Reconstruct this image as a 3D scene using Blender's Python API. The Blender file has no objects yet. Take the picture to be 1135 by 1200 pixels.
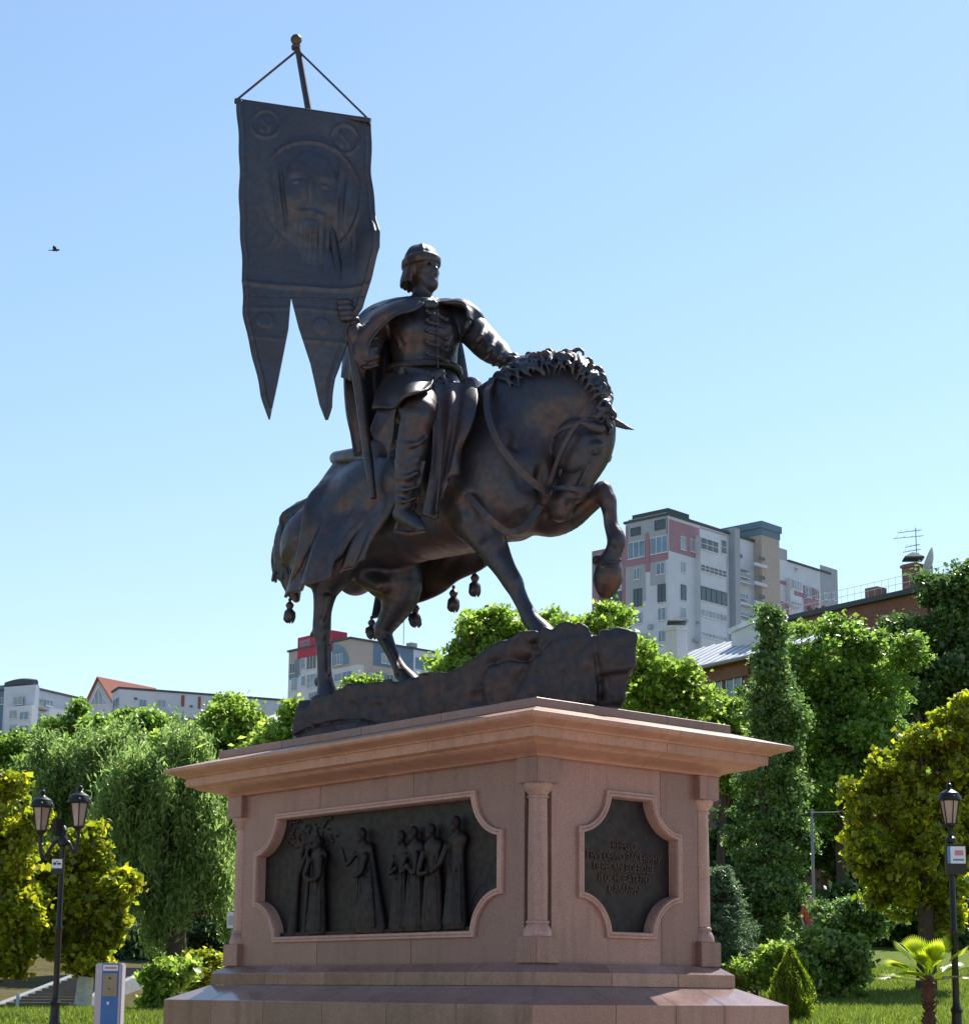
import bpy, bmesh, math, random
import numpy as np
from mathutils import Vector, Matrix

S = bpy.context.scene
COL = S.collection
R = math.radians
rng = np.random.default_rng(7)
random.seed(7)

# ------------------------------------------------------------------ camera
CAM = np.array([20.2564, -16.8195, 1.6])
RT = np.array([0.65003907, 0.75985408, 0.00842475])
UP = np.array([0.12156356, -0.11492612, 0.98590785])
FW = np.array([-0.75011433, 0.63985448, 0.16707704])
FPX, CX, CY = 2162.72, 567.33, 799.22          # focal length and principal point on the 1135 x 1200 picture
cd = bpy.data.cameras.new('camera')
cam = bpy.data.objects.new('camera', cd)
COL.objects.link(cam)
cd.sensor_fit = 'HORIZONTAL'; cd.sensor_width = 36.0
cd.lens = FPX / 1135.0 * 36.0
cd.shift_x = -(CX - 567.5) / 1135.0
cd.shift_y = (CY - 600.0) / 1135.0
cd.clip_start = 0.1; cd.clip_end = 6000
cam.matrix_world = Matrix(((RT[0], UP[0], -FW[0], CAM[0]), (RT[1], UP[1], -FW[1], CAM[1]),
                           (RT[2], UP[2], -FW[2], CAM[2]), (0, 0, 0, 1)))
S.camera = cam

# ------------------------------------------------------------------ sky, sun, exposure
SUN_EL = R(52.0)
SUN_AZ = R(106.6)               # direction towards the sun, from +X
W = bpy.data.worlds.new('World'); S.world = W; W.use_nodes = True
nt = W.node_tree; nt.nodes.clear()
wo = nt.nodes.new('ShaderNodeOutputWorld'); wb = nt.nodes.new('ShaderNodeBackground')
sk = nt.nodes.new('ShaderNodeTexSky'); sk.sky_type = 'NISHITA'; sk.sun_disc = False
sk.sun_elevation = SUN_EL; sk.sun_rotation = math.pi / 2 - SUN_AZ
sk.altitude = 0; sk.air_density = 1.5; sk.dust_density = 0.25; sk.ozone_density = 3.2
wb.inputs['Strength'].default_value = 0.094
nt.links.new(sk.outputs[0], wb.inputs[0]); nt.links.new(wb.outputs[0], wo.inputs[0])
sl = bpy.data.lights.new('sun', 'SUN'); sl.energy = 4.9; sl.angle = R(0.53); sl.color = (1.0, 0.94, 0.84)
so = bpy.data.objects.new('sun', sl); COL.objects.link(so)
sd = Vector((math.cos(SUN_EL) * math.cos(SUN_AZ), math.cos(SUN_EL) * math.sin(SUN_AZ), math.sin(SUN_EL)))
so.rotation_euler = (-sd).to_track_quat('-Z', 'Y').to_euler(); so.location = sd * 200
S.view_settings.view_transform = 'Standard'; S.view_settings.look = 'None'
S.view_settings.exposure = 0.75; S.view_settings.gamma = 1.0
S.view_settings.use_curve_mapping = False
S.render.engine = 'CYCLES'
S.cycles.max_bounces = 8; S.cycles.diffuse_bounces = 4; S.cycles.glossy_bounces = 3
S.cycles.transmission_bounces = 4; S.cycles.transparent_max_bounces = 8

# ------------------------------------------------------------------ object helpers
def tag(o, label, cat, group=None, kind=None):
    if label: o['label'] = label
    if cat: o['category'] = cat
    if group: o['group'] = group
    if kind: o['kind'] = kind
    return o
def empty(name, loc, label=None, cat=None, rz=0.0, group=None):
    o = bpy.data.objects.new(name, None); COL.objects.link(o)
    o.empty_display_size = 0.3; o.location = loc; o.rotation_euler = (0, 0, rz)
    return tag(o, label, cat, group)
def link(name, me, m=None, parent=None, loc=None, rot=None):
    o = bpy.data.objects.new(name, me); COL.objects.link(o)
    if m is not None and len(me.materials) == 0: me.materials.append(m)
    if parent is not None: o.parent = parent
    if loc is not None: o.location = loc
    if rot is not None: o.rotation_euler = rot
    return o
def mesh_np(name, V, F, smooth=True):
    """Mesh from an (n,3) array and an (m,k) face array."""
    V = np.asarray(V, np.float32); F = np.asarray(F, np.int32); k = F.shape[1]
    me = bpy.data.meshes.new(name)
    me.vertices.add(len(V)); me.vertices.foreach_set('co', V.ravel())
    me.loops.add(F.size); me.loops.foreach_set('vertex_index', F.ravel())
    me.polygons.add(len(F)); me.polygons.foreach_set('loop_start', np.arange(0, F.size, k, dtype=np.int32))
    me.update(calc_edges=True)
    if smooth: me.polygons.foreach_set('use_smooth', np.ones(len(F), bool))
    return me
def mesh_py(name, V, F, smooth=False):
    me = bpy.data.meshes.new(name); me.from_pydata([tuple(v) for v in V], [], F); me.update()
    if smooth:
        me.polygons.foreach_set('use_smooth', np.ones(len(me.polygons), bool))
    return me
class MB:
    """Collects shapes into one mesh."""
    def __init__(s): s.v = []; s.f = []
    def add(s, V, F):
        b = len(s.v); s.v += [tuple(map(float, v)) for v in V]; s.f += [tuple(i + b for i in f) for f in F]; return s
    def box(s, lo, hi):
        x0, y0, z0 = lo; x1, y1, z1 = hi
        return s.add([(x0,y0,z0),(x1,y0,z0),(x1,y1,z0),(x0,y1,z0),(x0,y0,z1),(x1,y0,z1),(x1,y1,z1),(x0,y1,z1)],
                     [(0,3,2,1),(4,5,6,7),(0,1,5,4),(1,2,6,5),(2,3,7,6),(3,0,4,7)])
    def obox(s, O, U, V, N, u0, u1, v0, v1, n0, n1):
        """Box in a frame: origin O, axes U, V, N."""
        O, U, V, N = map(np.asarray, (O, U, V, N))
        c = [O + U * u + V * v + N * n for n in (n0, n1) for v in (v0, v1) for u in (u0, u1)]
        return s.add(c, [(0,2,3,1),(4,5,7,6),(0,1,5,4),(1,3,7,5),(3,2,6,7),(2,0,4,6)])
    def tube(s, pts, rad, n=8, cap=True):
        P_ = [np.asarray(p, float) for p in pts]; m = len(P_)
        rad = [rad] * m if np.isscalar(rad) else rad
        V = []; F = []; ref = None
        for i in range(m):
            d = P_[min(i+1, m-1)] - P_[max(i-1, 0)]; d = d / (np.linalg.norm(d) + 1e-9)
            if ref is None: ref = np.array([0, 0, 1.]) if abs(d[2]) < .9 else np.array([1., 0, 0])
            a = np.cross(d, ref); a /= np.linalg.norm(a) + 1e-9; b = np.cross(d, a); ref = np.cross(a, d)
            for k in range(n):
                t = 2 * math.pi * k / n
                V.append(P_[i] + rad[i] * (math.cos(t) * a + math.sin(t) * b))
        for i in range(m - 1):
            for k in range(n):
                F.append((i*n+k, i*n+(k+1) % n, (i+1)*n+(k+1) % n, (i+1)*n+k))
        if cap:
            F.append(tuple(range(n))); F.append(tuple((m-1)*n + k for k in reversed(range(n))))
        return s.add(V, F)
    def lathe(s, prof, n=20, c=(0, 0, 0), cap=True):
        V = []; F = []; m = len(prof)
        for r_, z_ in prof:
            for k in range(n):
                t = 2 * math.pi * k / n
                V.append((c[0] + r_ * math.cos(t), c[1] + r_ * math.sin(t), c[2] + z_))
        for i in range(m - 1):
            for k in range(n):
                F.append((i*n+k, i*n+(k+1) % n, (i+1)*n+(k+1) % n, (i+1)*n+k))
        if cap:
            F.append(tuple(reversed(range(n)))); F.append(tuple((m-1)*n + k for k in range(n)))
        return s.add(V, F)
    def mesh(s, name, smooth=False): return mesh_py(name, s.v, s.f, smooth)
    def build(s, name, m, parent=None, smooth=False, loc=None, rot=None):
        o = link(name, s.mesh(name, smooth), m, parent, loc, rot)
        if smooth: soft(o.data)
        return o
def soft(me, ang=40):
    """Smooth shading but hard edges past an angle."""
    bm = bmesh.new(); bm.from_mesh(me); c = math.cos(R(ang))
    for e in bm.edges:
        e.smooth = not (len(e.link_faces) == 2 and e.link_faces[0].normal.dot(e.link_faces[1].normal) < c)
    bm.to_mesh(me); bm.free()

# ------------------------------------------------------------------ material helpers
class N:
    def __init__(s, name):
        s.m = bpy.data.materials.new(name); s.m.use_nodes = True; s.t = s.m.node_tree
        s.b = s.t.nodes['Principled BSDF']; s.out = s.t.nodes['Material Output']
    def n(s, typ, **kw):
        x = s.t.nodes.new(typ)
        for k, v in kw.items(): setattr(x, k, v)
        return x
    def l(s, a, b): s.t.links.new(a, b)
    def noise(s, scale, detail=4, rough=.55, vec=None, dist=0.0):
        x = s.n('ShaderNodeTexNoise'); x.inputs['Scale'].default_value = scale
        x.inputs['Detail'].default_value = detail; x.inputs['Roughness'].default_value = rough
        x.inputs['Distortion'].default_value = dist
        if vec is not None: s.l(vec, x.inputs['Vector'])
        return x.outputs['Fac']
    def coord(s, which='Object'): return s.n('ShaderNodeTexCoord').outputs[which]
    def ramp(s, fac, stops, interp='LINEAR'):
        x = s.n('ShaderNodeValToRGB'); e = x.color_ramp.elements; x.color_ramp.interpolation = interp
        while len(e) < len(stops): e.new(.5)
        for i, (p, c) in enumerate(stops):
            e[i].position = p; e[i].color = (c[0], c[1], c[2], 1)
        s.l(fac, x.inputs[0]); return x.outputs[0]
    def mix(s, fac, a, b, mode='MIX'):
        x = s.n('ShaderNodeMix', data_type='RGBA', blend_type=mode)
        for sock, v in ((x.inputs[0], fac), (x.inputs[6], a), (x.inputs[7], b)):
            if isinstance(v, (int, float)): sock.default_value = v
            elif isinstance(v, tuple): sock.default_value = (v[0], v[1], v[2], 1)
            else: s.l(v, sock)
        return x.outputs[2]
    def bump(s, h, strength=.3, dist=.02, prev=None):
        x = s.n('ShaderNodeBump'); x.inputs['Strength'].default_value = strength
        x.inputs['Distance'].default_value = dist; s.l(h, x.inputs['Height'])
        if prev is not None: s.l(prev, x.inputs['Normal'])
        return x.outputs[0]
    def set(s, **kw):
        for k, v in kw.items():
            i = s.b.inputs[k.replace('_', ' ')]
            if isinstance(v, (int, float)): i.default_value = v
            elif isinstance(v, tuple): i.default_value = (v[0], v[1], v[2], 1)
            else: s.l(v, i)
        return s
    def object_random(s): return s.n('ShaderNodeObjectInfo').outputs['Random']
    def island_random(s): return s.n('ShaderNodeNewGeometry').outputs['Random Per Island']
def plain(name, c, rough=.6, metal=0.0, var=.12, scale=6):
    m = N(name); f = m.noise(scale, 5, .6, m.coord())
    d = tuple(x * (1 - var) for x in c); l_ = tuple(min(1, x * (1 + var)) for x in c)
    m.set(Base_Color=m.ramp(f, [(.3, d), (.7, l_)]), Roughness=rough, Metallic=metal)
    return m.m

# ------------------------------------------------------------------ places
def ray(px, py): return FW + RT * ((px - CX) / FPX) - UP * ((py - CY) / FPX)
FH = np.array([FW[0], FW[1], 0.]); FH /= np.linalg.norm(FH)
RH = np.array([FH[1], -FH[0], 0.])
def at(px, py, D):
    """World point that lies D metres ahead of the viewpoint."""
    d = ray(px, py); return CAM + d * (D / (d @ FH))
HEAD = R(14.0)                                  # the horse is turned a little off the pedestal's axis
SO = np.array([0, 0, 5.2])
_n = np.array([-math.sin(HEAD), math.cos(HEAD), 0]); _a = np.array([math.cos(HEAD), math.sin(HEAD), 0])
def P(px, py, t):
    """Point in the statue's frame (forward, left, up) at lateral offset t."""
    d = ray(px, py); k = (t - CAM @ _n) / (d @ _n); X = CAM + k * d
    return np.array([X @ _a, t, X[2] - SO[2]])
PX = 1 / 82.0                                   # metres to a picture point at the statue

# ------------------------------------------------------------------ sculpting on a distance grid
class Vol:
    def __init__(s, lo, hi, vox):
        s.lo = np.array(lo, float); s.vox = vox
        s.n = np.ceil((np.array(hi) - s.lo) / vox).astype(int) + 1
        s.D = np.full(s.n, 5.0, np.float32)
    def sub(s, lo, hi):
        i0 = np.maximum(np.floor((lo - s.lo) / s.vox).astype(int), 0)
        i1 = np.minimum(np.ceil((hi - s.lo) / s.vox).astype(int) + 1, s.n)
        if np.any(i1 <= i0): return None, None
        sl_ = tuple(slice(a, b) for a, b in zip(i0, i1))
        g = [(np.arange(a, b) * s.vox + s.lo[k]).astype(np.float32) for k, (a, b) in enumerate(zip(i0, i1))]
        return sl_, (g[0][:, None, None], g[1][None, :, None], g[2][None, None, :])
    def put(s, sl_, d, k, cut=False):
        a = s.D[sl_]
        if cut:
            d = -d; h = np.maximum(k - np.abs(a - d), 0) / k if k > 0 else 0
            s.D[sl_] = np.maximum(a, d) + (h * h * k * .25 if k > 0 else 0)
        else:
            h = np.maximum(k - np.abs(a - d), 0) / k if k > 0 else 0
            s.D[sl_] = np.minimum(a, d) - (h * h * k * .25 if k > 0 else 0)
    def seg(s, A, B, ra, rb, q=1.0, az=0.0, k=.1, cut=False, m_=0):
        """Tapered capsule; q widens it across (along the local left axis turned by az)."""
        A = np.asarray(A, float); B = np.asarray(B, float)
        m = max(ra, rb) * max(q, 1) + max(k, m_) + 3 * s.vox
        sl_, g = s.sub(np.minimum(A, B) - m, np.maximum(A, B) + m)
        if sl_ is None: return
        ca, sa = math.cos(az), math.sin(az)
        def tr(x, y): return ca * x + sa * y, (-sa * x + ca * y) / q
        x, y = tr(g[0], g[1]); z = g[2]
        ax, ay = tr(A[0], A[1]); bx, by = tr(B[0], B[1])
        dx, dy, dz = bx - ax, by - ay, B[2] - A[2]; L2 = dx*dx + dy*dy + dz*dz + 1e-9
        t = np.clip(((x - ax) * dx + (y - ay) * dy + (z - A[2]) * dz) / L2, 0, 1)
        d = np.sqrt((x - ax - t*dx)**2 + (y - ay - t*dy)**2 + (z - A[2] - t*dz)**2) - (ra + (rb - ra) * t)
        s.put(sl_, d.astype(np.float32) * min(q, 1) if q < 1 else d.astype(np.float32), k, cut)
    def chain(s, pts, k=.1, q=1.0, az=0.0, sub=3, cut=False):
        """pts: (x, y, z, r[, q]) joined by a smooth curve."""
        p = np.array([list(a) + [q] * (5 - len(a)) for a in pts], float)
        c = crom(p, sub) if len(p) > 2 and sub > 1 else p
        mx = max(p_[3] * max(p_[4], 1) for p_ in c) + k + 3 * s.vox      # the links join hard, then the whole chain melts into the body
        sl_, g = s.sub(c[:, :3].min(0) - mx, c[:, :3].max(0) + mx)
        if sl_ is None: return
        t = Vol.__new__(Vol); t.vox = s.vox; t.lo = s.lo + np.array([q_.start for q_ in sl_]) * s.vox; t.n = np.array([q_.stop - q_.start for q_ in sl_]); t.D = np.full(t.n, 5.0, np.float32)
        for a, b in zip(c[:-1], c[1:]): t.seg(a[:3], b[:3], a[3], b[3], .5 * (a[4] + b[4]), az, 0, m_=k)
        s.put(sl_, t.D, k, cut)
    def ell(s, c, r, rot=None, k=.1, cut=False):
        c = np.asarray(c, float); r = np.asarray(r, float); m = r.max() + k + 3 * s.vox
        sl_, g = s.sub(c - m, c + m)
        if sl_ is None: return
        x, y, z = g[0] - c[0], g[1] - c[1], g[2] - c[2]
        if rot is not None:
            M = np.array(rot).T
            x, y, z = (M[i][0]*x + M[i][1]*y + M[i][2]*z for i in range(3))
        k0 = np.sqrt((x/r[0])**2 + (y/r[1])**2 + (z/r[2])**2); k1 = np.sqrt((x/r[0]**2)**2 + (y/r[1]**2)**2 + (z/r[2]**2)**2) + 1e-6
        s.put(sl_, (k0 * (k0 - 1) / k1).astype(np.float32), k, cut)
    def half(s, c, n, rad):
        """Cuts away what lies beyond a plane, within rad of c."""
        c = np.asarray(c, float); n = np.asarray(n, float); n /= np.linalg.norm(n)
        sl_, g = s.sub(c - rad, c + rad)
        x, y, z = g[0] - c[0], g[1] - c[1], g[2] - c[2]
        s.put(sl_, np.maximum(-(x*n[0] + y*n[1] + z*n[2]), np.sqrt(x*x + y*y + z*z) - rad).astype(np.float32), .015, True)
    def mesh(s, name):
        V, F = nets(s.D); V = V * s.vox + s.lo
        return mesh_np(name, V, F)
def crom(p, n):
    """Catmull-Rom resampling of rows."""
    p = np.asarray(p, float); q = np.vstack([2*p[0] - p[1], p, 2*p[-1] - p[-2]]); out = []
    for i in range(1, len(q) - 2):
        for t in np.arange(n) / n:
            a, b, c, d = q[i-1], q[i], q[i+1], q[i+2]
            out.append(.5 * ((2*b) + (c - a)*t + (2*a - 5*b + 4*c - d)*t*t + (3*b - a - 3*c + d)*t**3))
    out.append(p[-1]); return np.array(out)
def nets(D):
    s = D < 0; c = np.zeros(np.array(D.shape) - 1, np.uint8)
    sh = [(i, j, k) for i in (0, 1) for j in (0, 1) for k in (0, 1)]
    def v(A, o): return A[o[0]:A.shape[0]-1+o[0], o[1]:A.shape[1]-1+o[1], o[2]:A.shape[2]-1+o[2]]
    for o in sh: c += v(s, o)
    m = (c > 0) & (c < 8); ids = np.full(m.shape, -1, np.int32); I = np.argwhere(m); ids[m] = np.arange(len(I))
    acc = np.zeros((len(I), 3)); cnt = np.zeros(len(I))
    val = {o: D[I[:, 0]+o[0], I[:, 1]+o[1], I[:, 2]+o[2]] for o in sh}
    for o in sh:
        for ax in range(3):
            if o[ax]: continue
            o2 = list(o); o2[ax] = 1; o2 = tuple(o2); a, b = val[o], val[o2]
            x = (a < 0) != (b < 0); t = np.where(x, a / np.where(x, a - b, 1), 0)
            pos = np.array(o, float)[None].repeat(len(I), 0); pos[:, ax] += t
            acc[x] += pos[x]; cnt[x] += 1
    V = I + acc / cnt[:, None]; F = []
    for ax in range(3):
        o2 = [0, 0, 0]; o2[ax] = 1
        a = s[:s.shape[0]-o2[0], :s.shape[1]-o2[1], :s.shape[2]-o2[2]]; b = s[o2[0]:, o2[1]:, o2[2]:]
        E_ = np.argwhere(a != b); u, w = (ax+1) % 3, (ax+2) % 3
        ok = (E_[:, u] > 0) & (E_[:, w] > 0) & (E_[:, u] < s.shape[u]-1) & (E_[:, w] < s.shape[w]-1); E_ = E_[ok]
        flip = ~a[E_[:, 0], E_[:, 1], E_[:, 2]]; q = []
        for du, dw in ((-1, -1), (0, -1), (0, 0), (-1, 0)):
            e = E_.copy(); e[:, u] += du; e[:, w] += dw; q.append(ids[e[:, 0], e[:, 1], e[:, 2]])
        q = np.stack(q, 1); q[flip] = q[flip][:, ::-1]; F.append(q)
    F = np.vstack(F); return V, F[(F >= 0).all(1)]
def sheet(ctrl, nu, nv, thick, disp=None, out=(0, -1, 0), vols=None):
    """A cloth of real thickness through a grid of control points (rows, columns, 3)."""
    c = np.asarray(ctrl, float); r_, k_ = c.shape[:2]
    a = crom(c.reshape(r_, -1), nv).reshape(-1, k_, 3)
    a = crom(a.transpose(1, 0, 2).reshape(k_, -1), nu).reshape(-1, a.shape[0], 3).transpose(1, 0, 2)
    n0, n1 = a.shape[:2]
    if vols: a = lift(a, vols, thick * .8, 8)
    du = np.gradient(a, axis=1); dv = np.gradient(a, axis=0); nn = np.cross(du, dv)
    nn /= np.linalg.norm(nn, axis=2, keepdims=True) + 1e-9
    sg = np.sign((nn * np.array(out)).sum()) or 1; nn = nn * sg
    u = np.linspace(0, 1, n1)[None, :].repeat(n0, 0); v = np.linspace(0, 1, n0)[:, None].repeat(n1, 1)
    if disp is not None: a = a + nn * disp(u, v)[..., None]
    V = np.vstack([(a + nn * thick * .5).reshape(-1, 3), (a - nn * thick * .5).reshape(-1, 3)])
    i = np.arange(n0 - 1)[:, None] * n1 + np.arange(n1 - 1)[None, :]; i = i.ravel(); b = n0 * n1
    f1 = np.stack([i, i+1, i+n1+1, i+n1], 1); f2 = f1[:, ::-1] + b
    rim = np.concatenate([np.arange(n1), np.arange(1, n0) * n1 + n1 - 1, (n0-1)*n1 + np.arange(n1 - 2, -1, -1), np.arange(n0 - 2, 0, -1) * n1])
    r2 = np.roll(rim, -1); f3 = np.stack([r2, rim, rim + b, r2 + b], 1)
    F = np.vstack([f1, f2, f3])
    if sg < 0: F = F[:, ::-1]
    return V, F
# ================================================================== pedestal
def granite(name, dark, lite, rough=(.34, .5)):
    m = N(name); co = m.coord()
    sp = m.noise(38, 3, .7, co); big = m.noise(1.3, 5, .6, co); stain = m.noise(2.2, 6, .65, co, .4)
    base = m.ramp(sp, [(.32, tuple(x*.62 for x in dark)), (.48, dark), (.62, lite), (.75, tuple(min(1, x*1.25) for x in lite))])
    base = m.mix(.55, base, m.ramp(big, [(.3, dark), (.7, lite)]))
    base = m.mix(m.ramp(stain, [(.55, (0, 0, 0)), (.75, (.35,)*3)]), base, (.16, .10, .085))
    mp = m.n('ShaderNodeMapping'); mp.inputs['Scale'].default_value = (3.2, 3.2, .30); m.l(co, mp.inputs[0]); stk = m.noise(1.6, 5, .65, mp.outputs[0])
    base = m.mix(m.ramp(stk, [(.50, (0, 0, 0)), (.72, (.55,)*3)]), base, tuple(x * .62 for x in dark))
    v = m.n('ShaderNodeMapRange'); m.l(m.object_random(), v.inputs[0]); v.inputs[3].default_value = .80; v.inputs[4].default_value = 1.16
    base = m.mix(1.0, base, v.outputs[0], 'MULTIPLY')
    m.set(Base_Color=base, Roughness=m.ramp(big, [(.3, (rough[0],)*3), (.7, (rough[1],)*3)]),
          Normal=m.bump(sp, .12 if rough[0] > .3 else .03, .003))
    return m.m
GR = granite('pink_granite', (.19, .112, .098), (.30, .185, .163))
GRF = granite('bounce_lit_granite', (.34, .185, .125), (.48, .28, .20))  # cornice stone, coloured warmer and brighter for light bounced off the paving

GRP = granite('polished_pink_granite', (.20, .125, .112), (.30, .195, .175), (.10, .2))
GRL = granite('light_pink_granite', (.29, .18, .158), (.42, .285, .255))
LX, LY = 6.9845 / 2, 3.3091 / 2                # half size of the shaft, corner block to corner block
ped = empty('monument_pedestal', (0, 0, 0),
            'tall pink granite pedestal with stepped base, corner columns and heavy cornice under the bronze horseman', 'pedestal')
def course(name, side, a, b, prof, ma, mb, mat=GR, gap=.007):
    """One stone of a course: a closed (offset, z) profile run along one side; mitred at the corners."""
    h, d = (LX, LY) if side in 'sn' else (LY, LX)
    V = []
    for end, mit in ((a, ma), (b, mb)):
        for o, z in prof:
            al = end if not mit else (h + o) * (1 if end > 0 else -1)
            if not mit: al = end + (gap / 2 if end == a else -gap / 2)
            ac = d + o
            V.append({'s': (al, -ac, z), 'n': (-al, ac, z), 'e': (ac, al, z), 'w': (-ac, -al, z)}[side])
    n = len(prof)
    F = [(i, i + n, (i + 1) % n + n, (i + 1) % n) for i in range(n)] + [tuple(reversed(range(n))), tuple(range(n, 2 * n))]
    o = link(name, mesh_py(name, V, F), mat, ped)
    bm = bmesh.new(); bm.from_mesh(o.data); bmesh.ops.recalc_face_normals(bm, faces=bm.faces)
    sharp = [e for e in bm.edges if len(e.link_faces) == 2 and e.calc_face_angle(0) > R(35) and e.calc_length() > .05]
    bmesh.ops.bevel(bm, geom=sharp, offset=.006, segments=2, profile=.6, affect='EDGES', clamp_overlap=True)
    bm.to_mesh(o.data); bm.free()
    return o
def ring(name, prof, joints, mat=GR):
    for side in 'senw':
        h = LX if side in 'sn' else LY
        js = [-h] + [h * j for j in joints[0 if side in 'sn' else 1]] + [h]
        for i in range(len(js) - 1):
            course(name, side, js[i], js[i+1], prof, i == 0, i == len(js) - 2, mat)
ring('plinth_stone', [(-.35, -.3), (.616, -.3), (.616, 1.486), (.128, 1.705), (-.35, 1.705)],
     ([-.80, -.42, -.02, .38, .78], [-.55, .08, .62]), GRP)
ring('step_stone', [(-.35, 1.71), (.123, 1.71), (.123, 1.875), (-.03, 1.985), (-.35, 1.985)],
     ([-.62, -.2, .25, .66], [-.3, .42]), GRP)
def cyma(o0, z0, o1, z1, n=7):
    return [(o0 + (o1 - o0) * (.5 - .5 * math.cos(math.pi * t)), z0 + (z1 - z0) * t) for t in np.linspace(0, 1, n)]
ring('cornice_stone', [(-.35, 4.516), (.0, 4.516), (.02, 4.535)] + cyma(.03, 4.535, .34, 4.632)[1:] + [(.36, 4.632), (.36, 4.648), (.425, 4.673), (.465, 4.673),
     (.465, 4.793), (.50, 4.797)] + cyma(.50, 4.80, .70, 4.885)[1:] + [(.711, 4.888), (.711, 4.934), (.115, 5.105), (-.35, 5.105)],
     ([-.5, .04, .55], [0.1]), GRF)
ring('attic_stone', [(-1.3, 5.11), (.113, 5.11), (.113, 5.215), (.106, 5.223), (-1.3, 5.223)],
     ([-.55, 0, .5], [.33]))
MB().box((-LX + .9, -.6, 5.0), (LX - .9, .6, 5.2)).build('attic_core', GR, ped)

# shaft: recessed walls with notched corners, corner blocks, columns in the notches
WR = .10                                        # wall recess behind the corner blocks
BS = .385                                       # corner block
Z0, Z1, ZB, ZC = 1.985, 4.516, 2.306, 4.196
for sx_ in (-1, 1):
    for sy_ in (-1, 1):
        x0, x1 = sorted((sx_ * LX, sx_ * (LX - BS))); y0, y1 = sorted((sy_ * LY, sy_ * (LY - BS)))
        for nm, za, zb in (('corner_base_block', Z0 + .002, ZB), ('corner_cap_block', ZC, Z1 - .002)):
            me = MB().box((x0, y0, za), (x1, y1, zb)).mesh(nm)
            bm = bmesh.new(); bm.from_mesh(me); bmesh.ops.bevel(bm, geom=bm.edges[:], offset=.008, segments=2, affect='EDGES'); bm.to_mesh(me); bm.free()
            link(nm, me, GR, ped)
        c = ((x0 + x1) / 2, (y0 + y1) / 2, 0)
        r_ = .126
        col = MB().lathe([(r_ * 1.0, ZB + .20), (r_ * 1.02, ZB + .6), (r_ * .99, 3.4), (r_ * .94, ZC - .18)], 28, c).build('column', GRL, ped, True)
        MB().lathe([(r_*.95, ZC-.185), (r_*1.08, ZC-.18), (r_*1.1, ZC-.168), (r_*1.06, ZC-.155), (r_*.97, ZC-.152), (r_*1.0, ZC-.135), (r_*1.16, ZC-.11),
                    (r_*1.36, ZC-.075), (r_*1.48, ZC-.045), (r_*1.5, ZC-.02), (r_*1.47, ZC-.002)], 28, c).build('capital', GRL, col, True)
        MB().lathe([(r_*1.45, ZB+.002), (r_*1.47, ZB+.02), (r_*1.42, ZB+.06), (r_*1.3, ZB+.10), (r_*1.14, ZB+.135), (r_*1.04, ZB+.15), (r_*1.12, ZB+.158),
                    (r_*1.18, ZB+.172), (r_*1.14, ZB+.19), (r_*1.0, ZB+.20)], 28, c).build('column_base', GRL, col, True)
def ear_shape(cu, cv, w, h, r, i, n=12):
    """Rectangle with concave corners, inset by i."""
    out = []; rr = r + i
    for su, sv in ((1, 1), (-1, 1), (-1, -1), (1, -1)):
        X, Y = su * w / 2, sv * h / 2; e = math.sqrt(rr * rr - i * i)
        a0, a1 = math.atan2(i, e), math.atan2(e, i); pts = []
        for t in np.linspace(a0, a1, n):
            pts.append((cu + X - su * rr * math.sin(t), cv + Y - sv * rr * math.cos(t)))
        if su * sv < 0: pts = pts[::-1]
        out += pts
    return out
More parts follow.
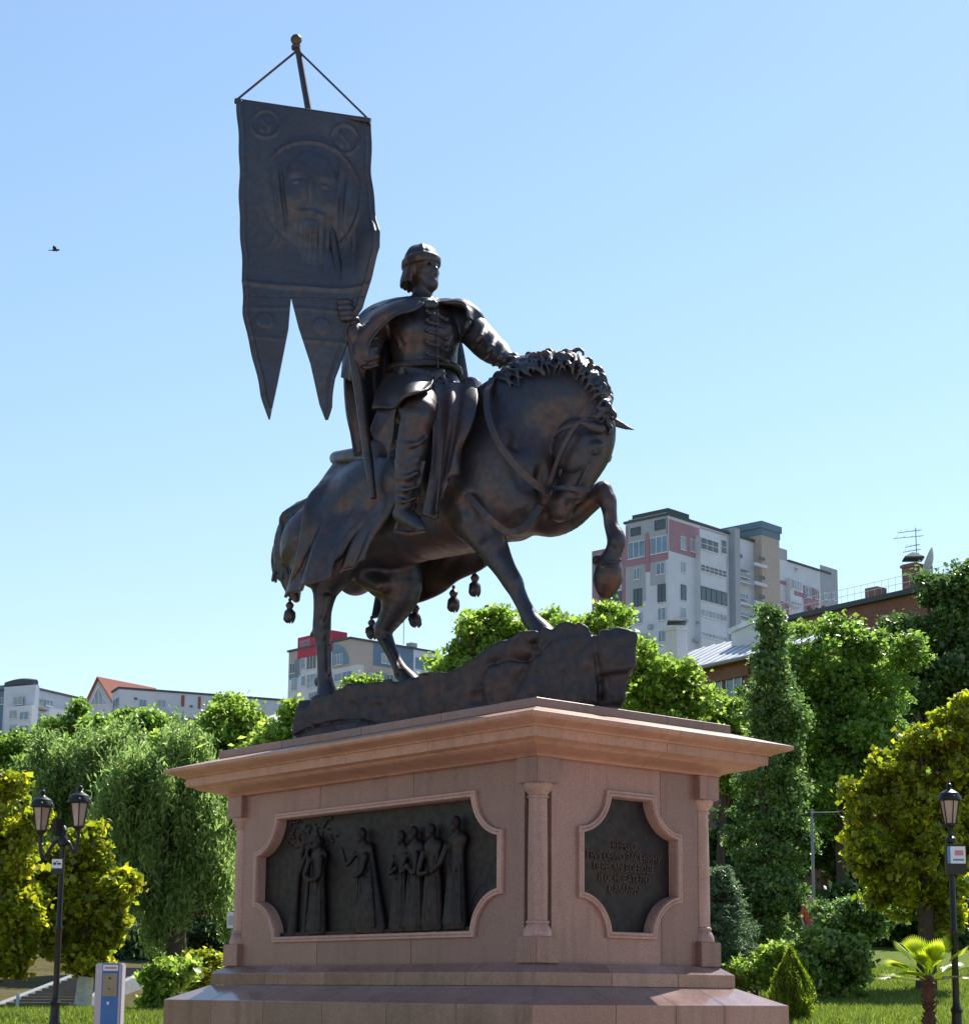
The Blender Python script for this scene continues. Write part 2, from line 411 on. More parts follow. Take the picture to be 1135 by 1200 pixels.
def wall(side, panel):
    h, d = (LX, LY) if side == 's' else (LY, LX)
    d -= WR; h2 = h - BS + .045
    def pt(u, v, n): return (u, -(d + n), v) if side == 's' else (d + n, u, v)
    bm = bmesh.new()
    outer = [bm.verts.new(pt(u, v, 0)) for u, v in ((-h2, Z0 + .001), (h2, Z0 + .001), (h2, Z1 - .001), (-h2, Z1 - .001))]
    cu, cv, w, hh, r_ = panel
    inn = [bm.verts.new(pt(u, v, 0)) for u, v in ear_shape(cu, cv, w, hh, r_, .075)]
    back = [bm.verts.new(pt(u, v, -.17)) for u, v in ear_shape(cu, cv, w, hh, r_, .075)]
    ed = [bm.edges.new((a, b)) for a, b in zip(outer, outer[1:] + outer[:1])] + [bm.edges.new((a, b)) for a, b in zip(inn, inn[1:] + inn[:1])]
    bmesh.ops.triangle_fill(bm, edges=ed, use_beauty=True)
    for i in range(len(inn)):
        j = (i + 1) % len(inn); bm.faces.new((inn[i], inn[j], back[j], back[i]))
    ob = [bm.verts.new(pt(u, v, -.3)) for u, v in ((-h2, Z0 + .001), (h2, Z0 + .001), (h2, Z1 - .001), (-h2, Z1 - .001))]
    for i in range(4):
        j = (i + 1) % 4; bm.faces.new((outer[i], outer[j], ob[j], ob[i]))
    bmesh.ops.recalc_face_normals(bm, faces=bm.faces)
    cuts = [-9] + ([-1.22, .92] if side == 's' else [.62]) + [9]
    zc_ = panel[1]        # the slabs it is faced with
    ua = Vector((1, 0, 0)) if side == 's' else Vector((0, 1, 0))
    for a_, b_ in zip(cuts[:-1], cuts[1:]):
        b2 = bm.copy()
        for lim, sg_ in ((a_ + .004, -1), (b_ - .004, 1)):
            if abs(lim) < 8: bmesh.ops.bisect_plane(b2, geom=b2.verts[:] + b2.edges[:] + b2.faces[:], dist=1e-5, plane_co=ua * lim, plane_no=ua * sg_, clear_outer=True)
        halves = [(0, 0)] if abs(a_) > 8 or abs(b_) > 8 else [(1, 0), (-1, 0)]
        for up_, _ in halves:
            b3 = b2.copy()
            if up_: bmesh.ops.bisect_plane(b3, geom=b3.verts[:] + b3.edges[:] + b3.faces[:], dist=1e-5, plane_co=Vector((0, 0, zc_)), plane_no=Vector((0, 0, -up_)), clear_outer=True)
            me = bpy.data.meshes.new('wall_slab'); b3.to_mesh(me); b3.free(); link('wall_slab', me, GR, ped)
        b2.free()
    bm.free()
    prof = [(0, .0), (0, .035), (.006, .045), (.03, .048), (.036, .040), (.05, .052), (.075, .055), (.082, .045), (.088, .0), (.092, -.12)]
    rings = [[pt(u, v, nz) for u, v in ear_shape(cu, cv, w, hh, r_, i)] for i, nz in prof]  # moulded frame
    V = [p for rg in rings for p in rg]; n = len(rings[0]); F = []
    for a in range(len(rings) - 1):
        for k in range(n): F.append((a*n+k, a*n+(k+1) % n, (a+1)*n+(k+1) % n, (a+1)*n+k))
    fr = link('panel_frame', mesh_py('panel_frame', V, F), GRL, ped)
    bm = bmesh.new(); bm.from_mesh(fr.data); bmesh.ops.recalc_face_normals(bm, faces=bm.faces); bm.to_mesh(fr.data); bm.free()
    fr.data.polygons.foreach_set('use_smooth', np.ones(len(fr.data.polygons), bool)); soft(fr.data, 32)
    return pt
PANEL_S = PANEL_E = None
def bronze(name, dark, mid, warm, rough=.42, metal=.75, scale=1.0):
    m = N(name); co = m.coord()
    a = m.noise(1.6 * scale, 6, .62, co, .3); b = m.noise(9 * scale, 5, .65, co); c = m.noise(60 * scale, 3, .6, co)
    col = m.mix(m.ramp(a, [(.43, (0, 0, 0)), (.68, (1, 1, 1))]), mid, warm)
    col = m.mix(m.ramp(b, [(.36, (.6,)*3), (.60, (0, 0, 0))]), col, dark)
    g = m.n('ShaderNodeNewGeometry')
    m.set(Base_Color=col, Metallic=metal, Roughness=m.ramp(b, [(.3, (rough + .12,)*3), (.7, (rough - .06,)*3)]),
          Normal=m.bump(c, .08, .005, m.bump(b, .10, .012)))
    return m.m
BZ = bronze('dark_bronze', (.038, .040, .047), (.047, .056, .076), (.112, .066, .052), .42, .64)
BZR = bronze('dark_rock_bronze', (.030, .032, .040), (.045, .046, .056), (.085, .052, .045), .52, .6, .7)
BZB = bronze('banner_bronze', (.045, .050, .062), (.064, .076, .100), (.078, .070, .074), .46, .60)
BZP = bronze('black_bronze', (.014, .014, .017), (.024, .023, .026), (.036, .026, .023), .5, .6)
pt_s = wall('s', (-.03, 3.252, 5.60, 1.875, .53))
pt_e = wall('e', (.05, 3.255, 1.865, 1.88, .49))
MB().box((-LX + .35, LY - .4, Z0), (LX - .35, LY - WR, Z1)).build('wall_face', GR, ped)
MB().box((-LX + WR, -LY + .35, Z0), (-LX + .4, LY - .35, Z1)).build('wall_face', GR, ped)
# bronze inscription plate
pl = MB().box((LX - WR - .30, -1.0, 2.2), (LX - WR - .125, 1.1, 4.3)).build('inscription_plate', BZP, ped)
fc = LX - WR - .125
txt = ['\u041a\u041d\u042f\u0417\u042e', '\u0413\u0420\u0418\u0413\u041e\u0420\u0418\u042e \u0417\u0410\u0421\u0415\u041a\u0418\u041d\u0423',
       '\u041f\u0415\u0420\u0412\u041e\u041c\u0423 \u0412\u041e\u0415\u0412\u041e\u0414\u0415', '\u0418 \u041e\u0421\u041d\u041e\u0412\u0410\u0422\u0415\u041b\u042e', '\u0421\u0410\u041c\u0410\u0420\u042b']
LET = bronze('rubbed_bronze_letters', (.05, .036, .03), (.085, .056, .044), (.10, .065, .05), .5, .5)
for i, (t_, z_, w_) in enumerate(zip(txt, (3.50, 3.36, 3.22, 3.08, 2.94), (.42, 1.34, 1.10, .92, .56))):
    cu_ = bpy.data.curves.new('letters', 'FONT'); cu_.body = t_; cu_.align_x = 'CENTER'; cu_.align_y = 'CENTER'
    cu_.size = .138; cu_.extrude = .008; cu_.bevel_depth = .0
    o_ = bpy.data.objects.new('letters', cu_); COL.objects.link(o_)
    bpy.context.view_layer.update()
    me_ = bpy.data.meshes.new_from_object(o_.evaluated_get(bpy.context.evaluated_depsgraph_get()))
    bpy.data.objects.remove(o_)
    wd = max(v.co.x for v in me_.vertices) - min(v.co.x for v in me_.vertices)
    for v in me_.vertices: v.co.x *= w_ / wd
    me_.materials.clear()
    link('letters', me_, LET, pl, (fc + .006, .06, z_), (R(90), 0, R(90)))
# bronze relief: robed figures under a tree
BACK = -(LY - WR - .125)
rel = MB().box((-2.95, BACK, 2.2), (2.85, BACK + .12, 4.3)).build('relief_plate', BZP, ped)
MB().box((-2.3, BACK - .07, 2.385), (2.2, BACK - .001, 2.455)).build('ground_ledge', BZP, rel)
def relief(name, x, z, h, lean=0.0, arms=(), cloak=True, vox=.017):
    """A standing robed figure in high relief, h tall, with folds to the hem."""
    v = Vol((x - .55, BACK - .30, z - .05), (x + .55, BACK + .06, z + h + .08), vox)
    s = h / 1.55; q = .55
    yc = BACK - .06
    v.chain([(x, yc, z + .02, .23*s), (x + .01, yc, z + .5*s, .175*s), (x + lean*.5, yc, z + .95*s, .14*s), (x + lean, yc, z + 1.18*s, .15*s)], .04, q)
    v.seg((x - .12*s + lean, yc, z + 1.2*s), (x + .12*s + lean, yc, z + 1.2*s), .065*s, .065*s, .7, 0, .06)
    v.seg((x + lean, yc - .02, z + 1.25*s), (x + lean*1.3, yc - .03, z + 1.36*s), .055*s, .055*s, 1, 0, .03)
    v.ell((x + lean*1.3, yc - .035, z + 1.44*s), (.072*s, .072*s, .10*s), None, .02)
    v.ell((x + lean*1.3, yc - .09*s, z + 1.37*s), (.05*s, .05*s, .07*s), None, .03)
    for a in arms:
        v.chain([(x + p*s + lean, yc - .05 - d*s, z + zz*s, rr*s) for p, d, zz, rr in a], .03)
    r0 = random.Random(int(x * 1000))
    for i in range(9):
        u = -.17 + .34 * i / 8 + r0.uniform(-.015, .015); w_ = r0.uniform(.014, .024) * s
        yy = yc - .118 * s * math.sqrt(max(.05, 1 - (u / .22) ** 2))
        v.seg((x + u*s*1.1, yy, z + .03), (x + u*s*.7 + lean*.5, yy + .015, z + r0.uniform(.7, 1.05)*s), w_, w_*.5, 1, 0, .012)
    return link(name, v.mesh(name), BZP, rel)
relief('relief_figure', -1.31, 2.46, 1.38, .02, [[(-.15, .03, 1.15, .045), (-.20, .08, .90, .045), (-.02, .11, .82, .038)], [(.15, .03, 1.15, .045), (.17, .08, .86, .045), (-.04, .12, .80, .038)]])
relief('relief_figure', -.18, 2.46, 1.42, -.05, [[(-.13, .03, 1.13, .045), (-.28, .07, .98, .036), (-.36, .09, 1.18, .026), (-.40, .09, 1.25, .018)], [(.13, .03, 1.1, .05), (.10, .09, .84, .042), (-.06, .11, .80, .032)]])
cv2 = Vol((-.6, BACK - .25, 2.4), (.6, BACK + .05, 4.0), .018)
cv2.chain([(-.17, BACK - .05, 3.56, .11), (-.12, BACK - .05, 3.2, .16), (-.06, BACK - .05, 2.85, .21), (.0, BACK - .05, 2.48, .27)], .04, .45)
for i in range(7): cv2.seg((-.20 + .06 * i, BACK - .165, 2.50), (-.20 + .03 * i, BACK - .12, 3.35), .022, .010, 1, 0, .012)
link('relief_cloak', cv2.mesh('relief_cloak'), BZP, rel)
for i_, (x_, z_, w_, h_) in enumerate(((2.25, 2.46, .30, .55), (.35, 2.46, .2, .16))):
    h3 = Vol((x_ - .6, BACK - .15, 2.4), (x_ + .6, BACK + .05, 4.0), .022); h3.ell((x_, BACK + .01, z_), (w_, .045, h_), None, .02); h3.ell((x_ + .12, BACK + .01, z_ + .1), (w_ * .6, .055, h_ * .7), None, .03)
    link('relief_hill', h3.mesh('relief_hill'), BZP, rel)
relief('relief_figure', .60, 2.46, 1.33, .03, [[(-.13, .03, 1.1, .045), (-.15, .08, .86, .04), (.04, .10, .94, .03)]], False)
relief('relief_figure', .93, 2.46, 1.37, -.02, [[(-.13, .03, 1.1, .045), (-.17, .09, .84, .04), (.02, .11, .94, .032)], [(.13, .03, 1.1, .045), (.15, .09, .82, .04), (0, .11, .92, .032)]])
relief('relief_figure', 1.30, 2.46, 1.38, -.02, [[(-.13, .03, 1.1, .045), (-.15, .09, .80, .04), (.06, .11, .80, .034)]])
relief('relief_figure', 1.76, 2.47, 1.44, .02, [[(-.14, .03, 1.12, .045), (-.20, .09, .88, .042), (-.38, .10, .76, .03)]])
tv = Vol((-2.6, BACK - .2, 2.4), (-.7, BACK + .06, 4.25), .018)
tv.chain([(-1.95, BACK - .02, 2.42, .10), (-1.90, BACK - .03, 2.9, .06), (-1.84, BACK - .03, 3.4, .05), (-1.70, BACK - .02, 3.85, .04)], .03)
tv.chain([(-1.84, BACK - .02, 3.3, .04), (-1.62, BACK - .02, 3.65, .035), (-1.5, BACK - .02, 3.9, .03)], .03)
tv.chain([(-1.66, BACK - .03, 2.42, .05), (-1.60, BACK - .05, 2.9, .035), (-1.58, BACK - .05, 3.4, .03), (-1.66, BACK - .04, 3.7, .02)], .03)
r1 = random.Random(4)
for i in range(170):
    a_, b_ = r1.gauss(-1.65, .26), r1.uniform(3.66, 4.12)
    tv.ell((a_, BACK - .01, b_), (r1.uniform(.025, .06), r1.uniform(.01, .025), r1.uniform(.02, .045)), None, .012)
link('relief_tree', tv.mesh('relief_tree'), BZP, rel)
hv = Vol((2.1, BACK - .12, 2.6), (2.95, BACK + .06, 3.8), .03)
hv.ell((2.85, BACK + .02, 2.9), (.62, .06, .62), None, .03)
link('relief_hill', hv.mesh('relief_hill'), BZP, rel)
# ================================================================== bronze horseman
st = empty('equestrian_statue', tuple(SO), 'dark bronze horseman with a forked church banner on a bronze rock above the pedestal', 'statue', HEAD)
def T(v, *rows, **kw):
    """Chain from rows of (px, py, t, radius in picture points[, sideways factor])."""
    v.chain([tuple(P(r[0], r[1], r[2])) + (r[3] * PX,) + tuple(r[4:]) for r in rows], **kw)
# ---------------- rock
prof = [(343, 867), (353, 829), (373, 823), (395, 820), (408, 811), (436, 809), (465, 807), (498, 800), (525, 797), (552, 784), (566, 772), (579, 764), (613, 749),
        (651, 741), (667, 740), (683, 745), (695, 757), (697, 748), (717, 745), (743, 750), (741, 770), (735, 793), (737, 834)]
pp = np.array([P(x, y, -.2) for x, y in prof])[:, [0, 2]]
rk = Vol((pp[:, 0].min() - 1.2, -1.5, -.12), (pp[:, 0].max() + .9, 1.5, pp[:, 1].max() + .2), .03)
gx, gz = [np.arange(rk.n[k]) * rk.vox + rk.lo[k] for k in (0, 2)]
top = np.interp(gx, pp[:-2, 0], np.maximum.accumulate(pp[:-2, 1] * 0 + pp[:-2, 1]) if False else pp[:-2, 1])
gy = np.arange(rk.n[1]) * rk.vox + rk.lo[1]
X_, Y_, Z_ = np.meshgrid(gx, gy, gz, indexing='ij')
def vnoise(x, y, z, seed, f):
    """Smooth value noise on a lattice."""
    g = np.random.default_rng(seed).random((64, 64, 64)).astype(np.float32)
    a = [np.floor(c * f).astype(int) for c in (x, y, z)]; w = [c * f - i for c, i in zip((x, y, z), a)]; w = [t * t * (3 - 2*t) for t in w]
    o = 0
    for i in (0, 1):
        for j in (0, 1):
            for k in (0, 1):
                o = o + g[(a[0]+i) % 64, (a[1]+j) % 64, (a[2]+k) % 64] * (w[0] if i else 1-w[0]) * (w[1] if j else 1-w[1]) * (w[2] if k else 1-w[2])
    return o * 2 - 1
n1 = vnoise(X_, Y_, Z_, 1, 1.7); n2 = vnoise(X_, Y_, Z_, 2, 4.5); n3 = vnoise(X_, Y_, Z_, 3, 9)
r2 = random.Random(11); hwn = np.full(X_.shape[:1] + X_.shape[2:], 9.0); hwp = hwn.copy(); xs_, zs_ = X_[:, 0, :], Z_[:, 0, :]
for i in range(28):                                                     # planes struck off the two flanks
    c = (r2.uniform(pp[0, 0], pp[-1, 0]), r2.uniform(0, 1.2)); q = r2.uniform(.90, 1.24) - .06 * c[1]; b = (r2.uniform(-.65, .65), r2.uniform(-.7, .25))
    pl_ = q + b[0] * (xs_ - c[0]) + b[1] * (zs_ - c[1]) + .5 * np.maximum(np.hypot(xs_ - c[0], (zs_ - c[1]) * 1.3) - .55, 0)
    if i % 2: hwn = np.minimum(hwn, pl_)
    else: hwp = np.minimum(hwp, pl_)
hwn = np.maximum(hwn, .80 - .1 * np.minimum(zs_, 0)); hwp = np.maximum(hwp, .80)
hw = np.where(Y_ < 0, hwn[:, None, :], hwp[:, None, :]) + .03 * n1 + .02 * n2
x0, x1 = pp[0, 0], pp[-1, 0]
slant = np.interp(Z_[0, 0], [0, .3, .9, 1.2], [-.06, -.08, .05, .06])[None, None, :]
XI = X_ + .78 * (Y_ + .2)                                              # the ridge runs obliquely over the block
tp = np.interp(XI, pp[:-2, 0], pp[:-2, 1])
dd = np.maximum.reduce([(Z_ - tp - .06 * n2 * (abs(Y_) > .8) + .10 * np.maximum(np.abs(Y_) - .85, 0)) * .75, (np.abs(Y_) - hw) * .85,
                        (XI - (x1 + slant + .05 * n1 + .03 * n2)) * .8, ((x0 + .08 * Z_ - XI) + .06 * n1 + .04 * n2) * .8, -.02 - Z_])
cr = vnoise(X_ * .7 + .3 * n1, Y_ * .6, Z_ * 1.5, 5, 1.1); cr2 = vnoise(X_ + .2 * n2, Y_, Z_ * .6, 6, 2.8)
xc = P(692, 757, -.2)[0]; xd = P(600, 770, -.2)[0]
dd = dd + .05 * np.exp(-(cr / .04) ** 2) + .02 * np.exp(-(cr2 / .06) ** 2) + .03 * np.abs(n2) + .012 * n3 - .005
dd = dd + .05 * np.exp(-((XI - xc + .10 * n1 + .12 * (Z_ - .9)) / .05) ** 2) * (Z_ > .25) + .035 * np.exp(-((XI - xd + .2 * n1 - .4 * (Z_ - .5)) / .05) ** 2)
dd = dd + .06 * np.clip((XI - xc) / .1, 0, 1) * np.clip((.62 + .08 * n1 - Z_) / .06, 0, 1)
rk.D = dd.astype(np.float32)
link('rock_base', rk.mesh('rock_base'), BZR, st)

# ---------------- horse
hv = Vol((-4.1, -1.15, .3), (3.1, 1.25, 5.9), .026)
hk = dict(k=.22)
# trunk
T(hv, (384, 634, 0, 40, 1.2), (404, 620, 0, 56, 1.06), (440, 608, 0, 64, 1.0), (500, 582, 0, 78, .95), (556, 566, 0, 82, .84), (592, 556, .0, 70, .80), (612, 560, .02, 50, .9), **hk)
# haunches and shoulders
hv.ell(P(388, 640, -.40), (.50, .38, .74), None, .22); hv.ell(P(418, 645, .40), (.50, .38, .72), None, .22)
hv.ell(P(575, 570, -.48), (.48, .28, .80), ((.95, 0, .3), (0, 1, 0), (-.3, 0, .95)), .2); hv.ell(P(610, 572, .48), (.48, .28, .78), None, .2)
hv.ell(P(600, 590, -.28), (.40, .34, .40), None, .15); hv.ell(P(622, 592, .30), (.40, .34, .40), None, .15)
# neck: strongly arched
T(hv, (577, 522, 0, 74, .60), (603, 497, 0, 68, .48), (632, 477, .0, 57, .40), (660, 472, .02, 45, .40), (682, 482, .03, 34, .42), (697, 499, .04, 24, .52), k=.14)
T(hv, (592, 552, 0, 42, .8), (603, 560, 0, 34, .8), k=.14)
# head
T(hv, (702, 507, .04, 20, .80), (695, 521, .04, 24, .72), (683, 543, .04, 23, .68), (671, 566, .04, 18.5, .68), (661, 587, .04, 15.5, .78), (656, 598, .04, 14, .85), k=.05, sub=4)
hv.ell(P(671, 522, -.15), (.33, .11, .38), None, .06); hv.ell(P(676, 520, .24), (.33, .11, .38), None, .06)      # cheeks
T(hv, (650, 530, .06, 9, 1.4), (645, 560, .06, 9, 1.3), (648, 590, .06, 10, 1.2), k=.1)                          # jaw
T(hv, (709, 514, .04, 7, 2.0), (704, 536, .04, 7, 1.8), (690, 562, .04, 6, 1.5), (678, 582, .04, 6, 1.3), k=.08)  # nose bone
hv.ell(P(698, 523, -.15), (.10, .06, .06), None, .05); hv.ell(P(709, 536, .22), (.10, .08, .09), None, .04)       # brows
hv.ell(P(700, 529, -.18), (.07, .05, .05), None, .03, True); hv.ell(P(700, 529.5, -.145), (.045, .04, .04), None, .012)   # eye
T(hv, (694, 530, -.165, 1.3), (700, 527, -.19, 1.4), (706, 530, -.16, 1.2), k=.015); T(hv, (694, 531, -.165, 1.1), (700, 533, -.185, 1.2), (706, 531, -.16, 1.1), k=.015)
T(hv, (690, 545, -.14, 2.2), (682, 562, -.11, 1.8), (675, 576, -.09, 1.4), k=.06)                                # facial crest
hv.ell(P(668, 592, -.075), (.045, .04, .07), None, .02, True); T(hv, (673, 588, -.09, 1.8), (668, 585, -.10, 1.8), (663, 590, -.09, 1.6), k=.03)   # nostril
T(hv, (644, 594, -.10, 1.4), (654, 602, -.12, 1.6), (664, 606, -.06, 1.4), k=.02, cut=True)                      # mouth
T(hv, (652, 508, -.36, 3), (641, 528, -.34, 4.5), (635, 548, -.30, 6), (632, 566, -.26, 6), (636, 580, -.2, 4), k=.05, cut=True)   # hollow behind the jaw
T(hv, (656, 506, -.30, 3), (668, 498, -.28, 3), (684, 500, -.24, 2.5), k=.10, cut=True)
# legs
T(hv, (560, 595, -.42, 40, .85), (568, 622, -.44, 25, .9), (580, 647, -.44, 17.5), (592, 668, -.44, 13), (601, 683, -.44, 12), (606, 693, -.44, 9.5), (613, 708, -.44, 8.6),
  (620, 722, -.44, 10), (626, 732, -.44, 10), k=.1)
T(hv, (627, 731, -.44, 10), (633, 739, -.44, 12.5), (637, 746, -.44, 15), k=.03)
T(hv, (626, 588, .38, 36, .85), (645, 606, .40, 24, .9), (667, 604, .42, 17.5), (687, 591, .42, 13.5), (702, 580, .42, 12.5), (711, 586, .42, 11), (714, 600, .42, 8.6), (716, 616, .42, 8.4),
  (722, 632, .42, 11), (720, 644, .42, 9.5), k=.08, sub=4)
T(hv, (720, 644, .42, 9.5), (714, 660, .42, 13.5), (712, 676, .42, 17.5), (708, 690, .42, 13), k=.03)
hv.half(P(699, 680, .42), P(688, 686, .42) - P(699, 680, .42), .40)
hv.ell(P(702, 657, .42), (.10, .12, .09), None, .04)
T(hv, (727, 656, .22, 2), (716, 659, .17, 2.4), (703, 660, .22, 2), k=.03)
hv.ell(P(706, 574, .42), (.13, .12, .13), None, .06)
T(hv, (372, 640, -.42, 52, .75), (380, 668, -.44, 28, .8), (381, 690, -.44, 16.5), (378, 715, -.44, 11.5), (377, 738, -.44, 11.5), (378, 752, -.44, 9), (379, 775, -.44, 8),
  (381, 796, -.44, 9.5), (382, 805, -.44, 9), k=.1)
T(hv, (366, 744, -.44, 3.5), (371, 738, -.44, 4), k=.05)
T(hv, (382, 804, -.44, 10), (383, 812, -.44, 12.5), (384, 820, -.44, 14.5), k=.03)
T(hv, (450, 655, .40, 46, .8), (468, 688, .42, 30, .85), (464, 712, .42, 19), (454, 730, .42, 13.5), (449, 740, .42, 11.5), (455, 756, .42, 8.8), (464, 775, .42, 7.8), (471, 788, .42, 9.5),
  (475, 794, .42, 9), k=.1)
T(hv, (441, 735, .42, 4.5), (446, 731, .42, 5), k=.05)
T(hv, (475, 792, .42, 10), (480, 799, .42, 12), (484, 806, .42, 14.5), k=.03)
T(hv, (430, 676, 0, 14), (446, 686, 0, 9), k=.15)                                                                # sheath
# forearm and gaskin muscles, knees, hocks, tendons
hv.ell(P(578, 638, -.52), (.17, .10, .26), ((.93, 0, .36), (0, 1, 0), (-.36, 0, .93)), .05); hv.ell(P(568, 632, -.50), (.12, .10, .22), None, .05)
hv.ell(P(652, 606, .28), (.24, .12, .16), None, .05); hv.ell(P(602, 683, -.50), (.08, .06, .11), None, .07)
T(hv, (596, 690, -.50, 3), (606, 708, -.50, 2.6), (614, 722, -.50, 2.8), k=.03); T(hv, (384, 700, -.56, 5), (380, 722, -.56, 3), (374, 738, -.5, 3), k=.04)
T(hv, (374, 754, -.50, 2.6), (375, 776, -.50, 2.4), (376, 794, -.50, 3), k=.03); T(hv, (386, 756, -.50, 2.4), (386, 790, -.50, 2.6), k=.03)
T(hv, (450, 752, .30, 2.6), (460, 772, .30, 2.6), (467, 788, .30, 3), k=.03); hv.ell(P(378, 741, -.52), (.07, .05, .12), None, .05)
hv.ell(P(720, 634, .32), (.08, .06, .10), None, .03); T(hv, (710, 600, .32, 2.6), (711, 618, .32, 2.2), (717, 632, .32, 2.6), k=.03)
for x, y, t in ((380, 800, -.44), (474, 791, .42), (624, 728, -.44)): hv.ell(P(x - 7, y - 1, t), (.06, .07, .08), None, .04)
T(hv, (436, 612, -.84, 3), (428, 640, -.78, 4), (434, 664, -.6, 3), k=.12, cut=True)
# muscle lines
for rows in ( [(612, 610, -.42, 3), (600, 632, -.5, 3)], 
             [(548, 590, -.80, 3), (560, 625, -.72, 3)], [(668, 474, -.30, 3), (640, 480, -.38, 4), (616, 498, -.46, 5), (604, 522, -.52, 4)]):
    T(hv, *rows, k=.22, cut=True)
T(hv, (586, 655, -.56, 2.5), (600, 676, -.50, 2.5), k=.06); T(hv, (656, 590, .25, 2.5), (684, 582, .28, 2.5), k=.06)
horse = link('horse', hv.mesh('horse'), BZ, st)
def lift(pts, vols, gap=.045, smooth=0):
    """Moves points of a cloth or strap out along the line of sight until they clear the sculpted bodies."""
    p = np.array(pts, float); sh = p.shape; q = p.reshape(-1, 3)
    o = np.array([CAM @ _a, CAM @ _n, CAM[2] - SO[2]]); d = o - q; d /= np.linalg.norm(d, axis=1, keepdims=True)
    mv = np.zeros(len(q))
    for st_ in np.arange(0, 1.2, .02)[::-1]:
        x = q + d * st_; bad = np.zeros(len(q), bool)
        for v in vols:
            i = np.round((x - v.lo) / v.vox).astype(int); ok = ((i >= 0) & (i < v.n)).all(1)
            i = np.clip(i, 0, v.n - 1); bad |= ok & (v.D[i[:, 0], i[:, 1], i[:, 2]] < gap)
        mv = np.where((mv == 0) & bad, st_ + .02, mv)
    if smooth and len(sh) == 3:                                       # spread the push to the neighbours, then even it out
        m = mv.reshape(sh[:2])
        for _ in range(2):
            e = np.pad(m, 1, mode='edge'); m = np.max([e[a:a+m.shape[0], b:b+m.shape[1]] for a in (0, 1, 2) for b in (0, 1, 2)], 0)
        for _ in range(smooth):
            e = np.pad(m, 1, mode='edge'); m = sum(e[a:a+m.shape[0], b:b+m.shape[1]] for a in (0, 1, 2) for b in (0, 1, 2)) / 9
        mv = m.ravel()
    return (q + d * mv[:, None]).reshape(sh)
LV = [hv]
# hoof rims, ears
def sculpt(name, lo, hi, vox, rows, parent, mat=None, k=.05, sub=3):
    pts = [[tuple(P(r[0], r[1], r[2])) + (r[3] * PX,) + tuple(r[4:]) for r in rw] for rw in rows]
    al = np.array([p[:3] for c in pts for p in c]); mr = max(p[3] * (max(1, p[4]) if len(p) > 4 else 1) for c in pts for p in c) + .12
    v = Vol(al.min(0) - mr, al.max(0) + mr, vox)
    for c in pts: v.chain(c, k=k, sub=sub)
    return link(name, v.mesh(name), mat or BZ, parent)
sculpt('ear', 0, 0, .014, [[(704, 502, -.16, 6, .8), (695, 500, -.26, 6.5, .6), (686, 497, -.34, 4, .6), (679, 494.5, -.40, 1.2)]], horse)
sculpt('ear', 0, 0, .014, [[(716, 493, .20, 5, .7), (725, 497, .28, 4.2, .5), (734, 501, .34, 2.6, .5), (743, 503.5, .38, .6)]], horse)
# tail: long wavy locks
r3 = random.Random(21); rows = []
rows.append([(372, 588, 0, 9), (350, 604, 0, 15, 1.1), (339, 630, 0, 17, 1.2), (337, 660, 0, 16, 1.2), (343, 690, 0, 10, 1.2), (347, 702, 0, 5)])
for i in range(30):
    a = r3.uniform(-15, 11); t0 = r3.uniform(-.22, .22); ph = r3.uniform(0, 6); w_ = r3.uniform(2.5, 4.2)
    rows.append([(366 + a * .3, 588 + r3.uniform(-4, 4), t0 * .5, w_)] +
                [(349 - 14 * math.sin((j / 5) * 2.2) + a + 3 * math.sin(ph + j * 1.4), 600 + 20 * j + r3.uniform(-3, 3), t0 + .05 * math.sin(ph * 2 + j), w_ * (1 - .1 * j)) for j in range(r3.choice((4, 5, 5)))])
sculpt('tail', 0, 0, .018, rows, horse, k=.012, sub=4)
# mane: curling tufts along the crest
rows = []; crest = crom([(576, 446, 0), (600, 428, 0), (622, 418, .02), (650, 416, .03), (676, 419, .04), (696, 434, .05), (708, 454, .06), (713, 478, .06), (711, 494, .06)], 8)
def along(f):
    x = f * (len(crest) - 1.001); i = int(x); c = crest[i] + (crest[i+1] - crest[i]) * (x - i); d = crest[i+1] - crest[i]; d = d[:2] / np.hypot(*d[:2]); return c, d, np.array([d[1], -d[0]])
for i in range(95):
    f = r3.random(); c, tn, no = along(f); side = r3.choice((-1, -1, 1)); big = .8 + .5 * f
    w_ = r3.uniform(1.9, 3.6) * big; h1 = r3.uniform(0, 5.0) * big; rr = r3.uniform(4.0, 8.0) * big; dr = r3.choice((-1, 1)); turn = r3.uniform(2.0, 3.9)
    p0_ = np.array(c[:2]) - no * r3.uniform(2, 14) * (1 if side < 0 else .4) + tn * r3.uniform(-4, 4); t0 = c[2] + side * r3.uniform(.08, .26)
    row = [(p0_[0], p0_[1], c[2] + side * .05, w_ * 1.1)]; ctr = p0_ + no * h1 + tn * dr * rr
    for k in range(7):
        a = k / 6 * turn; q_ = ctr - tn * dr * rr * math.cos(a) * (1 - .09 * k) + no * rr * math.sin(a) * (1 - .09 * k)
        row.append((q_[0], q_[1], t0 + side * .03 * math.sin(a), w_ * (1 - .1 * k)))
    rows.append(row)
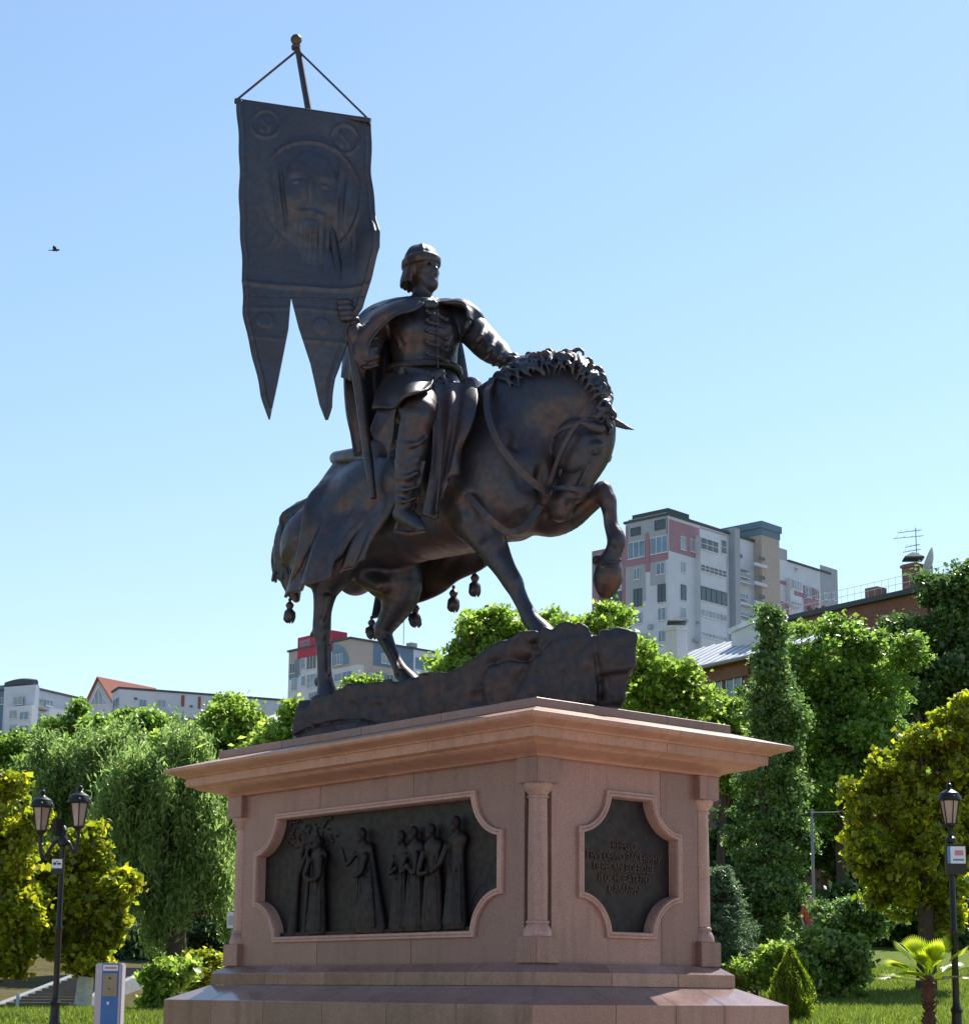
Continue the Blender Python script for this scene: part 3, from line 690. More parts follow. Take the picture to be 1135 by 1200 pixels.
for i in range(60):                                                     # longer locks lying on the near side of the neck
    f = .02 + .96 * (i + r3.random()) / 60; c, tn, no = along(f); ln = r3.uniform(12, 27); w_ = r3.uniform(1.6, 2.8); ph = r3.uniform(0, 6); am = r3.uniform(1.5, 3.2)
    rows.append([(c[0] + no[0] * 2 - no[0] * ln * k / 5 + tn[0] * (am * math.sin(ph + k * 1.3) + k * .8), c[1] + no[1] * 2 - no[1] * ln * k / 5 + tn[1] * (am * math.sin(ph + k * 1.3) + k * .8), c[2] - .10 - .26 * math.sin(min(1, k / 3.2) * 1.5), w_ * (1.1 - .15 * k)) for k in range(6)])
sculpt('mane', 0, 0, .016, rows, horse, k=.03, sub=2)
# forelock and bridle straps
def strap(name, pts, w, th, parent, n=4, out=-1):
    """Flat strap through (px, py, t) points."""
    c = lift(crom(np.array([P(*p) for p in pts]), n), LV, .01); V = []; F = []
    for i, p in enumerate(c):
        d = c[min(i+1, len(c)-1)] - c[max(i-1, 0)]; d /= np.linalg.norm(d); o = np.array([0.25, out, 0.]); o -= d * (o @ d); o /= np.linalg.norm(o); s_ = np.cross(d, o)
        for a, b in ((-1, 0), (-1, 1), (1, 1), (1, 0)): V.append(p + s_ * w * a * .5 + o * th * b)
    for i in range(len(c) - 1):
        for k in range(4): F.append((i*4+k, i*4+(k+1) % 4, i*4+4+(k+1) % 4, i*4+4+k))
    F += [(3, 2, 1, 0), tuple(len(V) - 4 + k for k in range(4))]
    o_ = link(name, mesh_py(name, V, F), BZ, parent)
    bm = bmesh.new(); bm.from_mesh(o_.data); bmesh.ops.recalc_face_normals(bm, faces=bm.faces); bm.to_mesh(o_.data); bm.free()
    return o_
strap('bridle_strap', [(688, 492, -.30), (676, 499, -.36), (664, 518, -.38), (653, 543, -.32), (644, 572, -.20)], .06, .04, horse)
strap('bridle_strap', [(676, 499, -.36), (660, 503, -.34), (648, 512, -.30)], .05, .035, horse)
strap('bridle_strap', [(644, 574, -.20), (660, 572, -.24), (678, 574, -.18), (690, 574, -.04)], .06, .04, horse)
strap('rein', [(578, 446, -.20), (572, 466, -.60), (575, 494, -.82), (588, 524, -.86), (608, 549, -.76), (628, 568, -.55), (641, 576, -.24)], .10, .06, horse)
strap('breast_strap', [(548, 580, -.84), (572, 606, -.86), (596, 624, -.66), (616, 618, -.5), (634, 594, -.36)], .09, .05, horse)
MB().lathe([(.035, -.02), (.075, -.02), (.085, 0), (.075, .02), (.035, .02)], 14, (0, 0, 0), False).build('bit_ring', BZ, horse, True, tuple(P(641, 576, -.26)), (R(90), 0, 0))
# ---------------- saddle cloth with tasselled corners
def folds(n, amp, ph=0, grow=True):
    return lambda u, v: amp * (1 + np.sin(u * n * 6.28 + ph + 1.6 * np.sin(v * 2.4 + ph))) * (.25 + .75 * v if grow else 1) + amp * .28 * np.sin(u * n * 11 + v * 4 + ph) * v
near_cloth = [[(392, 546, -.05), (412, 538, -.15), (440, 536, -.3), (474, 540, -.4)],
              [(377, 570, -.35), (398, 566, -.60), (432, 568, -.72), (468, 572, -.80)],
              [(363, 592, -.45), (381, 606, -.80), (412, 602, -.88), (445, 600, -.90)],
              [(356, 645, -.60), (367, 652, -.98), (392, 644, -1.02), (416, 630, -1.02)],
              [(340, 702, -.62), (356, 689, -1.0), (384, 680, -1.08), (402, 656, -1.06)]]
def psheet(name, ctrl, nu, nv, th, disp, parent, out=(.4, -1, 0), vols=None):
    V, F = sheet([[P(*c) for c in r] for r in ctrl], nu, nv, th, disp, out, vols)
    return link(name, mesh_np(name, V, F), BZ, parent)
cloth = psheet('saddle_cloth', near_cloth, 26, 22, .05, folds(2.3, .05, .4), horse, vols=[hv])
psheet('saddle_cloth', [[(436, 560, -.86), (452, 556, -.92), (466, 560, -.96)], [(428, 600, -.92), (448, 590, -.98), (464, 590, -1.0)], [(412, 640, -.96), (430, 630, -1.02), (446, 622, -1.02)],
                        [(402, 672, -.92), (416, 664, -.98), (426, 652, -.98)]], 10, 10, .05, folds(1.2, .04, 2.), horse, vols=[hv])
psheet('saddle_cloth', [[(480, 590, .75), (520, 570, .78), (575, 555, .80)], [(455, 650, .95), (515, 640, 1.05), (572, 620, 1.0)], [(440, 690, .85), (500, 676, 1.12), (570, 640, 1.1)],
                        [(434, 722, .70), (503, 699, 1.12), (566, 662, 1.12)]], 16, 12, .05, folds(2.2, .05, 1.), horse, (0, 1, 0))
def tassel(x, y, t, L_=22, parent=None):
    r4 = random.Random(int(x)); a = P(x, y, t); b = P(x, y + L_, t); h = a[2] - b[2]; s_ = h / .27
    o = MB().lathe([(.012, h), (.022, h * .98), (.03, h * .92), (.018, h * .86), (.032*s_, h * .80), (.048*s_, h * .70), (.036*s_, h * .60), (.03*s_, h * .54), (.062*s_, h * .36), (.066*s_, h * .16), (.05*s_, 0.02), (.03*s_, 0)], 12).build('tassel', BZ, parent, True, tuple(b))
    me = o.data
    for v in me.vertices:
        if v.co.z < h * .5: f = 1 + .22 * math.sin(6 * math.atan2(v.co.y, v.co.x) + x); v.co.x *= f; v.co.y *= f; v.co.z += .03 * math.sin(5 * math.atan2(v.co.y, v.co.x))
    return o
for x, y, t, L_ in ((339, 701, -.62, 28), (435, 722, .75, 26), (486, 704, 1.05, 30), (531, 686, 1.1, 30), (556, 668, 1.1, 30)): tassel(x, y, t, L_, horse)
# saddle: cantle behind, pommel before
sculpt('saddle', 0, 0, .025, [[(446, 545, -.75, 9), (425, 535, -.45, 11), (400, 537, 0, 10), (394, 537, .35, 9)], [(540, 470, -.45, 10), (548, 452, -.1, 10), (556, 452, .3, 9)],
                              [(470, 540, -.2, 38, 1.4), (520, 505, -.1, 34, 1.3)]], horse, k=.12)
def pole_x(y): return np.interp(y, [40, 130, 250, 383, 480, 590], [346, 361.5, 385, 408.5, 423.5, 438.5])
# ---------------- rider
FACE = R(-6)                                      # the head looks a little off the horse's line
CH = R(-30)                                      # the chest is turned towards the right hand
rv = Vol((-2.2, -1.75, 2.6), (1.3, 1.15, 8.1), .02)
def RC(*rows, **kw): T(rv, *rows, **kw)
tz = dict(az=CH)
# trunk: hips, waist, chest, shoulders (wider across the turned chest)
RC((497, 480, -.05, 35, 1.25), (498, 452, -.05, 33, 1.28), (498, 434, -.05, 31, 1.30), (497, 410, -.05, 33, 1.30), (496, 388, -.05, 33, 1.36), (495, 372, -.05, 25, 1.62), k=.12, **tz)
hd = P(495, 374, -.05)
ax_ = np.array([-math.sin(CH), math.cos(CH), 0])          # across the shoulders, towards the left arm
rv.seg(hd - ax_ * .42, hd + ax_ * .42, .24, .24, 1, 0, .16)
rv.ell(P(487, 392, -.30), (.30, .30, .24), None, .15); rv.ell(P(512, 394, -.05), (.30, .30, .24), None, .15)
RC((493, 366, -.05, 18, 1.1), (494, 352, -.05, 13), (495, 340, -.03, 12.5), k=.10)          # neck
# skirts of the kaftan
RC((498, 470, -.05, 38, 1.3), (497, 500, -.05, 40, 1.4), k=.15, **tz)
# right leg (near side)
RC((486, 468, -.45, 30), (489, 474, -.85, 27), (491, 485, -1.18, 21), (486, 504, -1.22, 19), (483, 530, -1.20, 19.5), (479, 560, -1.18, 16.5), (476, 585, -1.16, 12.5), (474, 600, -1.16, 12), k=.08)
RC((470, 603, -1.16, 10), (476, 606, -1.18, 11), (484, 611, -1.24, 9.5), (490, 616, -1.3, 7), (494, 619, -1.34, 4.5), k=.05)
# left leg, beyond the horse
RC((520, 470, .4, 28), (545, 490, .85, 20), (545, 530, .95, 17), (538, 580, .98, 13), (536, 600, .98, 11), k=.08)
RC((536, 602, .98, 10), (548, 610, 1.06, 8), (556, 614, 1.1, 5), k=.05)
# boot top and creases
RC((465, 516, -1.22, 2.4), (474, 522, -1.40, 3), (489, 520, -1.40, 3), (500, 512, -1.24, 2.4), k=.05)
for y0, y1, a in ((540, 546, 2.0), (556, 560, 2.2), (572, 574, 2.0), (584, 588, 2.0)):
    RC((463, y0, -1.22, a * .8), (475, y1, -1.365, a), (489, y0 - 2, -1.30, a * .8), k=.09)
fr_ = np.array([math.cos(CH), math.sin(CH), 0]); ax_ = np.array([-math.sin(CH), math.cos(CH), 0])
FC = P(511, 400, -.05)
def on_chest(x, y, lift=.0):
    """Point on the front of the chest at a picture place."""
    zt = P(x, y, -.35)[2]; k = (x - 511) / 82.0
    th = k * 1.25 / .62; rr = .52 - .04 * abs(math.sin(th)) + lift
    c = P(497, y, -.05); c[2] = zt
    return c + fr_ * rr * math.cos(th) + ax_ * .55 * math.sin(th)
# left arm reaching to the reins
LA = [(541, 374, .42, 20), (556, 389, .40, 20), (572, 406, .34, 18.5), (586, 416, .26, 14.5), (596, 423, .16, 9)]
RC(*LA, k=.08)
for (x, y), (x2, y2), a in (((548, 366), (541, 392), 3), ((566, 383), (552, 407), 3), ((577, 394), (566, 420), 3), ((588, 404), (578, 428), 2.6), ((560, 400), (578, 414), 2.4), ((592, 408), (585, 431), 2.2)):
    RC((x + 2, y - 2, .36, a * 1.1), ((x + x2) / 2 + 4, (y + y2) / 2, .06, a * 1.3), (x2, y2, .12, a * .8), k=.03)
# right arm: down to the elbow, up to the staff
RC((446, 376, -.50, 20), (436, 392, -.68, 18), (432, 408, -.86, 15.5), (431, 420, -.96, 13.5), k=.07)
RC((431, 420, -.96, 13.5), (423, 406, -1.05, 12), (415, 392, -1.13, 10), (414, 383, -1.12, 8.0), k=.07)
for y0 in (384, 396, 408, 418, 428):
    RC((420, y0 - 3, -1.06, 2.2), (428, y0 + 3, -1.10, 2.8), (442, y0, -.94, 2.4), k=.03)
# head
hc = P(494, 318, -.02)
cf, sf = math.cos(FACE), math.sin(FACE)
def H(f, l, z): return hc + np.array([cf * f - sf * l, sf * f + cf * l, z])
HM = ((cf, -sf, 0), (sf, cf, 0), (0, 0, 1))
def hell(f, l, z, a, b, c, k=.04, cut=False): rv.ell(H(f, l, z), (a, b, c), HM, k, cut)
hell(-.02, 0, .06, .29, .225, .28, .05); hell(.10, 0, -.08, .17, .165, .22, .08)             # skull, face
hell(.22, 0, .075, .055, .15, .035, .04)                                                     # brow
rv.seg(H(.245, 0, .055), H(.305, 0, -.050), .022, .034, 1, 0, .03)                            # nose
hell(.275, .03, -.055, .028, .02, .02, .02); hell(.275, -.03, -.055, .028, .02, .02, .02)
hell(.185, 0, -.245, .12, .125, .125, .06)
for s_ in (-1, 1):
    hell(.21, .085 * s_, .030, .05, .042, .03, .02, True); hell(.20, .085 * s_, .026, .034, .034, .024, .01)   # eyes
    hell(.17, .115 * s_, -.05, .06, .055, .045, .05)                                         # cheekbones
    hell(-.02, .225 * s_, -.01, .05, .03, .075, .02)                                         # ears
    rv.seg(H(.275, .02 * s_, -.100), H(.22, .10 * s_, -.15), .028, .018, 1, 0, .03)          # moustache
hell(.255, 0, -.135, .03, .045, .014, .015, True)
for i in range(22):                                                                          # beard locks
    a = (i / 21 - .5) * 2.6; rr = .165
    rv.seg(H(.05 + rr * math.cos(a), rr * math.sin(a), -.14), H(.10 + .155 * math.cos(a * .8), .10 * math.sin(a), -.29 + .05 * abs(math.sin(a * 3))), .040, .022, 1, 0, .03)
for i in range(26):                                                                          # hair over the ears and nape
    a = math.pi + (i / 25 - .5) * 3.5; r5 = .23 + .02 * math.sin(i * 2.1)
    b = H(r5 * math.cos(a) - .03, .215 * math.sin(a), .02); c = H(.25 * math.cos(a) - .05, .235 * math.sin(a), -.13 - .02 * math.cos(i * 1.7)); e = H(.29 * math.cos(a) - .04, .26 * math.sin(a), -.19 + .03 * math.sin(i * 2.7))
    rv.seg(b, c, .04, .045, 1, 0, .02); rv.seg(c, e, .045, .03, 1, 0, .02)
# drapery: creases of the kaftan over chest and waist, and of both sleeves
r6 = random.Random(8)
for i in range(14):
    x = 458 + 78 * i / 13; a_, b_ = on_chest(x, 438, .0), on_chest(x + r6.uniform(-5, 5), r6.uniform(446, 456), .0); rv.seg(a_, b_, .022, .010, 1, 0, .08)
for (x0_, y0_), (x1_, y1_) in (((462, 384), (474, 408)), ((458, 396), (468, 418)), ((532, 384), (524, 404)), ((536, 396), (528, 416)), ((470, 372), (482, 388)), ((528, 374), (518, 388))):
    rv.seg(on_chest(x0_, y0_, .0), on_chest(x1_, y1_, -.02), .034, .012, 1, 0, .05)
# hands: four fingers and a thumb each
def hand(c, palm, fin, up, grip, sc=1.0):
    """c wrist-side centre; palm towards the fingers' roots; fin the way the fingers curl; up along the row of knuckles."""
    c, palm, fin, up = (np.asarray(x, float) for x in (c, palm, fin, up))
    rv.seg(c, c + palm * .16 * sc, .085 * sc, .095 * sc, 1, 0, .04)
    for j, L_ in enumerate((.9, 1.0, .95, .78)):
        o = c + palm * .19 * sc + up * (.11 - .073 * j) * sc; r_ = .036 * sc
        k1 = o + palm * .10 * L_ * sc + fin * .03 * sc; k2 = k1 + fin * .14 * L_ * sc - palm * .01 * sc; k3 = k2 - palm * .10 * L_ * sc * grip + fin * .02 * sc
        rv.seg(o - palm * .05 * sc, k1, r_ * 1.1, r_, 1, 0, .012); rv.seg(k1, k2, r_, r_ * .95, 1, 0, .010); rv.seg(k2, k3, r_ * .95, r_ * .8, 1, 0, .010)
    t0 = c + palm * .04 * sc + up * .09 * sc; t1 = t0 + up * .09 * sc + fin * .07 * sc + palm * .04 * sc; t2 = t1 + fin * .10 * sc + palm * .04 * sc
    rv.seg(t0, t1, .048 * sc, .040 * sc, 1, 0, .02); rv.seg(t1, t2, .040 * sc, .032 * sc, 1, 0, .01)
vh = np.array([-RT @ _a, -RT @ _n, 0]); vr = -vh                              # picture-left and picture-right, in the statue's frame
toward = -np.array([FH @ _a, FH @ _n, 0])                                     # towards the viewer
gp = lambda y: P(pole_x(y), y, -1.17)                                         # the staff runs through the right fist
for y_, L_ in ((357, .9), (363.5, 1.0), (370, .97), (376, .82)):
    o = gp(y_); r_ = .050
    a0 = o + vr * .10 - toward * .07; a1 = o + vr * .125 + toward * .03; a2 = o + vr * .04 + toward * .125; a3 = o - vr * .075 * L_ + toward * .105; a4 = o - vr * .10 * L_ + toward * .02
    for A_, B_, q0, q1 in ((a0, a1, 1.15, 1.1), (a1, a2, 1.08, 1.0), (a2, a3, 1.0, .9), (a3, a4, .9, .75)): rv.seg(A_, B_, r_ * q0, r_ * q1, 1, 0, .012)
rv.seg(gp(377) + vr * .09 - toward * .09, gp(359) + vr * .08 - toward * .09, .075, .08, 1, 0, .05)
rv.seg(gp(384) + vr * .08 - toward * .06, gp(374) + vr * .085 - toward * .085, .085, .08, 1, 0, .04)
for A_, B_, q0, q1 in ((gp(372) + vr * .03 - toward * .13, gp(362) - vr * .07 - toward * .08, .06, .05), (gp(362) - vr * .07 - toward * .08, gp(355) - vr * .095 + toward * .01, .05, .038)): rv.seg(A_, B_, q0, q1, 1, 0, .02)
hand(P(594, 422, .17), np.array([.9, -.2, -.1]), np.array([.1, -.3, -.9]), np.array([.1, .9, .1]), 1.0, 1.0)
LV.append(rv)
rider = link('rider', rv.mesh('rider'), BZ, st)
rider['label'] = 'bearded rider in cap, buttoned kaftan, cloak and tall boots'
# cap with a turned-up fur brim
cv_ = Vol(hc - .6, hc + .75, .016)
def chell(f, l, z, a, b, c, k=.03, cut=False): cv_.ell(H(f, l, z), (a, b, c), HM, k, cut)
chell(-.03, 0, .20, .27, .235, .215); cv_.seg(H(-.05, 0, .30), H(.02, 0, .34), .12, .08, 1, 0, .08)
for i in range(64):                                                        # fur band, lumpy, lower behind
    a = i / 64 * 2 * math.pi; w_ = .045 + .010 * math.sin(i * 2.3) + .006 * math.sin(i * 5.1)
    for dz_ in (0, .045): cv_.seg(H(-.015 + (.262 - dz_ * .2) * math.cos(a), .222 * math.sin(a), .105 + dz_ + .022 * math.cos(a)), H(-.015 + .262 * math.cos(a + .1), .222 * math.sin(a + .1), .105 + dz_ + .022 * math.cos(a)), w_, w_, 1, 0, .03)
for i in range(6):                                                         # seams of the crown
    a = i / 6 * 2 * math.pi + .3; cv_.chain([tuple(H(-.03 + .27 * math.cos(a) * math.sin(t), .235 * math.sin(a) * math.sin(t), .20 + .218 * math.cos(t))) + (.016,) for t in np.linspace(.15, 1.45, 7)], .03)
link('cap', cv_.mesh('cap'), BZ, rider)
# belt with its knot, frogged fastenings
fr_ = np.array([math.cos(CH), math.sin(CH), 0]); BC = P(498, 434, -.05)
bv = MB(); pts = [BC + fr_ * .435 * math.cos(a) + ax_ * .535 * math.sin(a) + np.array([0, 0, -.02 + .03 * math.sin(a * 2)]) for a in np.linspace(0, 2 * math.pi, 40)]
bv.tube(pts, .055, 8, False).build('belt', BZ, rider, True)
sculpt('belt_knot', 0, 0, .018, [[(517, 437, -.60, 5), (507, 440, -.66, 4)], [(515, 438, -.62, 3), (507, 448, -.70, 3.2), (500, 462, -.80, 3)], [(517, 438, -.60, 3), (523, 450, -.64, 3.2), (530, 462, -.62, 3)]], rider, k=.04)
fm = MB()
for y in (368, 379, 390, 404, 417):
    w_ = 12
    fm.tube([on_chest(511 + x, y + .06 * abs(x), .0) for x in (-w_, -w_ * .5, 0, w_ * .5, w_)], .028, 6)
    for x in (-w_, 0, w_):
        c = on_chest(511 + x, y, .012); fm.lathe([(0.001, -.035), (.028, -.024), (.036, 0), (.028, .024), (.001, .035)], 8, tuple(c), False)
fm.tube([on_chest(511, y, .005) for y in (362, 375, 390, 405, 420, 430)], .014, 6)
fm.build('kaftan_fastenings', BZ, rider, True)
sculpt('collar', 0, 0, .018, [[(478, 356, -.1, 4), (484, 352, -.32, 4), (496, 352, -.40, 4), (508, 353, -.22, 4), (511, 352, .05, 4)], [(500, 357, -.40, 6), (508, 357, -.34, 6)]], rider, k=.04)
# cloak: over both shoulders, falling behind the right arm to the saddle
psheet('cloak', [[(478, 350, -.15), (482, 351, -.40), (497, 356, -.50)],
                 [(450, 356, -.40), (462, 358, -.72), (486, 364, -.62)],
                 [(428, 368, -.62), (440, 372, -.98), (462, 372, -.85)],
                 [(414, 390, -.76), (421, 396, -1.10), (437, 398, -1.06)],
                 [(408, 414, -.84), (416, 418, -1.12), (432, 418, -1.08)],
                 [(405, 442, -.84), (412, 446, -1.02), (427, 444, -.98)]], 16, 20, .05, folds(1.6, .035, .6), rider)
psheet('cloak', [[(506, 357, -.08), (518, 357, .06), (506, 354, .30)],
                 [(522, 358, -.12), (540, 355, .20), (528, 354, .5)],
                 [(540, 360, .0), (557, 368, .36), (548, 364, .66)],
                 [(544, 374, .05), (562, 384, .42), (556, 382, .74)]], 14, 10, .05, folds(2.0, .04, .2), rider)
psheet('cloak', [[(430, 366, -.55), (450, 362, -.2), (480, 352, .1), (520, 354, .5)],
                 [(414, 395, -.78), (440, 390, -.35), (470, 380, .0), (535, 380, .62)],
                 [(406, 430, -.85), (436, 430, -.45), (468, 425, -.1), (545, 420, .7)],
                 [(408, 480, -.85), (438, 480, -.5), (470, 470, -.2), (550, 465, .7)],
                 [(412, 534, -.70), (440, 540, -.6), (470, 530, -.45), (545, 520, .6)]], 22, 16, .06, folds(2.6, .06, .9), rider, (-1, -.3, 0))
# skirts of the kaftan over the thigh and hanging before the knee
psheet('kaftan_skirt', [[(456, 438, -.50), (470, 440, -.72), (490, 442, -.78), (508, 442, -.66)],
                        [(448, 456, -.66), (466, 455, -.98), (488, 455, -1.02), (507, 450, -.80)],
                        [(441, 482, -.86), (460, 478, -1.28), (484, 467, -1.34), (505, 455, -.95)]], 16, 14, .045, folds(1.7, .04, .3), rider, vols=[rv])
psheet('kaftan_skirt', [[(450, 470, -.85), (459, 474, -1.08), (467, 476, -1.20)],
                        [(441, 496, -1.0), (451, 500, -1.16), (463, 498, -1.10)],
                        [(440, 508, -1.02), (450, 520, -1.12), (455, 542, -1.04)]], 10, 10, .045, folds(1.0, .04, 1.), rider)
psheet('kaftan_skirt', [[(506, 448, -.72), (520, 450, -.64), (536, 450, -.48), (556, 450, -.28)],
                        [(508, 490, -1.0), (524, 485, -.90), (540, 476, -.80), (560, 468, -.70)],
                        [(506, 545, -1.14), (521, 540, -1.04), (534, 520, -.98), (552, 500, -.92)],
                        [(498, 606, -1.14), (515, 607, -1.10), (523, 572, -1.08), (532, 545, -1.02)]], 18, 14, .045, folds(2.4, .05, .2), rider)
# stirrup
strap('stirrup_leather', [(497, 540, -.98), (490, 575, -1.02), (485, 598, -1.02)], .07, .04, horse)
MB().tube([P(x, y, -1.1) for x, y in ((463, 622), (468, 608), (478, 598), (490, 606), (497, 622), (480, 625), (463, 622))], .035, 6, False).build('stirrup', BZ, horse, True)

# ---------------- banner
bn = empty('banner', (0, 0, 0)); bn.parent = st
pm = MB(); pm.tube([P(pole_x(y), y, -1.17) for y in np.linspace(56, 584, 13)], [.050, .052, .054, .056, .058, .06, .062, .064, .066, .068, .068, .068, .045], 12)
pm.build('pole', BZ, bn, True)
fz = P(347, 47, -1.18)
MB().lathe([(.01, -.16), (.07, -.15), (.075, -.1), (.045, -.08), (.06, -.06), (.088, -.01), (.088, .03), (.06, .075), (.01, .095)], 16, tuple(fz)).build('finial', BZ, bn, True)
def BP(x, y, off=0):
    p = P(x, y, -1.24 + .0066 * (x - pole_x(y)))
    return p + toward * off
MB().tube([BP(275.5, 118), BP(434, 141.5)], .045, 10).build('crossbar', BZ, bn, True)
MB().tube([BP(346, 58, -.06), BP(277, 117)], .018, 6).build('cord', BZ, bn, True)
MB().tube([BP(350, 58, -.06), BP(432, 140)], .018, 6).build('cord', BZ, bn, True)
# banner cloth: a grid warped to its outline; the two tails and the notch are cut from it
nu_, nv_ = 170, 230
L_e = np.array([(119, 277.5), (200, 281), (290, 282), (332, 284), (372, 287), (415, 296), (468, 306.5), (491, 314)], float)
R_e = np.array([(141, 433.5), (200, 435), (262, 441), (282, 447), (298, 448), (330, 436.5), (360, 425), (372, 414), (410, 403), (440, 392), (473, 388), (487, 382)], float)
def le(y): return np.interp(y, L_e[:, 0], L_e[:, 1]) + .9 * np.sin(y * .045) + .5 * np.sin(y * .13)
def re_(y): return np.interp(y, R_e[:, 0], R_e[:, 1]) + .8 * np.sin(y * .05 + 1) + .5 * np.sin(y * .12)
def hgt(x, y):
    """Relief of the banner in metres."""
    h = np.zeros_like(x)
    d = np.minimum(x - le(y), re_(y) - x); h += .03 * np.exp(-((d - 6) / 1.6) ** 2)
    for cx, cy in ((313, 150), (404, 163)):
        r_ = np.hypot(x - cx, (y - cy)); h += .03 * np.exp(-((r_ - 16) / 1.3) ** 2)
        h += .02 * np.exp(-(((x - cx) - 4) / 1.5) ** 2) * (abs(y - cy) < 9) + .02 * np.exp(-(((x - cx) + 4) / 1.5) ** 2) * (abs(y - cy) < 9) + .018 * np.exp(-((y - cy - (x - cx)) / 1.6) ** 2) * (abs(x - cx) < 6)
    cx, cy = 364, 230; r_ = np.hypot((x - cx) / 1.0, (y - cy) / 1.06)
    h += .034 * np.exp(-((r_ - 58) / 1.8) ** 2) * (y < 285) * np.clip((x - 325 + (235 - y) * .4) / 30, .12, 1)
    g = lambda a, b, sx_, sy_: np.exp(-((x - a) / sx_) ** 2 - ((y - b) / sy_) ** 2)
    h0 = h; h = np.zeros_like(x); xo, yo = x, y; x = 366 + (x - 366) / 1.18; y = 234 + (y - 234) / 1.14
    hair = np.clip(1 - np.hypot((x - 365) / 46, (y - 226) / 58), 0, 1); h += .09 * hair ** .8
    h += .012 * np.sin((x - 365) * .75 + .07 * (y - 226) * np.sign(x - 365)) * np.clip(hair * 3, 0, 1) * np.clip((np.abs(x - 366) - 20) / 5, 0, 1)
    h += .07 * np.clip(1 - np.hypot((x - 366) / 27, (y - 230) / 44), 0, 1) ** .7
    h += .050 * g(367, 236, 3.6, 14) - .014 * g(353, 222, 7.5, 4.5) - .014 * g(380, 224, 7.5, 4.5) + .022 * g(353, 223, 4, 1.6) + .022 * g(380, 225, 4, 1.6)
    h += .008 * g(353, 213, 9, 3) + .008 * g(380, 215, 9, 3) - .012 * g(367, 257, 8, 1.8) + .018 * g(360, 253, 7, 3) + .018 * g(374, 254, 7, 3) + .02 * g(346, 240, 7, 9) + .02 * g(386, 242, 7, 9)
    h += .05 * np.clip(1 - np.hypot((x - 367) / 17, (y - 274) / 27), 0, 1) + .010 * np.sin(x * 1.1 + y * .1) * g(367, 275, 13, 18)
    h = h0 + 2.0 * h; x, y = xo, yo
    for a, s_ in ((330, -1), (322, -1), (398, 1), (408, 1)):
        h += .022 * np.exp(-((x - a - s_ * (y - 270) * .25 - 3 * np.sin(y * .12)) / 3.0) ** 2) * np.exp(-((y - 276) / 14.) ** 2)
    for y0, w_ in ((333, 2.6),):
        h += .03 * np.exp(-((y - y0 - .02 * (x - 360) - 5 * np.sin((x - 280) / 60)) / w_) ** 2)
    for y0 in (362, 398): h += .014 * np.exp(-((y - y0 - .05 * abs(x - 340)) / 1.6) ** 2)
    h += .022 * (np.hypot((x - 377) / 10, (y - 382) / 9) < 1) + .022 * (np.hypot((x - 312) / 10, (y - 378) / 9) < 1)
    return h * 1.0
def wave(x, y):
    u = (x - 277) / 160; v = (y - 120) / 370
    return .075 * np.sin(u * 5 + v * 2) * (.3 + v) + .05 * np.sin(v * 9 + u * 3) + .025 * np.sin(u * 11 - v * 7) + .10 * np.clip((x - 415) / 25, 0, 1) * np.clip((y - 240) / 40, 0, 1) * np.exp(-((y - 285) / 40.) ** 2) * 2 - .09 * g2(x, y, 405, 285, 16, 24)
def g2(x, y, a, b, sx_, sy_): return np.exp(-((x - a) / sx_) ** 2 - ((y - b) / sy_) ** 2)
def warp(lf, rf, y0f, y1f, nu, nv):
    """Grid between a left and a right edge; both functions of v in 0..1."""
    v = np.linspace(0, 1, nv)[:, None]; u = np.linspace(0, 1, nu)[None, :]
    ya, yb = y0f(u), y1f(u); y = ya + (yb - ya) * v; x = lf(y) + (rf(y) - lf(y)) * u
    return x, y
def split(y, side):
    """Inner edges of the two tails under the notch."""
    if side == 'l': return np.interp(y, [349, 385, 450, 491], [341.0, 338, 325, 316])
    return np.interp(y, [349, 385, 425, 470, 487], [341.0, 350, 363, 372.5, 379])
pieces = [warp(le, re_, lambda u: 119 + 22.5 * u, lambda u: 349 + 0 * u, nu_, 150),
          warp(le, lambda y: split(y, 'l'), lambda u: 349 + 0 * u, lambda u: 491 + 0 * u, 60, 90),
          warp(lambda y: split(y, 'r'), re_, lambda u: 349 + 0 * u, lambda u: 487 + 0 * u, 90, 90)]
VV, FF, base = [], [], 0
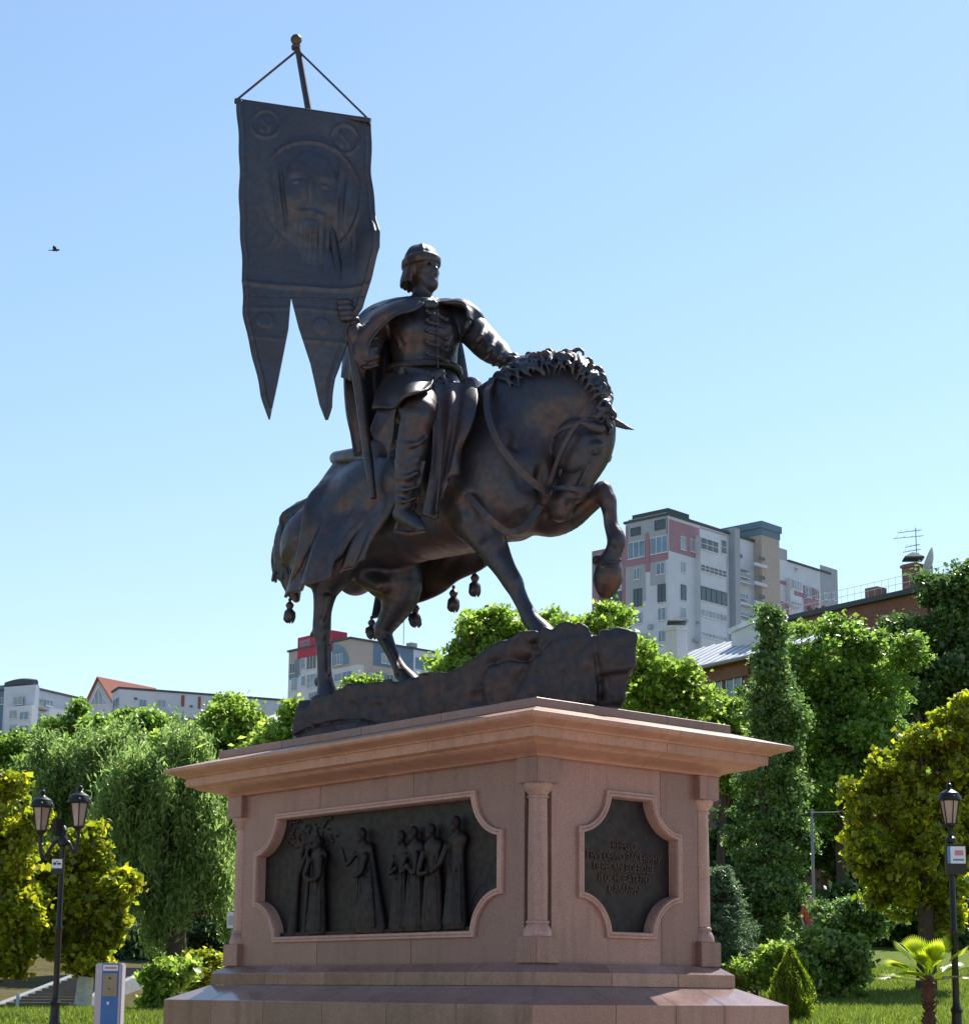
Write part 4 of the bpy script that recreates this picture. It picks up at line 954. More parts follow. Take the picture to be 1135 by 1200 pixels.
for x, y in pieces:
    q = np.stack([BP(a, b) for a, b in zip(x.ravel(), y.ravel())]) if False else None
    # vectorised version of BP
    d = FW[None] + RT[None] * ((x.ravel() - CX) / FPX)[:, None] - UP[None] * ((y.ravel() - CY) / FPX)[:, None]
    t = -1.24 + .0066 * (x.ravel() - pole_x(y.ravel()))
    k = (t - CAM @ _n) / (d @ _n); Xw = CAM + k[:, None] * d
    q = np.stack([Xw @ _a, t, Xw[:, 2] - SO[2]], 1)
    w_ = wave(x.ravel(), y.ravel()); hh_ = hgt(x.ravel(), y.ravel())
    # the relief and the waves stand off the cloth along its own normal
    gn = np.cross(BP(400, 300) - BP(320, 300), BP(360, 250) - BP(360, 350)); gn /= np.linalg.norm(gn); gn = gn if gn @ toward > 0 else -gn
    fr0 = q + gn * (w_ + hh_ + .02)[:, None]; bk0 = q + gn * (w_ - .025)[:, None]
    n0, n1 = x.shape; i = (np.arange(n0 - 1)[:, None] * n1 + np.arange(n1 - 1)[None, :]).ravel(); b = n0 * n1
    f1 = np.stack([i, i+n1, i+n1+1, i+1], 1); f2 = f1[:, ::-1] + b
    rim = np.concatenate([np.arange(n1), np.arange(1, n0) * n1 + n1 - 1, (n0-1)*n1 + np.arange(n1 - 2, -1, -1), np.arange(n0 - 2, 0, -1) * n1])
    r2_ = np.roll(rim, -1); f3 = np.stack([rim, r2_, r2_ + b, rim + b], 1)
    VV.append(np.vstack([fr0, bk0])); FF.append(np.vstack([f1, f2, f3]) + base); base += 2 * b
bc = link('banner_cloth', mesh_np('banner_cloth', np.vstack(VV), np.vstack(FF)), BZB, bn)
bm = bmesh.new(); bm.from_mesh(bc.data); bmesh.ops.remove_doubles(bm, verts=bm.verts, dist=.002); bmesh.ops.recalc_face_normals(bm, faces=bm.faces); bm.to_mesh(bc.data); bm.free()
# ================================================================== ground
def sstep(a, b, x):
    t = np.clip((np.asarray(x, float) - a) / (b - a), 0, 1); return t * t * (3 - 2 * t)
def ground_z(x, y):
    """Paved square round the monument, lawns rising behind it, then the hill with the town."""
    x = np.asarray(x, float); y = np.asarray(y, float)
    d = (x - CAM[0]) * FH[0] + (y - CAM[1]) * FH[1]; l = (x - CAM[0]) * RH[0] + (y - CAM[1]) * RH[1]
    z = np.interp(d, [-50, 27, 33, 40, 46, 60, 80, 120, 200, 300, 420, 700, 4000], [0, 0, 1.15, 1.3, 1.75, 2.9, 5.2, 13, 27, 42, 47, 48, 50])
    z = z + .35 * sstep(2, 9, l) * sstep(30, 44, d) * (1 - sstep(70, 100, d))
    r_ = np.maximum(np.abs(x) - 4.2, np.abs(y) - 2.4)
    return z * sstep(.5, 3.6, r_)
def gz_(x, y): return float(ground_z(x, y))
def on_ground(px, D, dz=0.0):
    p = at(px, 1175, D); return np.array([p[0], p[1], gz_(p[0], p[1]) + dz])
ds = np.concatenate([np.linspace(-60, 20, 24), np.linspace(20.5, 64, 150), np.linspace(66, 320, 70), np.geomspace(330, 4200, 26)])
us = np.concatenate([-np.geomspace(3000, 32, 26), np.linspace(-30, 30, 150), np.geomspace(32, 3000, 26)])
DD, UU = np.meshgrid(ds, us, indexing='ij')
GX = CAM[0] + FH[0] * DD + RH[0] * UU; GY = CAM[1] + FH[1] * DD + RH[1] * UU; GZ = ground_z(GX, GY)
n0, n1 = GX.shape; i = (np.arange(n0 - 1)[:, None] * n1 + np.arange(n1 - 1)[None, :]).ravel()
m = N('ground'); co = m.n('ShaderNodeNewGeometry').outputs['Position']
gr1 = m.noise(.35, 5, .6, co); gr2 = m.noise(9, 4, .7, co); gr3 = m.noise(2.2, 4, .6, co)
grass = m.ramp(gr2, [(.3, (.055, .095, .014)), (.55, (.105, .155, .022)), (.75, (.19, .21, .05))])
grass = m.mix(m.ramp(gr3, [(.52, (0, 0, 0)), (.72, (.7,)*3)]), grass, (.20, .16, .075))
sa = m.n('ShaderNodeAttribute', attribute_name='soil_and_shade').outputs['Fac']
soil_shade_col = m.ramp(gr1, [(.3, (.055, .038, .022)), (.6, (.11, .078, .042)), (.8, (.10, .10, .03))])
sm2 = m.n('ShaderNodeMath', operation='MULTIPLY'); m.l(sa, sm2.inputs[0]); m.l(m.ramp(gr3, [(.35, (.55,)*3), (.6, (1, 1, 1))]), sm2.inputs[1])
grass = m.mix(sm2.outputs[0], grass, soil_shade_col)
# paving round the monument: pink concrete slabs
sx = m.n('ShaderNodeSeparateXYZ'); m.l(co, sx.inputs[0])
def mth(op, a, b=None):
    x = m.n('ShaderNodeMath', operation=op)
    for k, v in enumerate((a, b)):
        if v is None: continue
        if isinstance(v, (int, float)): x.inputs[k].default_value = v
        else: m.l(v, x.inputs[k])
    return x.outputs[0]
br = m.n('ShaderNodeTexBrick'); m.l(co, br.inputs['Vector']); br.inputs['Scale'].default_value = 1.6; br.inputs['Mortar Size'].default_value = .012
br.inputs['Color1'].default_value = (.46, .33, .27, 1); br.inputs['Color2'].default_value = (.40, .31, .27, 1); br.inputs['Mortar'].default_value = (.2, .16, .14, 1)
edge = m.ramp(mth('ADD', sx.outputs[2], mth('MULTIPLY', gr3, .04)), [(.055, (0, 0, 0)), (.062, (1, 1, 1))])
far_ = m.ramp(mth('DIVIDE', sx.outputs[2], 60), [(.30, (0, 0, 0)), (.42, (1, 1, 1))])
grass = m.mix(far_, grass, m.ramp(gr1, [(.35, (.16, .16, .165)), (.65, (.26, .255, .25))]))      # streets and yards of the town, unseen, greyed to cut green bounce
pv_ = m.ramp(m.n('ShaderNodeAttribute', attribute_name='bounce_paving').outputs['Fac'], [(.45, (1, 1, 1)), (.55, (0, 0, 0))])
m.set(Base_Color=m.mix(m.mix(1.0, edge, pv_, 'MULTIPLY'), br.outputs[0], grass), Roughness=.95, Normal=m.bump(gr2, .5, .05)); m.b.inputs['Specular IOR Level'].default_value = .08
bounce_paving = np.clip((5.2 - np.abs(UU + .3)) / .12, 0, 1) * np.clip((58 - DD) / .2, 0, 1)  # strip added out of sight behind the pedestal to bounce warm light
soil_shade = np.clip((DD - 36.6) / 1.5, 0, 1) * np.clip((-3.0 - UU) / 1.5, 0, 1) * np.clip((75 - DD) / 8, 0, 1)  # brown earth of the bank, also darkened to stand for tree shade
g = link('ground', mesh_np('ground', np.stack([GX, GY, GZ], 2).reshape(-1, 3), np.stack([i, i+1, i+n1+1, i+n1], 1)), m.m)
at_ = g.data.attributes.new('soil_and_shade', 'FLOAT', 'POINT'); at_.data.foreach_set('value', soil_shade.ravel().astype(np.float32))
at_ = g.data.attributes.new('bounce_paving', 'FLOAT', 'POINT'); at_.data.foreach_set('value', bounce_paving.ravel().astype(np.float32))
if g.data.polygons[0].normal.z < 0: g.data.flip_normals()
g['kind'] = 'structure'

# ================================================================== plants
def leafmat(name, dark, lite, tip=None, trans=.5, rough=.32):
    m = N(name); r_ = m.island_random(); co = m.coord(); f = m.noise(2.2, 3, .6, co)
    stops = [(.1, dark), (.6, lite)] + ([(.93, tip)] if tip else [])
    c = m.mix(.40, m.ramp(r_, stops), m.ramp(f, [(.35, dark), (.65, lite)]))
    m.set(Base_Color=c, Roughness=rough); m.b.inputs['Specular IOR Level'].default_value = .5
    tr = m.n('ShaderNodeBsdfTranslucent'); hs = m.n('ShaderNodeHueSaturation'); hs.inputs['Value'].default_value = 2.7; hs.inputs['Saturation'].default_value = 1.04
    hs.inputs['Hue'].default_value = .491
    m.l(c, hs.inputs['Color']); m.l(hs.outputs[0], tr.inputs[0])
    mx = m.n('ShaderNodeMixShader'); mx.inputs[0].default_value = trans
    m.l(m.b.outputs[0], mx.inputs[1]); m.l(tr.outputs[0], mx.inputs[2]); m.l(mx.outputs[0], m.out.inputs[0]); return m.m
def barkmat(name, c):
    m = N(name); co = m.coord(); mp = m.n('ShaderNodeMapping'); mp.inputs['Scale'].default_value = (6, 6, 1.2); m.l(co, mp.inputs[0])
    f = m.noise(3, 6, .7, mp.outputs[0])
    m.set(Base_Color=m.ramp(f, [(.3, tuple(x * .5 for x in c)), (.7, c)]), Roughness=.9, Normal=m.bump(f, .6, .04)); return m.m
BARK = barkmat('bark', (.09, .068, .05)); BARK2 = barkmat('dark_bark', (.05, .04, .034))
LM = dict(maple=leafmat('maple_leaf', (.065, .105, .010), (.21, .25, .020), (.46, .43, .035), .56),
          willow=leafmat('willow_leaf', (0.072, 0.123, 0.039), (0.156, 0.246, 0.070), (0.262, 0.345, 0.112), .55),
          elm=leafmat('elm_leaf', (0.059, 0.118, 0.023), (0.131, 0.222, 0.043), (0.239, 0.332, 0.070), .55),
          poplar=leafmat('poplar_leaf', (.043, .091, .027), (.098, .183, .049), (.244, .329, .110), .40, .3),
          poplar2=leafmat('glossy_leaf', (.061, .110, .024), (.134, .220, .049), (.293, .390, .122), .42, .28),
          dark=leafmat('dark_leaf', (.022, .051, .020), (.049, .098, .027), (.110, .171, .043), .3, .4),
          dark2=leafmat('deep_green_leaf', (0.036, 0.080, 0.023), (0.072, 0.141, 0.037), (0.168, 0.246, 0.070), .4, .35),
          ash=leafmat('ash_leaf', (0.083, 0.148, 0.025), (0.179, 0.270, 0.049), (0.323, 0.407, 0.084), .56),
          thuja=leafmat('thuja_leaf', (.06, .10, .010), (.14, .21, .015), (.24, .30, .03), .55),
          spruce=leafmat('spruce_leaf', (.049, .091, .049), (.098, .159, .085), (.159, .232, .110), .35),
          palm=leafmat('palm_leaf', (.14, .20, .012), (.28, .36, .025), (.36, .40, .06), .5))
def leaves(C, size, rg, shape='oval', droop=0.0, up=.15):
    """Mesh arrays of one folded leaf per centre."""
    n = len(C); az = rg.uniform(0, 2 * math.pi, n); el = rg.normal(-droop, .55, n)
    ax = np.stack([np.cos(az) * np.cos(el), np.sin(az) * np.cos(el), np.sin(el)], 1)
    nr = rg.normal(0, 1, (n, 3)); nr[:, 2] += up * 2
    sd_ = np.cross(ax, nr); sd_ /= np.linalg.norm(sd_, axis=1, keepdims=True) + 1e-9; nn = np.cross(sd_, ax)
    s = size * np.clip(rg.lognormal(0, .34, n), .4, 1.9)[:, None]; wd = {'oval': .36, 'long': .13, 'broad': .55}[shape]
    a = C - ax * s * .5; b = C + ax * s * .5; c = C + sd_ * s * wd + nn * s * .10 - ax * s * .06; d = C - sd_ * s * wd + nn * s * .10 - ax * s * .06
    V = np.stack([a, c, b, d], 1).reshape(-1, 3); k = np.arange(n)[:, None] * 4
    return V, np.concatenate([k + np.array([[0, 1, 2]]), k + np.array([[0, 2, 3]])], 1).reshape(-1, 3)
def crown_points(blobs, n, clump, spread, rg, shell=.6, core=.0, gaps=-.06, hang=False):
    """Leaf centres in clumps spread through ellipsoids (centre, radii); returns centres and clump centres."""
    sub = []                                            # every ellipsoid carries smaller lobes, so that outlines are uneven
    for c, r_ in blobs:
        for _ in range(16):
            v = rg.normal(0, 1, 3); v[2] += .2; v /= np.linalg.norm(v); f = rg.uniform(.10, .40)
            sub.append((c + v * r_ * rg.uniform(.40, 1.16), r_ * f * np.array([1, 1, rg.uniform(.7, 1.2)])))
        for _ in range(3): sub.append((c + rg.normal(0, .3, 3) * r_, r_ * rg.uniform(.25, .45)))
    w = np.array([r_[0] * r_[1] * r_[2] for _, r_ in sub]) ** .66 * rg.uniform(.5, 1.5, len(sub)); w /= w.sum(); nc = max(8, n // clump)
    wh = rg.choice(len(sub), nc, p=w); v = rg.normal(0, 1, (nc, 3)); v[:, 2] += .2; v /= np.linalg.norm(v, axis=1, keepdims=True)
    rad = np.where(rg.random(nc) < shell, rg.uniform(.70, 1.12, nc), rg.uniform(core, .8, nc)) * np.where(rg.random(nc) < .10, rg.uniform(1.1, 1.7, nc), 1)
    c = np.array([sub[i][0] for i in wh]); r_ = np.array([sub[i][1] for i in wh])
    cc = c + v * r_ * rad[:, None]
    fr0 = 1.15 / np.mean([r_[0] for _, r_ in blobs]); keep = vnoise(cc[:, 0] + 90, cc[:, 1] + 90, cc[:, 2] + 90, int(rg.integers(1, 999)), 2.8 * fr0) + .7 * vnoise(cc[:, 0] + 50, cc[:, 1] + 50, cc[:, 2] + 50, int(rg.integers(1, 999)), 6.5 * fr0) > gaps
    cc = cc[keep]; nc = len(cc)                          # hollows where the dark of the crown or the sky shows through
    k = rg.integers(0, nc, n); sp = spread * rg.uniform(.28, .85, nc)[k]
    o = rg.normal(0, 1, (n, 3)) * sp[:, None] * (np.array([.7, .7, 1.5]) if hang else np.array([1, 1, .6]))
    return cc[k] + o, cc
def tree(name, label, cat, base, blobs, n, lsize, mat, seed, trunk=.16, clump=45, spread=.3, shape='oval', droop=.2, group=None, bark=None, limbs=16, shell=.62, white=0, fork=.35, rz=0, gaps=-.06):
    """blobs are relative to the base; the crown and the wood are two parts."""
    rg = np.random.default_rng(seed); b = np.asarray(base, float)
    root = empty(name, tuple(b), label, cat, rz, group)
    pts, cc = crown_points(blobs, n, clump, spread, rg, shell, hang=shape == 'long', gaps=gaps)
    V, F = leaves(pts, lsize, rg, shape, droop)
    link('crown', mesh_np('crown', V, F, False), mat, root)
    top = max(c[2] + r_[2] * .5 for c, r_ in blobs); cx_ = np.mean([c[0] for c, _ in blobs]); cy_ = np.mean([c[1] for c, _ in blobs])
    mb = MB(); zf = top * fork
    ax = [np.array([0, 0, -.2])] + [np.array([cx_ * f + rg.normal(0, .05), cy_ * f + rg.normal(0, .05), top * f]) for f in (.15, fork, .6, .8, 1.0)]
    mb.tube(ax, [trunk * 1.35, trunk * 1.05, trunk * .9, trunk * .6, trunk * .38, trunk * .12], 10)
    for t in cc[rg.permutation(len(cc))[:limbs]]:
        f = np.clip(t[2] / top * rg.uniform(.45, .8), fork * .8, .9); s0 = np.array([cx_ * f, cy_ * f, top * f]); mid = s0 + (t - s0) * .5 + np.array([0, 0, .12 * np.linalg.norm(t - s0)])
        r0 = trunk * .42 * (1.1 - f)+ .012
        mb.tube([s0, mid, t], [r0, r0 * .6, .008], 6, False)
    mb.build('trunk', bark or BARK, root, True)
    if white:
        MB().tube([ax[1] * (z_ / ax[1][2]) if z_ > 0 else np.array([0, 0, z_]) for z_ in (-.15, .02, white * .5, white)], [trunk * 1.46, trunk * 1.42, trunk * 1.34, trunk * 1.28], 14).build('whitewash', WHITEWASH, root, True)
    return root
WHITEWASH = plain('whitewash', (.55, .58, .56), .9, 0, .25, 9)
def px_blobs(base, D, lst, depth=.9):
    """Crown ellipsoids from (px, py, rx, ry) at distance D, relative to the base; depth scales the radius along the view."""
    out = []; k = D / FPX
    for i, e in enumerate(lst):
        x, y, rx, ry = e[:4]; dd_ = e[4] if len(e) > 4 else 0
        c = at(x, y, D + dd_) - base; k2 = (D + dd_) / FPX; r_ = rx * k2
        out.append((c, np.array([r_, r_ * depth if depth < 1 else r_, ry * k2])))
    return out
def ptree(name, label, cat, px, D, lst, n, lsize, mat, seed, **kw):
    b = on_ground(px, D); return tree(name, label, cat, b, px_blobs(b, D, lst), int(n * .98), lsize * 1.04, LM[mat], seed, **kw)
# --- left side, near to far
G1 = 'trees on the slope left of the monument'
ptree('maple_tree', 'yellow green maple with whitewashed trunk standing behind the double street lamp', 'tree', 97, 38,
      [(96, 1005, 36, 30), (60, 1040, 38, 34), (122, 1030, 32, 36), (98, 1075, 46, 32), (66, 1098, 34, 28), (130, 1088, 22, 34), (100, 984, 24, 16), (96, 1120, 42, 22)], 40000, .10, 'maple', 1, trunk=.125, clump=34, spread=.15, gaps=-.10, shape='broad', white=.62, limbs=22, fork=.22)
ptree('maple_tree', 'yellow green maple cut by the left picture edge behind the lamp', 'tree', -12, 37,
      [(-10, 960, 50, 48), (10, 1010, 46, 44), (-20, 1070, 54, 46), (18, 1085, 42, 40), (4, 1120, 44, 26)], 40000, .10, 'maple', 2, trunk=.16, clump=34, spread=.15, gaps=-.10, shape='broad', limbs=18)
ptree('willow_tree', 'large feathery grey green willow with dark trunk beside the left corner column', 'tree', 208, 50,
      [(200, 940, 62, 44), (150, 945, 44, 38), (245, 975, 48, 50), (205, 1000, 66, 44), (160, 1010, 40, 50), (255, 1040, 40, 50), (180, 1050, 56, 36), (215, 890, 30, 26)], 110000, .17, 'willow', 3, trunk=.24, clump=60, spread=.34, shape='long', droop=.9, limbs=36, fork=.3)
ptree('willow_tree', 'feathery light green willow rising over the left street lamp', 'tree', 120, 62,
      [(105, 900, 46, 36), (140, 905, 40, 40), (70, 935, 50, 40), (120, 950, 60, 40), (55, 900, 34, 24)], 70000, .19, 'willow', 4, trunk=.22, clump=60, spread=.36, shape='long', droop=.7, limbs=26)
for i, (px, D, lst, lab, mt) in enumerate([
    (20, 68, [(20, 885, 46, 30), (-10, 905, 40, 40), (50, 915, 46, 40), (10, 950, 60, 40)], 'light green tree below the left apartment block with two bay windows', 'elm'),
    (250, 72, [(250, 860, 40, 30), (285, 850, 26, 26), (215, 880, 40, 30), (268, 822, 13, 14), (300, 872, 36, 28), (255, 910, 60, 40)], 'bushy green tree with one tall spray above the cornice left end', 'ash'),
    (165, 80, [(165, 862, 30, 24), (125, 865, 30, 18), (150, 895, 60, 34), (190, 885, 36, 28)], 'green tree in front of the grey house with a glazed gable', 'elm'),
    (352, 60, [(350, 848, 15, 22), (335, 872, 22, 20), (320, 890, 30, 24), (362, 870, 20, 26)], 'small bright tree peeping out between bronze rock and cornice', 'ash'),
    (82, 95, [(88, 838, 16, 16), (70, 858, 26, 18), (100, 856, 20, 16), (60, 880, 40, 26)], 'sparse far tree against the apartment blocks on the horizon', 'elm'),
    (160, 100, [(152, 842, 14, 8), (140, 858, 26, 14), (165, 852, 12, 10)], 'low spreading far tree before the house with a red gable roof', 'elm')]):
    ptree('broadleaf_tree', lab, 'tree', px, D, lst, 44000 if i < 3 else 18000, .17, mt, 10 + i, trunk=.2, clump=40, spread=.34, group=G1, limbs=18)
# understorey: dark trees that close the view under the crowns
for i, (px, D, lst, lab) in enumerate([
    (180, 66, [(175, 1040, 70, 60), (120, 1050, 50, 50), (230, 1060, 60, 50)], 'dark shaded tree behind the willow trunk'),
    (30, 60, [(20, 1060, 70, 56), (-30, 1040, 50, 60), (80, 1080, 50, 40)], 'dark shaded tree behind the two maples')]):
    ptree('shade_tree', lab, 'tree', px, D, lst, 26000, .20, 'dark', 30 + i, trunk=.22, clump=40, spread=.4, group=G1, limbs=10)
ptree('hedge', 'dark hedge added for the shade under the willow left of the pedestal', 'hedge', 205, 56, [(150, 1110, 26, 24), (178, 1112, 26, 22), (205, 1110, 28, 24), (235, 1108, 28, 24), (262, 1112, 20, 22), (120, 1114, 24, 20)], 22000, .13, 'dark', 36, trunk=.05, clump=30, spread=.2, limbs=20, fork=.1, gaps=-.6)  # added dark foliage that paints in the shade under the willow
# --- behind the horse
G2 = 'leafy trees behind the horse'
for i, (px, D, lst, lab, n) in enumerate([
    (570, 62, [(575, 735, 42, 26), (540, 765, 40, 26), (600, 760, 46, 34), (520, 792, 30, 16), (560, 800, 60, 40)], 'sunny green tree showing between the planted foreleg and far hind leg', 34000),
    (690, 58, [(690, 735, 46, 22), (665, 750, 40, 30), (720, 745, 24, 22), (700, 790, 60, 44)], 'sunny green tree rising behind the horse raised hoof', 32000),
    (780, 60, [(775, 790, 36, 26), (800, 815, 30, 26), (760, 820, 36, 40), (745, 775, 16, 22), (790, 850, 40, 30)], 'bright tree at the front end of the bronze rock', 28000),
    (440, 84, [(430, 812, 30, 14), (465, 818, 18, 14), (410, 832, 36, 20)], 'low tree tops between the horse hind legs', 14000)]):
    ptree('broadleaf_tree', lab, 'tree', px, D, lst, n, .145, 'ash', 40 + i, trunk=.2, clump=34, spread=.28, group=G2, limbs=20)
# --- right side
ptree('poplar_tree', 'tall narrow pyramidal poplar right of the pedestal cornice', 'tree', 905, 56,
      [(905, 745, 15, 34), (906, 800, 30, 46), (903, 855, 42, 50), (920, 880, 30, 40), (900, 925, 50, 54), (925, 960, 30, 50), (896, 1000, 52, 54), (915, 1050, 44, 50), (880, 1060, 36, 44), (897, 716, 6, 14), (901, 738, 11, 24), (905, 768, 20, 30)], 90000, .105, 'poplar', 60, trunk=.2, clump=30, spread=.22, limbs=40, droop=-.5, fork=.12)
ptree('broadleaf_tree', 'big dark green tree towering at the upper right edge under the dish', 'tree', 1105, 74,
      [(1112, 704, 32, 26), (1134, 690, 30, 28), (1068, 744, 30, 28), (1110, 750, 52, 42), (1052, 790, 32, 36), (1088, 800, 48, 46), (1130, 800, 44, 52), (1062, 860, 42, 48), (1112, 860, 48, 42), (1042, 900, 40, 48)], 80000, .17, 'dark2', 61, trunk=.3, clump=40, spread=.42, limbs=30)
ptree('broadleaf_tree', 'light green tree between the poplar and the big dark tree', 'tree', 985, 66,
      [(962, 764, 30, 32), (1000, 758, 28, 24), (937, 800, 24, 38), (985, 808, 46, 40), (1030, 800, 32, 34), (950, 850, 38, 46), (1005, 868, 52, 46), (1040, 850, 28, 38), (962, 920, 38, 46), (1015, 930, 44, 46), (975, 735, 12, 16), (1055, 770, 22, 26), (920, 850, 22, 40), (1070, 905, 34, 40)], 60000, .15, 'elm', 62, trunk=.22, clump=36, spread=.34, limbs=22)
ptree('broadleaf_tree', 'thin pale tree left of the poplar under the metal roof', 'tree', 848, 62,
      [(850, 850, 26, 30), (835, 880, 24, 26), (862, 900, 26, 40), (838, 830, 12, 16)], 17000, .14, 'ash', 63, trunk=.16, clump=28, spread=.28, limbs=16)
ptree('maple_tree', 'large yellow green maple filling the right edge behind the single street lamp', 'tree', 1085, 42,
      [(1122, 848, 32, 26), (1082, 874, 34, 26), (1042, 906, 34, 30), (1010, 950, 26, 38), (1060, 950, 46, 40), (1110, 920, 44, 46), (1018, 1000, 32, 32), (1075, 1010, 48, 42), (1125, 1000, 32, 46), (1050, 1042, 40, 24), (1105, 1056, 46, 28), (1140, 880, 30, 40)], 85000, .105, 'maple', 64, trunk=.2, clump=34, spread=.17, gaps=-.10, shape='broad', limbs=30, fork=.3)
G3 = 'shaded trees behind the right lawn'
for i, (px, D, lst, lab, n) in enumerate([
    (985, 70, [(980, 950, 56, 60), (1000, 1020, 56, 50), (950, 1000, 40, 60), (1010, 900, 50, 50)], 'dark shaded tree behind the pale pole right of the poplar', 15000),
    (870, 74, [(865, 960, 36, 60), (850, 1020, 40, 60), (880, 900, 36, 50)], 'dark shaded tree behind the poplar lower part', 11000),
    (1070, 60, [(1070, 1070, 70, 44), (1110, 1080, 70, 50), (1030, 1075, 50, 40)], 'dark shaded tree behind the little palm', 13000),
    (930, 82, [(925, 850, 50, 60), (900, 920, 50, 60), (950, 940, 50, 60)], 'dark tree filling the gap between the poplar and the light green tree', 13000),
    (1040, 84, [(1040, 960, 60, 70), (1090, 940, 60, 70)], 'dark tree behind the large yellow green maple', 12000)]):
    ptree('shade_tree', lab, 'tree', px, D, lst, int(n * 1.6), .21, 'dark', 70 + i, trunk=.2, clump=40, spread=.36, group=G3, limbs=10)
# --- shrubs
def shrub(name, label, px, D, lst, n, lsize, mat, seed, **kw):
    return ptree(name, label, 'shrub', px, D, lst, n, lsize, mat, seed, trunk=.04, limbs=14, fork=.12, **kw)
shrub('shrub', 'bright green leafy shrub left of the pedestal lower corner', 195, 36, [(190, 1155, 24, 26), (205, 1140, 24, 18), (185, 1180, 16, 20)], 9000, .10, 'ash', 80, clump=14, spread=.13, shape='broad')
shrub('shrub', 'yellowish round shrub tucked against the pedestal left end', 245, 38, [(240, 1140, 18, 22), (225, 1135, 18, 18)], 7000, .10, 'maple', 81, clump=14, spread=.13)
shrub('shrub', 'glossy leaved bush with the standing person behind it', 965, 40, [(955, 1122, 34, 30), (985, 1145, 30, 34), (938, 1160, 28, 30), (1000, 1118, 18, 24), (968, 1175, 36, 22), (1000, 1160, 16, 24)], 15000, .10, 'poplar2', 82, clump=26, spread=.14, shape='broad')
shrub('shrub', 'arching grey green bush under the yellow green maple', 1000, 47, [(985, 1070, 36, 16), (1015, 1080, 36, 22), (975, 1085, 26, 14)], 11000, .11, 'poplar', 83, clump=20, spread=.2)
shrub('shrub', 'low bush between the spruce and the pedestal step', 885, 40, [(880, 1145, 26, 18), (905, 1120, 18, 18)], 8000, .09, 'ash', 84, clump=14, spread=.13)
# spruce with tiered branches beside the right corner column
def spruce(label, px, D, h, w, seed):
    rg = np.random.default_rng(seed); b = on_ground(px, D); root = empty('spruce_tree', tuple(b), label, 'tree'); pts = []; mb = MB()
    mb.tube([(0, 0, -.1), (0, 0, h * .5), (0, 0, h)], [.09, .06, .01], 8)
    for k in range(46):
        f = (k + rg.random()) / 46; z = h * (.06 + .92 * f); L_ = w * (1 - f) ** .8 * rg.uniform(.8, 1.15) + .05
        for a in rg.uniform(0, 2 * math.pi, 5):
            e = np.array([math.cos(a) * L_, math.sin(a) * L_, z + L_ * .10]); mb.tube([(0, 0, z), e], [.018, .004], 5, False)
            t = rg.random(120) ** .6
            pts.append(np.array([0, 0, z]) + (e - np.array([0, 0, z])) * t[:, None] + rg.normal(0, 1, (120, 3)) * np.array([.09, .09, .05]))
    V, F = leaves(np.vstack(pts), .10, rg, 'long', .1, .6)
    link('crown', mesh_np('crown', V, F, False), LM['spruce'], root); mb.build('trunk', BARK2, root, True); return root
spruce('young pale spruce with tiered branches beside the right corner column', 846, 41, 2.9, 1.15, 90)
def thuja(label, px, D, h, w, seed, lean=0):
    rg = np.random.default_rng(seed); b = on_ground(px, D); root = empty('thuja_bush', tuple(b), label, 'shrub')
    n = 9000; f = rg.random(n) ** .8; a = rg.uniform(0, 2 * math.pi, n); lob = 1 + .14 * np.sin(a * 5 + f * 9) + .08 * np.sin(a * 11)
    r_ = w * np.interp(f, [0, .25, .6, 1], [.75, 1, .72, .03]) * lob * np.sqrt(rg.uniform(.35, 1, n))
    C_ = np.stack([r_ * np.cos(a) + lean * f * h, r_ * np.sin(a), f * h], 1)
    V, F = leaves(C_, .10, rg, 'long', -1.1, .0); link('crown', mesh_np('crown', V, F, False), LM['thuja'], root)
    MB().tube([(0, 0, -.1), (lean * h * .8, 0, h * .8)], [.05, .01], 6).build('trunk', BARK2, root); return root
thuja('bright yellow green thuja cone beside the pedestal step', 927, 33.5, 1.25, .42, 91)

# --- woods on the hill between the park and the town, one mass
rg = np.random.default_rng(123); C_ = []
for _ in range(150):
    D = rg.uniform(92, 150); u = rg.uniform(-95, 95); x = CAM[0] + FH[0] * D + RH[0] * u; y = CAM[1] + FH[1] * D + RH[1] * u; z = gz_(x, y)
    if 8 < u < 46 and D > 84: continue
    r_ = rg.uniform(2.2, 4.2); v = rg.normal(0, 1, (420, 3)); v /= np.linalg.norm(v, axis=1, keepdims=True); v *= rg.uniform(.7, 1.08, (420, 1))
    C_.append(np.array([x, y, z + r_ * .7]) + v * np.array([r_, r_, r_ * .72]) + rg.normal(0, .2, (420, 3)))
V, F = leaves(np.vstack(C_), .55, rg, 'broad', .2)
hw_ = link('hill_wood', mesh_np('hill_wood', V, F, False), LM['elm']); hw_['kind'] = 'stuff'
